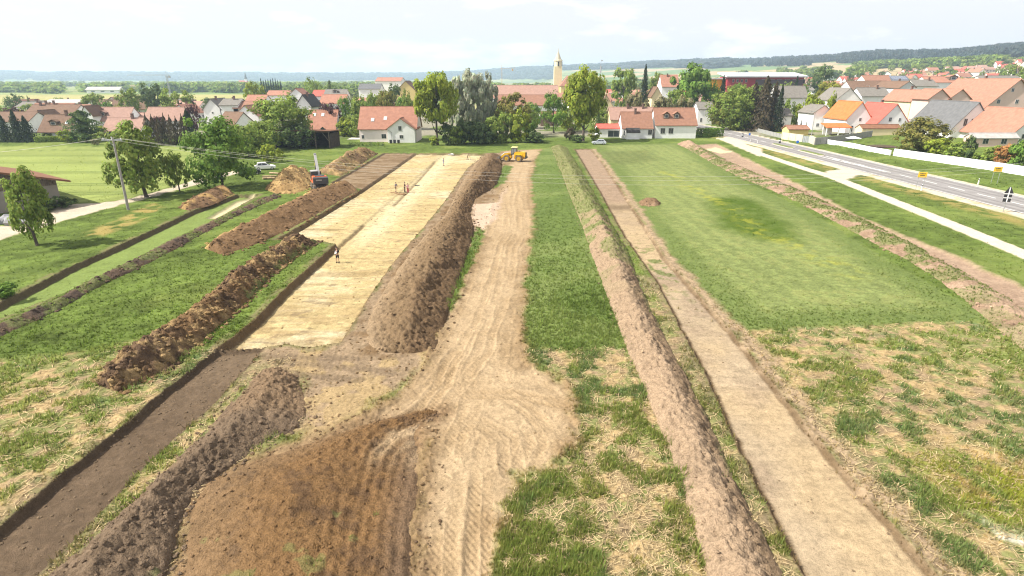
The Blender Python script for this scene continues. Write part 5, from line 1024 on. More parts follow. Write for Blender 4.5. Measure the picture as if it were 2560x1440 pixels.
def try_house(X, Y, rad, labels, group, roofs):
    for a_, b_, r2 in taken:
        if (a_ - X) ** 2 + (b_ - Y) ** 2 < (rad + r2) ** 2 * .55: return False
    if abs(X - (RX0(min(Y, 300)) + 5)) < 12 and Y < 300: return False
    taken.append((X, Y, rad)); L = prnd.uniform(11, 18); W = prnd.uniform(9, 12); r = prnd.uniform(6.5, 9.0)
    far_house(X, Y, L, W, 0, r, prnd.choice(roofs), 'white' if prnd.random() < .75 else prnd.choice(['cream', 'rose', 'greyw']), R(prnd.choice([0, 90, 12, 78, -15, 100]) + prnd.uniform(-8, 8)), labels, group); return True
for o in list(col.objects):
    if o.get('category') in ('house', 'barn', 'hall', 'church', 'school', 'house wing') and o.type == 'EMPTY': taken.append((o.location.x, o.location.y + 6, 11))
n_ = 0
for k in range(4000):
    px = prnd.uniform(1250, 2700); Y = 290 + (prnd.random() ** .8) * 420; X = (px - 1280) / FPX * (Y * CP + 5)
    if Y < 330 and px < 2150: continue
    if try_house(X, Y, 11, FARL, 'houses in the far village', ['tile', 'red', 'dull', 'pink', 'tile', 'brown', 'grey', 'pink', 'tile']): n_ += 1
    if n_ >= 150: break
n_ = 0
for k in range(900):
    px = prnd.uniform(60, 1010); Y = prnd.uniform(275, 400); X = (px - 1280) / FPX * (Y * CP + 5)
    if try_house(X, Y, 13, {q: v.replace('far part of the village', 'left part of the village') for q, v in FARL.items()}, 'houses in the left village', ['brown', 'dull', 'tile', 'grey', 'pink', 'grey']): n_ += 1
    if n_ >= 24: break
n_ = 0
for k in range(900):
    px = prnd.uniform(1950, 2620); Y = prnd.uniform(700, 880); X = (px - 1280) / FPX * (Y * CP + 5)
    if try_house(X, Y, 16, FARH, 'houses on the hillside', ['tile', 'red', 'pink', 'dull']): n_ += 1
    if n_ >= 42: break
for px, yy, D_, L_, lb in ((90, 212, 1150, 30, 'long pink roofed farm hall before the hazy tree row'), (262, 216, 900, 46, 'long grey and white greenhouse hall on the plain'), (300, 216, 1100, 60, 'wide pink roofed farm building on the far plain'), (238, 218, 1050, 24, 'little orange roofed barn on the far plain'), (550, 217, 1400, 50, 'white and red farm on the far plain left of the far church')):
    X = XZ(px, yy, D_)[0]; far_house(X, D_, L_, 16, 0, 9, 'pink' if 'pink' in lb else 'pale' if 'grey' in lb else 'tile', 'white', R(prnd.uniform(-5, 5)), {'pink': lb, 'pale': lb, 'tile': lb}, None)
# ================================================================ TREES AND SHRUBS
TINT = {'bright': (.250, .300, .036), 'mid': (.205, .270, .052), 'dark': (.105, .150, .048), 'deep': (.150, .245, .042), 'farw': (.060, .074, .070), 'olive': (.205, .195, .048), 'silver': (.40, .42, .30), 'purple': (.085, .040, .040),
        'fir': (.044, .062, .032), 'browny': (.100, .080, .046), 'lime': (.235, .235, .035), 'pale': (.230, .215, .105), 'orange': (.330, .170, .060), 'yellow': (.36, .32, .03), 'blue': (.045, .075, .055)}
BARK = mat('bark', (.085, .068, .052), .95, .3, 4, bump=.4)
BARKP = mat('pale_bark', (.30, .27, .23), .95, .3, 4, bump=.3)
_crown = {}
def leaf_mesh(name, P, N_, size, colr, rg, asp=.7):
    """quads at P facing N_"""
    K = len(P); N_ = N_ / np.linalg.norm(N_, axis=1, keepdims=True).clip(1e-6); a = rg.normal(size=(K, 3)); u = np.cross(N_, a); u /= np.linalg.norm(u, axis=1, keepdims=True).clip(1e-6); v = np.cross(N_, u)
    s = (size * 1.15 * (0.6 + .8 * rg.random(K)))[:, None]
    V = np.stack([P - u * s * .5, P + v * s * asp * .5, P + u * s * .5, P - v * s * asp * .5], 1).reshape(-1, 3)
    return np_mesh(name, V, np.arange(4 * K).reshape(-1, 4), [M_LEAF], np.repeat(colr, 4, 0), smooth=False)
def crown_mesh(kind, tint, var, n, leaf):
    """unit tree: width 1, height 1, base at z 0"""
    key = (kind, tint, var, n, leaf)
    if key in _crown: return _crown[key]
    rg = np.random.default_rng(abs(hash((kind, var))) % 99991 if False else (sum(map(ord, kind)) * 31 + var * 7))
    base = np.array(TINT[tint])
    if kind in ('round', 'ragged', 'tall', 'bush', 'willow', 'young', 'full'):
        cb = {'round': .06, 'ragged': .27, 'tall': .02, 'bush': -.05, 'willow': .05, 'young': .06, 'full': -.03}[kind]
        nc = {'round': 70, 'ragged': 84, 'tall': 90, 'bush': 40, 'willow': 70, 'young': 64, 'full': 110}[kind]
        lob = [(rg.normal(size=3), rg.uniform(.75, 1.2)) for _ in range(9)]
        C = []
        while len(C) < nc:
            d = rg.normal(size=3); d /= np.linalg.norm(d)
            k = 1.0
            for l_, m_ in lob:
                l_ = l_ / np.linalg.norm(l_); w_ = max(0, float(d @ l_)) ** 6; k = k * (1 - w_) + m_ * w_
            rad = (0.35 + .65 * rg.random() ** .6) * k * .86
            zz = np.sign(d[2]) * abs(d[2]) ** .8 * rad; t_ = min(1, max(0, (zz * 1.08 + 1) / 2))
            wd = {'round': 1.18, 'ragged': 1.1, 'tall': .75 + .55 * math.sin(max(0, min(1, t_)) * 3.1) ** .7, 'bush': 1.05, 'willow': 1.0, 'young': 1.30 - .55 * t_, 'full': 1.25 - .25 * t_}[kind]
            C.append((d[0] * rad * .5 * wd, d[1] * rad * .5 * wd, cb + (1 - cb) * t_))
        C = np.array(C); ci = rg.integers(0, nc, n); cr_ = (.078 + .060 * rg.random(nc)) * {'tall': .8, 'ragged': 1.05, 'bush': 1.25}.get(kind, 1.0)
        off = rg.normal(size=(n, 3)); off /= np.linalg.norm(off, axis=1, keepdims=True); off *= (rg.random(n) ** .45)[:, None]
        if kind == 'willow': off[:, 2] = off[:, 2] * 1.6 - .6
        P = C[ci] + off * cr_[ci][:, None] * np.array((1, 1, .85))
        cen = np.array((0, 0, (1 + cb) / 2)); N_ = off * 1.5 + (P - cen) * np.array((2, 2, 1.2)) * .8 + rg.normal(size=(n, 3)) * .38 + np.array((0, 0, .3))
        cv = (0.78 + .44 * rg.random(nc))[ci]
    elif kind in ('spruce', 'pine', 'column'):
        u = rg.random(n) ** (1.35 if kind == 'spruce' else 1.0); z = u * .97 + .02; an = rg.random(n) * 6.283
        if kind == 'spruce':
            lay = 15; ph = z * lay + .35 * np.sin(an * 2 + 1); sw = .45 + .55 * (1 - (ph % 1.0)); env = (1 - z) ** .80 * .72; bl = .78 + .3 * np.sin(an * 5 + np.floor(ph) * 1.9)
        elif kind == 'pine':
            env = .62 * np.sin(np.clip(z * 1.02, 0, 1) * 3.14) ** .6; sw = .6 + .4 * np.sin(z * 22 + an * 2); bl = .8 + .3 * np.sin(an * 4 + z * 9)
        else:
            env = .58 * np.sin(np.clip(z * .95 + .12, 0, 1) * 3.14) ** .45 * (1 - z ** 6); sw = np.ones(n); bl = .85 + .2 * np.sin(an * 6 + z * 10)
        q = (0.45 + .55 * rg.random(n) ** .5) * env * sw * bl
        P = np.stack([np.cos(an) * q, np.sin(an) * q, z - .05 * q], 1)
        N_ = np.stack([np.cos(an), np.sin(an), .35 + 0 * an], 1) + rg.normal(size=(n, 3)) * .5
        cv = 0.75 + .5 * vn(an * 2, z * 14, 3)
    hue = 1 + .18 * (rg.random((n, 3)) - .5)
    colr = base * cv[:, None] * (0.8 + .4 * rg.random((n, 1))) * hue
    me = leaf_mesh('crown', P, N_, np.full(n, leaf), colr, rg); _crown[key] = me; return me
_trunk = {}
def trunk_mesh(kind, var, pale=False):
    key = (kind, var, pale)
    if key in _trunk: return _trunk[key]
    rg = random.Random(var * 13 + len(kind)); b = MB()
    if kind in ('spruce', 'pine', 'column'): b.tube((0, 0, -.02), (0, 0, .9), .028, .006, 7)
    else:
        x = y = 0; pts = [(0, 0, -.03)]; top = .82 if kind != 'bush' else .4
        for i in range(1, 6): x += rg.uniform(-.018, .018); y += rg.uniform(-.018, .018); pts.append((x, y, top * i / 5))
        b.path(pts, [.038, .030, .025, .019, .012, .005], 8); b.tube((0, 0, -.03), (0, 0, .03), .055, .033, 8)
        for k in range(10):
            i = rg.randint(1, 4); p_ = Vector(pts[i]); a = rg.uniform(0, 6.28); l_ = rg.uniform(.16, .34) * (1.1 - .12 * i)
            q = p_ + Vector((math.cos(a) * l_ * .9, math.sin(a) * l_ * .9, l_ * rg.uniform(.35, .8))); m_ = p_.lerp(q, .5) + Vector((0, 0, -.02)); b.path([p_, m_, q], [.014, .010, .004], 5)
    o = b.build('trunk', BARKP if pale else BARK, smooth=True); me = o.data; bpy.data.objects.remove(o); _trunk[key] = me; return me
tvar = [0]
def tree(kind, tint, px, D, ytop, wpx, label, name='tree', group=None, n=2600, leaf=None, base=None, pale=False, hmul=1.0, cat='tree', zoff=0.0, xy=None, size=None):
    tvar[0] += 1
    if base is not None: D = G(1280, base)[1]
    if xy is None:
        h = XZ(px, ytop, D)[1]; x = PXY(px, D, h * .55); z0 = gz(x, D); h = (h - z0) * hmul; w_ = wpx / FPX * (D * CP + (CAM_H - h / 2) * SP); y = D
    else: x, y = xy; z0 = gz(x, y); w_, h = size
    h = max(h, .8)
    t = tag(empty(name, (x, y, z0 + zoff), random.Random(tvar[0]).uniform(0, 6.28)), label, cat, group)
    if leaf is None: leaf = {'round': .058, 'ragged': .060, 'tall': .05, 'bush': .085, 'willow': .05, 'young': .055, 'full': .056, 'spruce': .055, 'pine': .06, 'column': .07}[kind]
    v = tvar[0] % 4 if n < 2000 else tvar[0]
    k = link('trunk', trunk_mesh(kind, v % 4, pale), t); k.scale = (w_ * .55 if kind not in ('spruce', 'pine') else w_ * .8, w_ * .55 if kind not in ('spruce', 'pine') else w_ * .8, h)
    if kind in ('round', 'ragged', 'tall', 'young', 'willow'): k.scale = (w_ * .85, w_ * .85, h)
    c_ = link('crown', crown_mesh(kind, tint, v, n, leaf), t); c_.scale = (w_, w_, h)
    return t
def shrub(tint, px, base, wpx, hpx, label, n=900, kind='bush', group=None, D=None, name='shrub', cat='shrub'):
    if D is None: D = G(px, base)[1]
    return tree(kind, tint, px, D, base - hpx, wpx, label, name, group, n, cat=cat)
# ---- left side
tree('young', 'mid', 62, None, 416, 116, 'slender young tree with a leaning trunk in front of the left barn', base=614, n=5200, leaf=.042)
tree('young', 'mid', 344, 95, 303, 150, 'young tree with a yellowing top standing beside the leaning power pole', n=7000, leaf=.042)
tree('young', 'mid', 438, None, 374, 58, 'small slim tree on the gravel track right of the power pole', base=478, n=2800)
tree('full', 'deep', 540, None, 284, 160, 'dense dark green maple with a lit top at the end of the gravel track', base=468, n=6500, leaf=.040)
tree('full', 'mid', 615, 148, 300, 100, 'green tree crowded against the right of the dense maple', n=3200)
tree('full', 'mid', 706, 172, 232, 160, 'broad spreading green tree behind the old open shed', n=6500, leaf=.040)
shrub('bright', 668, 406, 46, 52, 'bright lime bush behind the white parked car', n=1500); shrub('bright', 698, 402, 24, 34, 'lime shrub at the left corner of the old open shed', n=900)
tree('pine', 'blue', 800, 182, 322, 62, 'small dark blue fir in front of the salmon roofed house', n=2200, kind_=0) if False else tree('spruce', 'blue', 808, 182, 318, 60, 'small dark blue fir in front of the salmon roofed house', n=2400)
tree('pine', 'dark', 770, 178, 330, 60, 'dark low conifer beside the small blue fir', n=2000)
for k, (px, yt, w_, q) in enumerate(((8, 287, 44, 'left'), (37, 275, 46, 'middle'), (64, 289, 46, 'right'))):
    tree('spruce', 'fir', px, 186, yt, w_, '%s one of three dark spruces at the left edge beyond the barley' % q, 'spruce_tree', 'dark spruces at the left edge', n=2600)
tree('pine', 'dark', 205, 186, 276, 84, 'bushy dark pine to the right of the dormered brown roof', 'pine_tree', n=3400)
for k in range(7): tree('column', 'browny', 368 + k * 15, 176 + (k % 2) * 2, 282 + (k * 37 % 11), 21, 'one of a row of dark brownish columnar conifers behind the yellow topped tree', 'columnar_conifer', 'row of columnar conifers', n=1300)
tree('column', 'fir', 470, 180, 268, 30, 'taller dark conifer at the right end of the columnar row', 'columnar_conifer', n=1500)
tree('round', 'purple', 400, 205, 283, 44, 'purple leaved tree peeping over the columnar conifers', n=1500); tree('round', 'purple', 482, 212, 252, 36, 'purple leaved tree left of the broad gabled house', n=1500)
tree('round', 'purple', 826, 212, 252, 62, 'round purple leaved tree behind the salmon roofed house', n=2400); shrub('purple', 38, 290, 50, 26, 'purple shrub behind the three dark spruces', D=235)
shrub('yellow', 54, 284, 18, 12, 'bright yellow shrub beside the purple one', n=500, D=228)
tree('round', 'mid', 232, 300, 230, 62, 'round light green tree above the pale pink roof', n=2400); tree('round', 'mid', 322, 290, 216, 58, 'rounded green tree left of the dark one behind the pink roofs', n=2400)
tree('round', 'dark', 385, 300, 204, 66, 'dark green tree under the tower crane', n=2600); tree('round', 'mid', 448, 285, 218, 74, 'broad green tree right of the crane mast', n=2800)
tree('round', 'dark', 36, 330, 232, 44, 'grey green tree at the left edge before the yellow field', n=1600); tree('round', 'mid', 8, 260, 262, 50, 'green tree cut by the left edge above the spruces', n=1600); tree('spruce', 'dark', 73, 330, 238, 16, 'tiny dark conifer right of the grey green tree', n=700)
tree('round', 'bright', 637, 330, 199, 52, 'light green tree in front of the dark far spruces', n=2200)
tree('round', 'mid', 782, 420, 190, 50, 'tall broad tree on the plain beyond the left village', n=1600); tree('pine', 'dark', 826, 400, 200, 28, 'dark conifer right of the broad tree on the plain', n=900)
for k in range(9): tree('spruce', 'fir', 655 + k * 6, 520 + (k % 3) * 9, 196 + (k * 5 % 6), 13, 'dark spruce in the tight clump behind the light green tree', 'spruce_tree', 'clump of dark spruces on the plain', n=500, leaf=.09)
# ---- gardens left of the big orange roof
for px, D, yt, w_, ti, lb in ((864, 232, 236, 40, 'deep', 'dark green garden tree right of the purple leaved tree'), (898, 226, 236, 60, 'mid', 'leafy garden tree left of the big orange roof'), (936, 245, 224, 44, 'mid', 'green garden tree behind the left end of the big orange roof'), (965, 240, 218, 62, 'olive', 'olive brown garden tree behind the middle of the big orange roof'), (985, 290, 203, 52, 'dark', 'dark crowned tree rising behind the olive one'), (1018, 232, 226, 40, 'mid', 'green tree between the olive tree and the bright tall tree')):
    tree('full', ti, px, D, yt, w_, lb, n=2600)
shrub('bright', 866, 338, 60, 50, 'wide green bush left of the big orange roofed house', n=1600, D=204); shrub('mid', 890, 330, 36, 44, 'rounded bush touching the left wall of the orange roofed house', n=1100, D=200)
for k in range(9): shrub(('deep', 'mid', 'dark')[k % 3], 876 + k * 10, 365 - (k % 2), 14, 11, 'knee high bush in the row before the orange roofed house', n=300, group='bushes along the garden edge')
# ---- tall group in the middle
tree('ragged', 'bright', 1090, None, 174, 112, 'very tall bright green tree with a bare forked trunk right of the orange roof', base=363, n=9500, leaf=.044)
for px, D, yt, w_, lb in ((1150, 200, 170, 66, 'silver leaved poplar, leftmost of three, behind the bright tall tree'), (1186, 204, 164, 70, 'silver leaved poplar, tallest and middle of three'), (1216, 206, 176, 56, 'silver leaved poplar, rightmost of three, by the drooping birch')):
    tree('tall', 'silver', px, D, yt, w_, lb, 'poplar_tree', 'silver poplars behind the clay pit', n=7500, leaf=.050, pale=True)
tree('tall', 'olive', 1283, 202, 228, 84, 'drooping yellow green birch right of the silver poplars', n=6000, leaf=.046)
for px, b_, w_, h_, ti, lb in ((1120, 362, 46, 62, 'dark', 'dark ivy clad bush at the foot of the bright tall tree'), (1160, 360, 60, 66, 'dark', 'dark undergrowth bush below the left poplar'), (1205, 360, 60, 56, 'dark', 'dark undergrowth bush below the right poplar'), (1245, 358, 44, 60, 'mid', 'green bush left of the drooping birch'), (1085, 363, 26, 24, 'bright', 'small round lit bush left of the tall trunk'), (1340, 357, 52, 32, 'dark', 'low dark olive bush right of the drooping birch'), (1425, 350, 30, 36, 'browny', 'reddish brown shrub left of the ragged trunk'), (1485, 350, 36, 34, 'bright', 'bright bush left of the white garage'), (1445, 356, 40, 22, 'dark', 'dark bush around the ragged trunk')):
    shrub(ti, px, b_, w_, h_, lb, n=1500)
tree('round', 'deep', 1386, 218, 224, 72, 'round dark green tree like a ball before the long barn', n=4000, leaf=.042)
tree('ragged', 'bright', 1462, None, 171, 116, 'tall ragged bright green tree with a thick split trunk by the silver car', base=353, n=9500, leaf=.044)
tree('round', 'mid', 1328, 212, 262, 40, 'small green tree beside the open dark shed', n=1500); tree('spruce', 'dark', 1495, 215, 278, 34, 'small dark conifer in front of the cream gable', n=1200)
for px, D, yt, w_, ti, kd, lb in ((1560, 330, 156, 66, 'mid', 'tall', 'broad grey green poplar clump behind the pink roofs'), (1611, 310, 161, 36, 'fir', 'spruce', 'pointed dark spruce right of the poplar clump'), (1642, 380, 172, 44, 'mid', 'round', 'green tree right of the pointed spruce'), (1735, 285, 158, 108, 'deep', 'round', 'huge dark green poplar with a high rounded top near the road'), (1690, 276, 214, 60, 'mid', 'round', 'lower green tree against the huge dark poplar'), (1775, 280, 200, 50, 'deep', 'round', 'dark green tree right of the huge poplar')):
    tree(kd, ti, px, D, yt, w_, lb, n=4200 if w_ > 60 else 2200)
for k, (px, b_, w_, h_) in enumerate(((1582, 268, 52, 46), (1610, 272, 46, 32), (1652, 276, 64, 38), (1707, 274, 54, 44))):
    shrub('pale', px, b_, w_, h_, 'cream flowering shrub, %s of four behind the dormered house' % ('leftmost', 'second from left', 'third from left', 'rightmost')[k], n=1600, D=244)
tree('full', 'mid', 1832, 232, 208, 112, 'big rounded olive green tree beside the bend of the road', n=5000, leaf=.042)
tree('spruce', 'browny', 1912, 226, 190, 76, 'very dark brown spruce right of the rounded roadside tree', 'spruce_tree', n=4500, leaf=.045); tree('spruce', 'fir', 1950, 224, 212, 40, 'dark green spruce against the brown spruce', 'spruce_tree', n=2000)
tree('spruce', 'fir', 1805, 300, 188, 34, 'dark pointed spruce in front of the yellow school block', 'spruce_tree', n=1500); tree('spruce', 'fir', 1988, 330, 186, 26, 'small dark spruce before the right end of the school', 'spruce_tree', n=1000)
for px, b_, w_, h_, ti, lb in ((1870, 312, 56, 36, 'mid', 'leafy bush over the fence below the brown spruce'), (1836, 308, 34, 26, 'bright', 'bright bush at the bend of the road'), (1990, 292, 30, 40, 'bright', 'green climber covered bush by the left bungalow wing'), (2078, 262, 32, 34, 'bright', 'bright round bush between the two bungalows'), (2030, 254, 60, 30, 'bright', 'light green bush behind the hedge')):
    shrub(ti, px, b_, w_, h_, lb, n=1300, D=230 if px < 1950 else 236)
tree('round', 'lime', 2065, 300, 196, 66, 'yellow green tree behind the bungalows', n=2600); tree('round', 'dark', 2050, 420, 158, 60, 'tall dark grey green tree beyond the school', n=2200)
tree('full', 'olive', 2308, None, 291, 124, 'dense olive green garden tree behind the taller white wall', base=384, n=6500, leaf=.042)
for px, b_, w_, h_, ti, lb in ((2350, 374, 66, 36, 'bright', 'light green bush right of the olive garden tree'), (2405, 388, 70, 36, 'mid', 'mid green bush behind the middle of the taller wall'), (2480, 398, 60, 40, 'mid', 'green bush below the pale porch'), (2512, 405, 60, 48, 'orange', 'rusty orange shrub behind the wall at the right edge'), (2545, 400, 50, 60, 'deep', 'dark green shrub at the right edge above the wall'), (2425, 370, 30, 34, 'dark', 'dark narrow shrub in front of the white lower wall')):
    shrub(ti, px, b_, w_, h_, lb, n=1600, D=(106.5 / ((px - 1280) / FPX) - 5.7) / .939)
tree('round', 'mid', 2540, 420, 158, 60, 'leafy green tree at the right edge above the far roofs', n=2000)
# hedges: clipped boxes of leaves
def hedge(pts, h, w_, tint, label, n=2600):
    rg = np.random.default_rng(len(label)); seg = [np.hypot(b_[0] - a_[0], b_[1] - a_[1]) for a_, b_ in zip(pts[:-1], pts[1:])]; tot = sum(seg)
    P = []; N_ = []
    for (a_, b_), L_ in zip(zip(pts[:-1], pts[1:]), seg):
        k = int(n * L_ / tot); u = rg.random(k); d = np.array((b_[0] - a_[0], b_[1] - a_[1])) / L_; nn = np.array((-d[1], d[0]))
        fz = rg.integers(0, 3, k); s_ = np.where(fz == 0, -1, np.where(fz == 1, 1, rg.uniform(-1, 1, k))) * w_ / 2 * (1 + .1 * rg.normal(size=k)); zz = np.where(fz == 2, h, rg.uniform(0, h, k)) + rg.normal(size=k) * .08
        xy = np.array(a_) + d * (u * L_)[:, None] + nn * s_[:, None]
        z0 = np.array([gz(*q) for q in xy]); P.append(np.stack([xy[:, 0], xy[:, 1], z0 + zz], 1)); N_.append(np.stack([nn[0] * np.sign(s_) * (fz < 2), nn[1] * np.sign(s_) * (fz < 2), (fz == 2) * 1.0], 1) + rg.normal(size=(k, 3)) * .5)
    P = np.concatenate(P); N_ = np.concatenate(N_); colr = np.array(TINT[tint]) * (0.7 + .6 * rg.random((len(P), 1)))
    tag(link('hedge', leaf_mesh('hedge', P, N_, np.full(len(P), .42), colr, rg)), label, 'hedge')
hedge([PT(1930, 312), PT(2040, 300)], 3.0, 2.0, 'deep', 'long clipped green hedge in front of the left bungalow', 3000)
hedge([PT(1748, 342), PT(1800, 340)], 2.6, 3.5, 'deep', 'dense rounded hedge at the right end of the white house', 2200)
hedge([PT(1752, 308), PT(1776, 306)], 4.0, 1.5, 'yellow', 'yellow green hedge behind the end of the white house', 1200)
hedge([PT(90, 356), PT(215, 352)], 1.6, 2.0, 'mid', 'low green hedge between the barley and the dormered brown roof', 2200)
for k, (px, b_, w_, h_, ti) in enumerate(((118, 352, 32, 22, 'mid'), (165, 356, 40, 36, 'bright'), (188, 356, 30, 26, 'deep'), (215, 356, 40, 28, 'mid'), (250, 350, 44, 40, 'bright'), (238, 362, 24, 18, 'pale'))):
    shrub(ti, px, b_, w_, h_, '%s bush counted from the left along the far edge of the barley' % ('first', 'second', 'third', 'fourth', 'fifth', 'sixth')[k], n=900)
shrub('deep', 10, 742, 60, 36, 'dark round bush at the left edge beside the narrow ditch', n=1500); shrub('dark', 150, 520, 60, 34, 'dark weeds and brambles at the foot of the barn', n=1500); shrub('dark', 100, 530, 60, 40, 'dark bush behind the slender young tree', n=1200)
# ---- trees among the farther houses: many, alike
GT = 'trees among the far houses'
def far_tree(px, Y, h, w_, kind, tint, label, group):
    x = (px - 1280) / FPX * (Y * CP + 5); tvar[0] += 1; z0 = float(terrain(np.array([x]), np.array([float(Y)]))[0])
    t = tag(empty('tree', (x, Y, z0), tvar[0] * 1.7), label, 'tree', group); v = tvar[0] % 3
    k = link('trunk', trunk_mesh(kind, v), t); k.scale = (w_ * .7, w_ * .7, h); c_ = link('crown', crown_mesh(kind, tint, v, 620, .10), t); c_.scale = (w_, w_, h)
n_ = 0
for k in range(1600):
    px = prnd.uniform(1240, 2680); Y = 285 + prnd.random() ** .8 * 470
    if Y < 330 and 1780 < px < 2150: continue
    kd = prnd.choice(['round', 'round', 'round', 'spruce', 'tall']); ti = {'spruce': 'fir'}.get(kd, prnd.choice(['mid', 'deep', 'dark', 'mid', 'bright', 'olive']))
    nm = {'fir': 'dark little conifer', 'mid': 'mid green tree', 'deep': 'deep green tree', 'dark': 'dark green tree', 'bright': 'bright green tree', 'olive': 'olive tree'}[ti]
    x = (px - 1280) / FPX * (Y * CP + 5)
    if any((a_ - x) ** 2 + (b_ - Y) ** 2 < 60 for a_, b_, c_ in taken): continue
    far_tree(px, Y, prnd.uniform(6, 11), prnd.uniform(5, 9) * (.6 if kd != 'round' else 1), kd, ti, '%s among the dense far roofs of the village' % nm, GT); n_ += 1
    if n_ >= 180: break
for k in range(70):
    px = prnd.uniform(20, 1040); Y = prnd.uniform(260, 430); ti = prnd.choice(['mid', 'deep', 'dark', 'olive'])
    x = (px - 1280) / FPX * (Y * CP + 5)
    if any((a_ - x) ** 2 + (b_ - Y) ** 2 < 70 for a_, b_, c_ in taken): continue
    far_tree(px, Y, prnd.uniform(6, 9), prnd.uniform(6, 9), 'round', ti, '%s tree between the roofs of the left village' % {'mid': 'mid green', 'deep': 'deep green', 'dark': 'dark green', 'olive': 'olive'}[ti], 'trees in the left village')
for k in range(16): far_tree(2190 + k * 15 + prnd.uniform(-4, 4), 500 + prnd.uniform(-12, 12), prnd.uniform(9, 12), prnd.uniform(9, 12), 'round', 'mid', 'round green tree in the row behind the solar array roofs', 'row of trees on the slope')
for k in range(60):
    px = prnd.uniform(1950, 2650); Y = prnd.uniform(680, 1000); far_tree(px, Y, prnd.uniform(9, 14), prnd.uniform(9, 15), 'round', prnd.choice(['mid', 'dark']), 'tree on the slope below the wooded hill', 'trees on the hillside')
# ---- distant woods that read as one mass: low leaf clumps, many thousand
def mass(name, label, X, Y, h, w_, tint, var, nl, leafsz=.22, kind='round'):
    me0 = crown_mesh(kind, tint, var, nl, leafsz); V0 = np.zeros(len(me0.vertices) * 3, np.float32); me0.vertices.foreach_get('co', V0); V0 = V0.reshape(-1, 3)
    C0 = np.zeros(len(me0.vertices) * 4, np.float32); me0.color_attributes['Col'].data.foreach_get('color', C0); C0 = C0.reshape(-1, 4)[:, :3]
    K = len(X); z0 = terrain(X, Y); rg = np.random.default_rng(K); an = rg.random(K) * 6.28; ca, sa = np.cos(an)[:, None], np.sin(an)[:, None]
    Vx = (V0[None, :, 0] * ca - V0[None, :, 1] * sa) * w_[:, None] + X[:, None]; Vy = (V0[None, :, 0] * sa + V0[None, :, 1] * ca) * w_[:, None] + Y[:, None]; Vz = V0[None, :, 2] * h[:, None] + z0[:, None] - .04 * h[:, None]
    V = np.stack([Vx, Vy, Vz], 2).reshape(-1, 3); F = np.arange(len(V)).reshape(-1, 4); C = (C0[None] * (0.75 + .5 * rg.random((K, 1, 1)))).reshape(-1, 3)
    tag(link(name, np_mesh(name, V, F, [M_LEAF], C, smooth=False)), label, 'woods', kind='stuff')
rg = np.random.default_rng(5)
K = 5200; px = rg.uniform(1560, 2900, K); a_ = np.arctan2(px - 1280, 1510.0); Rt = np.interp(a_, HA, HR)
u = rg.random(K); dens = vn(px / 120, u * 3, 77); r_ = Rt * (0.80 + .24 * u); ok = (u > .42 + .25 * vn(px / 90, px * 0, 78)) | (dens > .62)
X, Y = (r_ * np.sin(a_))[ok], (r_ * np.cos(a_))[ok]; mass('forest', 'dark wood along the top of the right hand hill', X, Y, rg.uniform(16, 26, ok.sum()), rg.uniform(12, 20, ok.sum()), 'farw', 1, 40, .38)
K = 900; px = rg.uniform(2100, 2600, K); a_ = np.arctan2(px - 1280, 1510.0); Rt = np.interp(a_, HA, HR); r_ = Rt * (.62 + .06 * vn(px / 60, px * 0, 79) + .05 * rg.random(K)); ok = vn(px / 70, px * 0, 80) > .45
mass('forest', 'green copses halfway up the right hand hill', (r_ * np.sin(a_))[ok], (r_ * np.cos(a_))[ok], rg.uniform(10, 16, ok.sum()), rg.uniform(12, 20, ok.sum()), 'mid', 2, 40, .38)
K = 1900; px = rg.uniform(-300, 1250, K); Yr = rg.choice([980, 1180, 1450, 1800, 2300, 2800], K) + rg.normal(size=K) * 50; ok = vn(px / 60, Yr / 400, 81) > .38
Y = Yr[ok]; X = (px[ok] - 1280) / FPX * (Y * CP); mass('treeline', 'hazy tree rows across the left hand plain', X, Y, rg.uniform(10, 19, len(X)), rg.uniform(14, 26, len(X)), 'mid', 3, 60, .33)
K = 700; px = rg.uniform(620, 1260, K); Y = rg.uniform(560, 900, K); ok = vn(px / 40, Y / 90, 83) > .55; Y = Y[ok]; X = (px[ok] - 1280) / FPX * (Y * CP); mass('treeline', 'scattered woods behind the left part of the village', X, Y, rg.uniform(9, 15, len(X)), rg.uniform(10, 18, len(X)), 'mid', 4, 90, .26)
K = 3600; a_ = rg.uniform(R(-52), R(20), K); Rt = np.interp(a_, HA, HR); r_ = Rt * rg.uniform(.80, 1.01, K); mass('forest', 'blue hazy woods on the far left hills', r_ * np.sin(a_), r_ * np.cos(a_), rg.uniform(18, 30, K), rg.uniform(40, 90, K), 'farw', 5, 24, .45)
K = 700; px = rg.uniform(1240, 2150, K); Y = rg.uniform(820, 1500, K); ok = vn(px / 50, Y / 160, 84) > .52; Y = Y[ok]; X = (px[ok] - 1280) / FPX * (Y * CP); mass('treeline', 'tree belts on the plain beyond the church', X, Y, rg.uniform(9, 15, len(X)), rg.uniform(12, 22, len(X)), 'mid', 6, 60, .33)

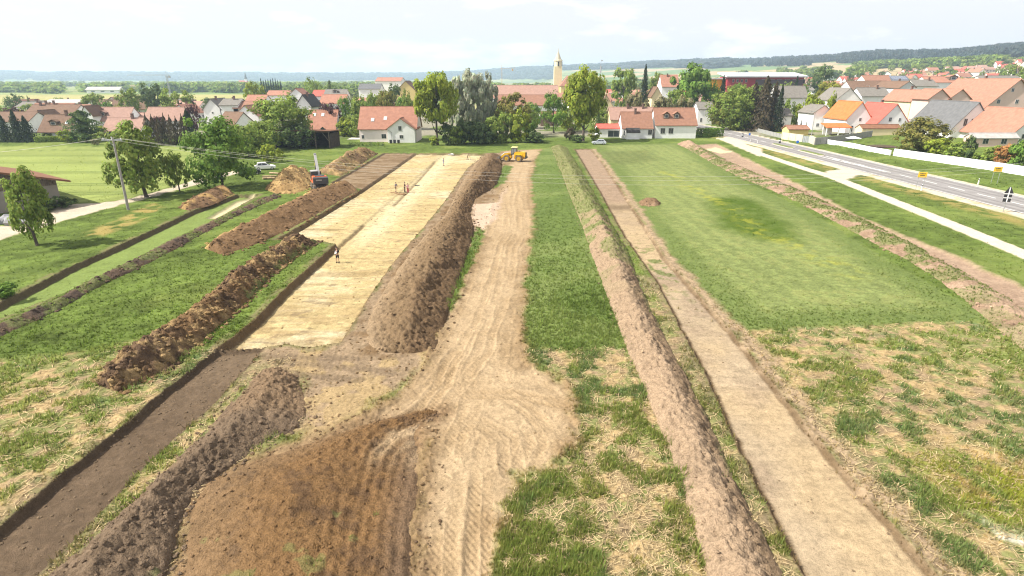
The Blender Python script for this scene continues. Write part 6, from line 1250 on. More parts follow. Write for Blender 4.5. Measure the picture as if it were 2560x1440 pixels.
# ---- more garden and field trees that close the gaps between the houses
for px, b_, w_, h_, ti, lb in ((1185, 358, 70, 60, 'dark', 'dark undergrowth between the two middle poplars'), (1140, 362, 44, 50, 'mid', 'green bush between the tall trunk and the left poplar'), (1228, 357, 50, 70, 'mid', 'tall green bush right of the poplars'), (1265, 356, 50, 80, 'mid', 'leafy bush under the drooping birch'), (1300, 356, 56, 84, 'bright', 'bright leafy bush right of the drooping birch'), (1320, 352, 44, 50, 'deep', 'deep green bush behind the low olive bush')):
    shrub(ti, px, b_, w_, h_, lb, n=2000)
for px, D, yt, w_, ti, lb in ((1262, 232, 262, 56, 'mid', 'green tree in front of the left half of the long barn'), (1330, 240, 255, 50, 'deep', 'deep green tree before the middle of the long barn'), (1425, 226, 250, 56, 'bright', 'bright tree between the ball shaped tree and the ragged tree'), (1500, 232, 262, 44, 'mid', 'green tree right behind the ragged tree'),
        (845, 214, 300, 50, 'bright', 'bright green tree right of the salmon roofed house'), (880, 212, 284, 60, 'mid', 'full green tree at the left wall of the orange roofed house'), (912, 232, 250, 60, 'deep', 'deep green tree over the left end of the orange roof'), (950, 262, 226, 60, 'mid', 'green crown above the orange ridge, left of the olive tree'), (1010, 236, 238, 54, 'deep', 'deep green crown above the right end of the orange ridge'),
        (575, 160, 330, 84, 'dark', 'dark green tree filling the gap right of the maple'), (655, 160, 300, 80, 'mid', 'green tree between the maple group and the spreading tree'), (740, 168, 300, 90, 'dark', 'dark green tree at the back of the old open shed'),
        (1812, 236, 236, 60, 'olive', 'olive green tree left of the big rounded roadside tree'), (1865, 236, 232, 60, 'mid', 'green tree right of the big rounded roadside tree'), (1968, 236, 246, 44, 'mid', 'green tree between the dark spruces and the left bungalow')):
    tree('full', ti, px, D, yt, w_ * 1.1, lb, n=3000)
for px, D, yt, w_, lb in ((1885, 232, 205, 60, 'brown tinted spruce left of the very dark one'), (1935, 228, 204, 50, 'brown tinted spruce right of the very dark one')):
    tree('spruce', 'browny', px, D, yt, w_, lb, 'spruce_tree', n=2600)

for px, D, yt, w_, ti, kd, lb in ((1848, 335, 200, 60, 'deep', 'full', 'deep green tree before the left half of the red school'), (1885, 340, 205, 56, 'mid', 'full', 'mid green tree before the middle of the red school'), (1965, 338, 203, 50, 'mid', 'full', 'green tree before the dark right half of the school'), (1932, 336, 206, 40, 'dark', 'full', 'dark green tree before the dark half of the school'), (2000, 330, 206, 44, 'deep', 'full', 'deep green tree at the right corner of the school')):
    tree(kd, ti, px, D, yt, w_, lb, n=1800)
# ================================================================ MACHINES, CARS, PEOPLE
ORANGE = mat('machine_orange', (.55, .10, .025), .45, .08, 2); CHAR = mat('machine_charcoal', (.055, .055, .058), .5, .12, 2); GREYM = mat('machine_grey', (.30, .29, .28), .5, .12, 2)
YELM = mat('machine_yellow', (.62, .36, .015), .45, .10, 1.5); DUST = mat('dusty_rubber', (.16, .13, .10), .95, .2, 3, spec=.1); DIRTS = mat('worn_steel', (.22, .19, .16), .6, .25, 2, metal=.3)
def wheel(parent, x, y, r, w_, rim, tyre=DUST):
    """axle along local y"""
    b = MB(); n = 20; prof = [(r * .62, -w_ / 2), (r * .92, -w_ / 2), (r, -w_ * .3), (r, w_ * .3), (r * .92, w_ / 2), (r * .62, w_ / 2)]
    vs = []; fs = []
    for i in range(n):
        a = 2 * math.pi * i / n
        vs += [(math.cos(a) * q, yy, math.sin(a) * q) for q, yy in prof]
    for i in range(n):
        for k in range(5): j = (i + 1) % n; fs.append((i * 6 + k, i * 6 + k + 1, j * 6 + k + 1, j * 6 + k))
    b.add(vs, fs); w0 = tag(empty('wheel', (x, y, r)), None); w0.parent = parent
    b.build('tyre', tyre, w0, smooth=False)
    b = MB(); b.tube((0, -w_ * .42, 0), (0, w_ * .42, 0), r * .64, n=16); b.tube((0, -w_ * .5, 0), (0, w_ * .5, 0), r * .22, n=10); b.build('rim', rim, w0)
    return w0
# ---- wheeled excavator: local +x is forward
x, y = G(800, 474); zg = gz(x, y) + .05
ex = tag(empty('excavator', (x, y, zg), math.atan2(.90, -.43)), 'orange and black wheeled excavator digging at the yellow mound', 'excavator')
for sx in (-1.3, 1.4):
    for sy in (-1.0, 1.0): wheel(ex, sx, sy, .55, .62, WHITE)
b = MB(); b.box((0, 0, .85), (4.2, 1.3, .55), bev=.1); b.box((2.0, 0, .55), (.7, 2.3, .3)); b.box((2.45, 0, .45), (.12, 2.5, .7)); b.box((-2.0, 0, .6), (.5, 2.2, .3)); b.tube((0, 0, 1.1), (0, 0, 1.35), .75, n=20); b.build('undercarriage', CHAR, ex)
b = MB(); b.box((-.2, 0, 1.5), (4.2, 2.5, .3), bev=.06); b.box((-1.35, 0, 2.1), (1.6, 2.5, 1.0), bev=.12); b.box((.7, -.85, 1.95), (1.6, .75, .7), bev=.08); b.build('body', ORANGE, ex)
b = MB(); b.prism([(-2.75, 1.35), (-2.1, 1.25), (-1.95, 1.3), (-1.95, 2.45), (-2.15, 2.55), (-2.7, 2.4)], 2.52, 0, 'y'); b.box((-1.3, 0, 2.64), (1.3, 1.6, .10)); b.build('counterweight', CHAR, ex)
b = MB(); b.box((-2.77, .35, 2.05), (.03, 1.0, .22)); b.build('badge_plate', GREYM, ex)
cab = MB(); cab.prism([(-.45, 1.65), (1.55, 1.65), (1.6, 2.2), (1.25, 3.25), (-.4, 3.25)], 1.15, 0, 'y', (0, .65, 0)); co = cab.build('cab', CHAR, ex)
b = MB(); b.prism([(-.3, 2.2), (.45, 2.2), (.45, 3.1), (-.3, 3.1)], 1.19, 0, 'y', (0, .65, 0)); b.prism([(.55, 1.85), (1.42, 1.85), (1.45, 2.2), (1.12, 3.1), (.55, 3.1)], 1.19, 0, 'y', (0, .65, 0)); b.box((-.43, .65, 2.7), (.1, .9, .75)); b.build('cab_window', GLASSD, co)
b = MB(); b.box((.45, .65, 3.29), (1.8, 1.2, .08), bev=.03); b.build('cab_roof', GREYM, co)
bo = MB(); bo.prism([(.6, 1.8), (1.1, 1.8), (1.9, 3.3), (2.5, 4.4), (3.35, 5.75), (3.15, 6.0), (2.6, 5.2), (1.6, 3.7), (.7, 2.3)], .42, 0, 'y', (0, -.2, 0)); boo = bo.build('boom', mat('boom_grey', (.40, .39, .38), .5, .12, 2), ex)
MB().tube((1.3, -.2, 2.0), (2.4, -.2, 3.9), .11, n=8).tube((2.0, -.2, 3.2), (2.75, -.2, 4.5), .07, n=8).build('boom_cylinder', STEEL, boo)
st = MB(); st.prism([(3.0, 5.9), (3.45, 6.0), (3.95, 3.4), (4.05, 2.6), (3.75, 2.55), (3.55, 3.6)], .34, 0, 'y', (0, -.2, 0)); sto = st.build('stick', CHAR, ex)
MB().tube((3.35, -.2, 5.6), (3.45, -.2, 4.2), .10, n=8).tube((3.45, -.2, 4.2), (3.7, -.2, 3.0), .06, n=8).build('bucket_cylinder', STEEL, sto); MB().box((3.72, -.2, 4.0), (.24, .38, .5)).build('warning_band', mat('warning_yellow', (.75, .65, .02), .5), sto)
bu = MB(); pr = [(3.55, 2.7), (4.15, 2.65), (4.35, 2.2), (4.15, 1.55), (3.6, 1.15), (3.1, 1.25), (3.15, 1.38), (3.6, 1.35), (4.0, 1.68), (4.15, 2.2), (4.0, 2.5), (3.6, 2.55)]
bu.prism(pr, 1.5, 0, 'y', (0, -.2, 0))
for sy in (-.95, .55): bu.prism([(3.55, 2.65), (4.15, 2.6), (4.3, 2.2), (4.1, 1.6), (3.6, 1.2), (3.15, 1.3)], .06, 0, 'y', (0, sy, 0))
for k in range(5): bu.box((3.02, -.85 + k * .32, 1.3), (.25, .12, .08))
bu.build('bucket', DIRTS, ex)
# ---- wheel loader: local +x is forward, heading left in the photo
x, y = G(1284, 403); zg = gz(x, y)
wlo = tag(empty('wheel_loader', (x, y, zg), math.atan2(.22, -.97)), 'yellow articulated wheel loader parked at the far end of the dirt road', 'wheel loader')
for sx in (-1.45, 1.55):
    for sy in (-1.02, 1.02): wheel(wlo, sx, sy, .82, .62, mat('rim_yellow', (.45, .28, .03), .6), DUST)
b = MB(); b.prism([(-3.0, 1.1), (-.3, 1.0), (-.3, 2.0), (-.6, 2.35), (-2.85, 2.25), (-3.05, 2.0)], 1.7, 0, 'y'); b.box((-1.5, 0, .95), (2.6, 1.1, .6)); b.build('engine_hood', YELM, wlo)
b = MB(); b.box((-3.06, 0, 1.65), (.12, 1.35, .95)); b.box((-3.1, 0, .95), (.35, 2.2, .35)); b.build('rear_grille', CHAR, wlo)
for sy in (-1.05, 1.05): b = MB(); b.prism([(-2.4, 1.55), (-2.2, 1.75), (-.7, 1.75), (-.5, 1.4), (-.6, 1.35), (-.8, 1.62), (-2.15, 1.62), (-2.32, 1.45)], .55, 0, 'y', (0, sy, 0)); b.build('mudguard', YELM, wlo)
b = MB(); b.prism([(-.85, 1.9), (.45, 1.5), (.55, 2.0), (.3, 3.2), (-.85, 3.2)], 1.45, 0, 'y'); cbo = b.build('cab', CHAR, wlo)
b = MB(); b.prism([(-.75, 2.2), (-.25, 2.2), (-.25, 3.1), (-.75, 3.1)], 1.49, 0, 'y'); b.prism([(-.15, 1.95), (.42, 1.85), (.43, 2.0), (.22, 3.1), (-.15, 3.1)], 1.49, 0, 'y'); b.box((-.84, 0, 2.75), (.06, 1.2, .75)); b.build('cab_window', mat('cab_glass', (.20, .22, .22), .15, .1, 1, spec=.6), cbo)
b = MB(); b.box((-.25, 0, 3.3), (1.5, 1.65, .2), bev=.06); b.build('cab_roof', mat('roof_cream', (.75, .66, .25), .5), cbo); MB().tube((-.9, .5, 3.3), (-.9, .5, 4.6), .015, n=5).build('aerial', STEEL, cbo)
b = MB(); b.box((1.4, 0, 1.05), (2.0, 1.0, .8), bev=.1); b.box((.9, 0, 1.55), (.5, .8, .8)); b.build('front_frame', YELM, wlo)
b = MB()
for sy in (-.55, .55): b.prism([(.8, 1.8), (1.1, 2.1), (2.4, 1.75), (3.35, .75), (3.2, .5), (2.2, 1.35)], .2, 0, 'y', (0, sy, 0))
b.tube((2.0, -.6, 1.55), (2.0, .6, 1.55), .1); b.build('lift_arm', YELM, wlo); MB().tube((1.0, 0, 2.0), (2.3, 0, 1.9), .09).tube((2.3, 0, 1.9), (3.2, 0, 1.2), .06).build('tilt_cylinder', STEEL, wlo)
b = MB(); b.prism([(3.3, 1.35), (3.15, .9), (3.25, .35), (3.7, .12), (4.35, .1), (4.35, .18), (3.75, .22), (3.4, .42), (3.3, .9), (3.42, 1.3)], 2.6, 0, 'y')
for sy in (-1.3, 1.3): b.prism([(3.35, 1.32), (3.2, .9), (3.28, .4), (3.7, .15), (4.3, .15), (4.05, .7)], .06, 0, 'y', (0, sy, 0))
b.build('bucket', DIRTS, wlo)
b = MB(); b.box((-1.4, .0, 2.38), (.14, .14, .35)); b.build('exhaust', CHAR, wlo)
# ---- cars
def car(loc, rz, paint, label, suv=True):
    """local +x forward, length about 4.4"""
    t = tag(empty('parked_car', loc, rz), label, 'car')
    low = [(-2.15, .35), (-2.2, .75), (-2.05, .98), (-.9, 1.02), (.75, 1.0), (1.75, .86), (2.12, .68), (2.15, .38), (1.75, .28), (-1.8, .28)]
    b = MB(); hw = [(1.0, .74), (.86, .86)]
    def slab(pr, w0, w1, zc):
        n = len(pr); vs = []
        for s, f in ((-1, 1), (1, 1)): vs += [(px_, s * (w0 if z_ < zc else w1), z_) for px_, z_ in pr]
        fs = [tuple(range(n)), tuple(range(n, 2 * n))[::-1]] + [(i, i + n, (i + 1) % n + n, (i + 1) % n) for i in range(n)]
        return vs, fs
    b.add(*slab(low, .90, .84, .9)); top = 1.58 if suv else 1.42
    roofp = [(-1.85, 1.0), (-1.45, top - .06), (-.6, top), (.15, top - .04), (.95, 1.0)]
    b2 = MB(); b2.add(*slab(roofp, .80, .66, 1.2)); b.v += [(0, 0, 0)] * 0
    body = b.build('body', paint, t, smooth=False); bm = bmesh.new(); bm.from_mesh(body.data); bmesh.ops.bevel(bm, geom=[e for e in bm.edges], offset=.06, segments=2, affect='EDGES'); bm.to_mesh(body.data); bm.free()
    b2.build('cabin', paint, t)
    g = MB()
    for s in (-1, 1):
        for q in ([(-1.5, 1.03), (-1.28, top - .14), (-.62, top - .1), (-.62, 1.03)], [(-.54, 1.03), (-.54, top - .1), (.08, top - .14), (.72, 1.03)]):
            g.add([(a_, s * (.815 - .15 * (z_ - 1.0) / (top - 1.0)), z_) for a_, z_ in q], [(0, 1, 2, 3)])
    g.add([(.98, -.70, 1.02), (.98, .70, 1.02), (.20, .60, top - .08), (.20, -.60, top - .08)], [(0, 1, 2, 3)]); g.add([(-1.88, -.68, 1.04), (-1.88, .68, 1.04), (-1.50, .58, top - .12), (-1.50, -.58, top - .12)], [(0, 1, 2, 3)])
    g.build('windows', GLASSD, t)
    for sx in (-1.35, 1.38):
        for sy in (-.80, .80): wheel(t, sx, sy, .33, .22, STEEL, BLACKR)
    for sy in (-.6, .6): MB().box((2.08, sy, .68), (.12, .36, .14), bev=.03).build('headlight', mat('lamp_glass', (.7, .7, .7), .1), t); MB().box((-2.12, sy * 1.1, .82), (.1, .26, .18), bev=.03).build('tail_light', mat('lamp_red', (.45, .02, .02), .2), t)
    for sy in (-.93, .93): MB().box((.62, sy, 1.05), (.16, .18, .14), bev=.03).build('wing_mirror', paint, t)
    b = MB(); b.box((-2.18, 0, .62), (.03, .5, .11)); b.build('number_plate', WHITE, t)
    return t
x, y = G(1497, 361); car((x, y, gz(x, y)), R(176), mat('car_silver', (.50, .53, .57), .3, .04, 1, metal=.3), 'silver hatchback parked on the grass by the ragged bright tree')
x, y = G(664, 424); car((x, y, gz(x, y)), R(22), mat('car_white', (.80, .80, .80), .3, .03, 1), 'white car parked in the shade beside the old open shed')
x, y = G(638, 434); car((x - .6, y - 1.0, gz(x, y)), R(24), mat('car_black', (.02, .022, .025), .25, .1, 1), 'dark car hidden in the deep tree shade next to the white car', suv=False)
# ---- people
SKIN = mat('skin', (.48, .30, .22), .6, .06, 6); HAIRD = mat('hair_dark', (.03, .022, .016), .7, .2, 8); HAIRL = mat('hair_light', (.30, .22, .12), .7, .2, 8)
def skin_mesh(name, verts, edges, radii, root, m, parent, sub=1):
    me = bpy.data.meshes.new(name); me.from_pydata(verts, edges, []); o = bpy.data.objects.new(name, me); col.objects.link(o)
    md = o.modifiers.new('s', 'SKIN'); md.use_smooth_shade = True; sv = me.skin_vertices[0].data
    for i, r_ in enumerate(radii): sv[i].radius = (r_, r_) if not isinstance(r_, tuple) else r_; sv[i].use_root = (i == root)
    ms = o.modifiers.new('u', 'SUBSURF'); ms.levels = ms.render_levels = sub
    dg = bpy.context.evaluated_depsgraph_get(); nm = bpy.data.meshes.new_from_object(o.evaluated_get(dg)); bpy.data.objects.remove(o)
    nm.materials.clear(); nm.materials.append(m)
    for p_ in nm.polygons: p_.use_smooth = True
    return link(name, nm, parent)
def person(px, py, rz, label, shirt, trousers, hair, arms, lean=0.0, shorts=False, stride=0.10, hscale=1.0, cap=False):
    """faces local -y. arms: (left elbow, left hand, right elbow, right hand) offsets from the shoulder"""
    x, y = G(px, py, -.6); z0 = gz(x, y); t = tag(empty('person', (x, y, z0), rz), label, 'person'); t.scale = (hscale,) * 3
    cl, sl = math.cos(lean), math.sin(lean); hip = Vector((0, 0, .95))
    def up(h, fx=0.0, fy=0.0): return hip + Vector((fx, -sl * h + fy * cl, cl * h + fy * sl))
    chest, neck, head = up(.34), up(.53, 0, 0), up(.60)
    headc = head + Vector((0, -.02 - .05 * sl, .13)); V = []; E = []; Rr = []
    def av(p_, r_, pr=None): V.append(tuple(p_)); Rr.append(r_); i = len(V) - 1; (E.append((pr, i)) if pr is not None else None); return i
    pel = av(hip, (.15, .11)); wa = av(up(.16), (.135, .095), pel); ch = av(chest, (.165, .11), wa); ne = av(neck, (.06, .06), ch); hd = av(head, (.055, .06), ne); h2 = av(headc, (.085, .10), hd); h3 = av(headc + Vector((0, 0, .10)), (.06, .07), h2)
    av(headc + Vector((0, -.115, -.01)), .018, h2)                                       # nose
    for s in (-1, 1): av(headc + Vector((s * .10, .01, -.01)), .018, h2)                 # ears
    legp = {}
    for s in (-1, 1):
        st_ = stride * s; hp = av(hip + Vector((s * .09, 0, -.06)), (.095, .09), pel); kn = av(Vector((s * .11, st_ * .6 - .02, .50)), (.062, .065), hp); an_ = av(Vector((s * .12, st_ * 1.3, .09)), (.04, .045), kn); av(Vector((s * .13, st_ * 1.3 - .17, .035)), (.038, .032), an_)
        legp[s] = (V[hp], V[kn], V[an_])
    armp = {}
    for s, el, ha in ((-1, arms[0], arms[1]), (1, arms[2], arms[3])):
        sh = chest + Vector((s * .19, 0, .12)); e_, h_ = sh + Vector(el), sh + Vector(ha); si = av(sh, .062, ch); ei = av(e_, .042, si); wi = av(h_, (.027, .030), ei)
        d = (h_ - e_).normalized(); side = d.cross(Vector((0, 0, 1))); side = side.normalized() if side.length > .1 else Vector((1, 0, 0)); dn = d.cross(side)
        pa = av(h_ + d * .055, (.036, .022), wi); armp[s] = (sh, e_, h_)
        for k, (o_, ln) in enumerate(((-.030, .065), (-.010, .078), (.010, .072), (.030, .056))):
            f1 = av(h_ + d * (.085 + ln * .5) + side * o_, .0095, pa); av(h_ + d * (.085 + ln * .95) + side * o_ + dn * .025, .0085, f1)
        th = av(h_ + d * .04 + side * .045 * s, .011, pa); av(h_ + d * .085 + side * .062 * s + dn * .015, .0095, th)
    skin_mesh('body', V, E, Rr, 0, SKIN, t, 1)
    # eyes and mouth sit on the face
    b = MB()
    for s in (-1, 1): b.box(tuple(headc + Vector((s * .035, -.098, .015))), (.022, .012, .014), 0)
    b.box(tuple(headc + Vector((0, -.092, -.062))), (.05, .012, .012), 1); b.build('face', [HAIRD, mat('lips', (.35, .12, .10), .6)], t)
    hb = bmesh.new(); bmesh.ops.create_uvsphere(hb, u_segments=12, v_segments=8, radius=.118); bmesh.ops.delete(hb, geom=[v for v in hb.verts if v.co.z < -.05 or (v.co.y < -.03 and v.co.z < .03)], context='VERTS')
    hm = bpy.data.meshes.new('hair'); hb.to_mesh(hm); hb.free(); hm.materials.append(hair); ho = link('hair' if not cap else 'cap', hm, t, tuple(headc + Vector((0, .005, .035))))
    # shirt: torso and upper arms; trousers: pelvis and legs
    V2 = []; E2 = []; R2 = []
    def bv_(p_, r_, pr=None): V2.append(tuple(p_)); R2.append(r_); i = len(V2) - 1; (E2.append((pr, i)) if pr is not None else None); return i
    a0 = bv_(up(.02), (.168, .125)); a1 = bv_(up(.16), (.158, .115), a0); a2 = bv_(chest, (.185, .128), a1); a3 = bv_(up(.48), (.085, .08), a2)
    for s in (-1, 1): s0 = bv_(armp[s][0], .082, a2); bv_(armp[s][0].lerp(armp[s][1], .85), .064, s0)
    skin_mesh('shirt', V2, E2, R2, 0, shirt, t, 1)
    V2.clear(); E2.clear(); R2.clear(); p0 = bv_(hip + Vector((0, 0, .05)), (.160, .120))
    for s in (-1, 1):
        h_, k_, a_ = (Vector(q) for q in legp[s]); l0 = bv_(h_, (.112, .108), p0); l1 = bv_(k_ if not shorts else h_.lerp(k_, .95), (.082, .085), l0)
        if not shorts: bv_(a_ + Vector((0, 0, .02)), (.062, .066), l1)
    skin_mesh('trousers', V2, E2, R2, 0, trousers, t, 1)
    b = MB()
    for s in (-1, 1):
        a_ = Vector(legp[s][2]); b.box((a_.x, a_.y - .07, .05), (.10, .28, .10), bev=.03); b.box((a_.x, a_.y, .10), (.10, .12, .10), bev=.03)
    b.build('shoes', mat('boots', (.06, .045, .03), .8), t)
    return t, armp
BLK = mat('cloth_black', (.020, .020, .024), .9, .2, 6); NAVY = mat('cloth_slate', (.13, .15, .20), .9, .15, 6); PINKC = mat('cloth_pink', (.72, .38, .42), .9, .1, 6); REDC = mat('cloth_red', (.45, .08, .10), .9, .1, 6); KHAKI = mat('cloth_khaki', (.20, .16, .10), .9, .15, 6)
LILAC = mat('cloth_lilac', (.42, .42, .56), .9, .1, 6); BROWNC = mat('cloth_brown', (.10, .07, .05), .9, .15, 6); BEIGE = mat('cloth_beige', (.42, .33, .22), .9, .1, 6)
hold = ((-.06, -.02, -.26), (.10, -.26, -.24), (.06, -.02, -.26), (-.10, -.26, -.24)); down = ((-.08, .02, -.27), (-.09, -.06, -.50), (.08, .02, -.27), (.09, -.06, -.50)); dig = ((-.05, -.16, -.24), (.06, -.36, -.34), (.05, -.14, -.24), (-.02, -.32, -.42)); reach = ((-.24, -.06, -.12), (-.46, -.16, -.04), (.08, 0, -.27), (.10, -.06, -.48))
pt, ap = person(845, 656, R(-8), 'person in black shirt and shorts holding a white controller in the clay pit', BLK, BLK, HAIRD, hold, shorts=True, stride=.02)
mw = Matrix.Translation(pt.location) @ Matrix.Rotation(R(-8), 4, 'Z'); c_ = mw @ (((ap[-1][2] + ap[1][2]) / 2) + Vector((0, -.10, .03)))
b = MB(); b.box((0, 0, 0), (.24, .17, .06), bev=.02); b.box((0, .12, .09), (.20, .02, .14), rz=0); b.tube((-.07, -.01, .03), (-.07, -.01, .06), .012); b.tube((.07, -.01, .03), (.07, -.01, .06), .012)
tag(b.build('remote_controller', WHITE, None, c_), 'white remote controller held by the person in black', 'controller')
pd_, ad_ = person(990, 482, R(60), 'person in slate top with bare legs stepping to the right in the clay pit', NAVY, KHAKI, HAIRD, dig, lean=.18, shorts=True, stride=.16)
pe_, ae_ = person(1012, 480, R(100), 'tall person in dark brown clothes, left of the pair in the pit', BROWNC, BROWNC, HAIRD, dig, lean=.12, stride=.06, hscale=1.04)
pf_, af_ = person(1020, 481, R(30), 'person in pale pink top and red sleeves at the right of the pair', PINKC, REDC, HAIRL, down, stride=.06)
person(1109, 414, R(60), 'person in lilac clothes reaching one arm out far up the clay pit', LILAC, LILAC, HAIRL, reach, stride=.05, shorts=True)
pg_, ag_ = person(1169, 399, R(70), 'person in dark clothes bending forward at the far end of the clay pit', KHAKI, KHAKI, HAIRD, dig, lean=.75, stride=.20)
def shovel(p_, arm, rz, label, blade=True):
    mw = Matrix.Translation(p_.location) @ Matrix.Rotation(rz, 4, 'Z'); a_, c_ = mw @ arm[-1][2], mw @ arm[1][2]; lo_ = Vector((c_.x + .25 * math.sin(rz), c_.y - .5 * math.cos(rz), p_.location.z + .02)); hi = a_ + (a_ - lo_).normalized() * .45
    t = tag(empty('shovel', lo_), label, 'shovel'); MB().tube((0, 0, .1), tuple(hi - lo_), .018, n=6).build('handle', WOODG, t); b = MB(); b.box((0, 0, .10), (.22, .03, .28), taper=.8); b.build('blade', STEEL, t)
shovel(pe_, ae_, R(100), 'long handled shovel held by the tall person in dark brown'); shovel(pg_, ag_, R(70), 'shovel held by the bending person at the far end')
# little heaps and finds trays by the diggers
for k, (px, py, w_, h_, lb) in enumerate(((1000, 486, 1.6, .25, 'flat brown scoop of earth at the feet of the pair'), (985, 484, 1.1, .2, 'small brown scoop of earth below the stepping person'))):
    x, y = G(px, py, -.6); bm = bmesh.new(); bmesh.ops.create_icosphere(bm, subdivisions=3, radius=1)
    for v in bm.verts: v.co = Vector((v.co.x * w_ * .7, v.co.y * w_ * .35, max(-.05, v.co.z) * h_)) * (0.85 + .3 * random.Random(v.index + k).random())
    m_ = bpy.data.meshes.new('earth_scoop'); bm.to_mesh(m_); bm.free(); m_.materials.append(mat('scoop_soil', (.22, .14, .07), .95, .3, 5, bump=.5)); tag(link('earth_scoop', m_, None, (x, y, gz(x, y))), lb, 'soil heap')
x, y = G(1043, 464, -.6); b = MB(); b.box((0, 0, .06), (.9, .35, .12), bev=.03); tag(b.build('tool_bag', CHAR, None, (x, y, gz(x, y))), 'dark flat bag lying on the pale clay right of the pair', 'bag')
x, y = G(1128, 383); b = MB(); b.box((0, 0, .2), (1.6, .7, .4), bev=.1); b.box((.2, 0, .45), (.7, .5, .15), bev=.05, m=1); tag(b.build('tool_box', [GREYM, WHITE], None, (x, y, gz(x, y))), 'grey and white kit box at the far edge of the clay pit', 'box')
# timbers and rubble between the white car and the mound; wood store by the barn
for k, (px, py, l_, a_, lb) in enumerate(((674, 444, 2.6, 20, 'pale split log lying left of the yellow mound'), (686, 436, 2.2, -15, 'short log behind the pale split log'), (681, 448, 2.0, 5, 'log nearest the yellow mound'), (668, 448, 1.6, 40, 'thin log at the edge of the tree shade'))):
    x, y = G(px, py); tag(MB().tube((-l_ / 2, 0, .25), (l_ / 2, 0, .25), .22, .17, 10).build('log', mat('cut_wood', (.36, .27, .16), .9, .25, 3), None, (x, y, gz(x, y))), lb, 'log').rotation_euler = (0, 0, R(a_))
x, y = G(22, 562)
for k in range(5):
    b = MB(); bm = bmesh.new(); bmesh.ops.create_icosphere(bm, subdivisions=2, radius=1)
    for v in bm.verts: v.co = Vector((v.co.x * 1.1, v.co.y * .8, v.co.z * .8)) * (0.75 + .4 * random.Random(v.index * 7 + k).random())
    m_ = bpy.data.meshes.new('boulder'); bm.to_mesh(m_); bm.free(); m_.materials.append(mat('boulder_grey', (.27, .27, .28), .9, .2, 2, bump=.4)); xx = x - 2.4 + k * 1.5
    tag(link('boulder', m_, None, (xx, y + (k % 2) * .8, gz(xx, y) + .45)), 'grey boulder, number %s from the left, in the pile by the barn corner' % ('one', 'two', 'three', 'four', 'five')[k], 'boulder', 'boulders by the barn')
# pond and lawn furniture behind the low white wall
x, y = 108.0, 168.0; b = MB(); b.prism([(math.cos(q * .3927) * 5.0 * (1 + .1 * (q % 3)), math.sin(q * .3927) * 4.0) for q in range(16)], .06, 0, 'z'); tag(b.build('pond', mat('pond_water', (.03, .035, .045), .08, .2, .6, spec=.6), None, (x, y, gz(x, y) + .10)), kind='structure')
b = MB(); b.tube((0, 0, 0), (0, 0, 2.3), .05, n=8); pr_ = tag(empty('parasol', (x - 6, y + 7, gz(x - 6, y + 7))), 'folded out white parasol beside the garden pond', 'parasol'); b.build('pole', STEEL, pr_); MB().tube((0, 0, 2.0), (0, 0, 2.6), 2.2, .05, 10).build('canopy', WHITE, pr_)
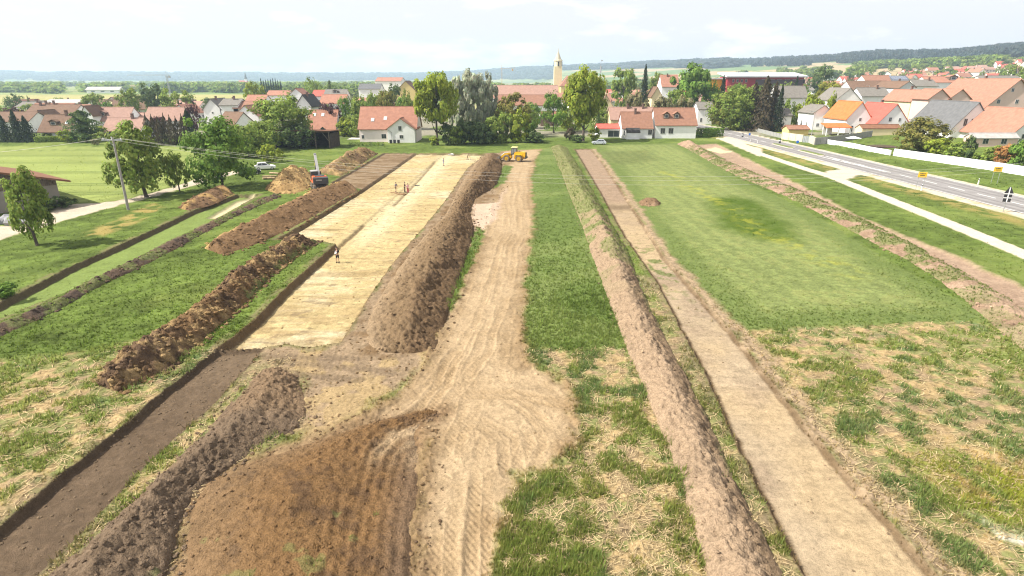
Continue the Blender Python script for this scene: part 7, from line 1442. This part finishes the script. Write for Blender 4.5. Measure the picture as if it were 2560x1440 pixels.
# ---- two tower cranes
def crane(px, ytop, Y, xl, xr_, label, jy=0.0, c_=STEEL):
    xm, zt_ = XZ(px, ytop, Y); x0_, z0_ = XZ(xl, ytop, Y); x1_, z1_ = XZ(xr_, ytop, Y); t = tag(empty('tower_crane', (xm, Y, gz(xm, Y))), label, 'tower crane'); w_ = max(.8, Y * .0016); z0 = t.location.z
    b = MB(); q = .16 * w_; hh = zt_ - z0; n = int(hh / (w_ * 1.2))
    for sx in (-1, 1):
        for sy in (-1, 1): b.box((sx * w_ / 2, sy * w_ / 2, hh / 2), (q, q, hh))
    for k in range(n):
        a_, d_ = k * hh / n, (k + 1) * hh / n
        for s in (-1, 1): b.tube((-w_ / 2, s * w_ / 2, a_), (w_ / 2, s * w_ / 2, d_), q * .35, n=4); b.tube((s * w_ / 2, -w_ / 2, d_), (s * w_ / 2, w_ / 2, a_), q * .35, n=4)
    b.build('mast', c_, t); b = MB(); xa, xb = x0_ - xm, x1_ - xm
    for dy, dz in ((-w_ / 2, 0), (w_ / 2, 0), (0, w_)): b.tube((xa, dy, hh + dz * .6), (xb, dy, hh + dz), q * .5, n=4)
    k_ = int(abs(xb - xa) / (w_ * 1.3))
    for i in range(k_): u = xa + (xb - xa) * i / k_; u2 = xa + (xb - xa) * (i + .5) / k_; b.tube((u, -w_ / 2, hh), (u2, 0, hh + w_ * .8), q * .3, n=4); b.tube((u, w_ / 2, hh), (u2, 0, hh + w_ * .8), q * .3, n=4)
    b.build('jib', c_, t); b = MB(); b.tube((0, 0, hh), (0, 0, hh + w_ * 4), q * .7, n=5); b.tube((0, 0, hh + w_ * 4), (xa * .7, 0, hh + w_), q * .2, n=4); b.tube((0, 0, hh + w_ * 4), (xb if xb > .5 else 6, 0, hh + w_), q * .2, n=4); b.box((xb * .8 if xb > 1 else 2, 0, hh - w_), (w_ * 1.5, w_, w_ * 2)); b.build('apex_and_counterweight', c_, t)
crane(416, 189, 420, 318, 424, 'grey tower crane with a long jib on the left horizon'); crane(1254, 172, 520, 1250, 1288, 'pale orange tower crane behind the silver poplars', c_=mat('crane_orange', (.55, .35, .18), .6))
xm, zt_ = XZ(1503, 149, 700.0); b = MB(); b.path([(0, 0, 0), (0, 0, zt_ - 8), (0, 0, zt_)], [.5, .3, .1], 6); b.tube((0, 0, zt_ - 14), (0, 0, zt_ - 7), .9, n=8); b.box((1, 0, zt_ - 1), (2, .3, 1.2)); tag(b.build('radio_mast', STEEL, None, (xm, 700, 0)), 'thin dark radio mast above the ragged bright tree', 'mast')
# ---- air: a thin even haze round the place, sky outside it
ztop = float(GZ.max()) + 60
hz = MB(); hz.box((0, 4300, (ztop - 3) / 2), (17000, 9600, ztop + 3)); ho = hz.build('haze', []); ho.data.materials.clear()
hm = bpy.data.materials.new('air'); hm.use_nodes = True; nt = hm.node_tree; nt.nodes.clear(); ou = nt.nodes.new('ShaderNodeOutputMaterial'); pv = nt.nodes.new('ShaderNodeVolumePrincipled')
pv.inputs['Color'].default_value = (.60, .78, 1.0, 1); pv.inputs['Density'].default_value = .00017; pv.inputs['Anisotropy'].default_value = .2
nt.links.new(pv.outputs['Volume'], ou.inputs['Volume']); ho.data.materials.append(hm); tag(ho, kind='stuff')
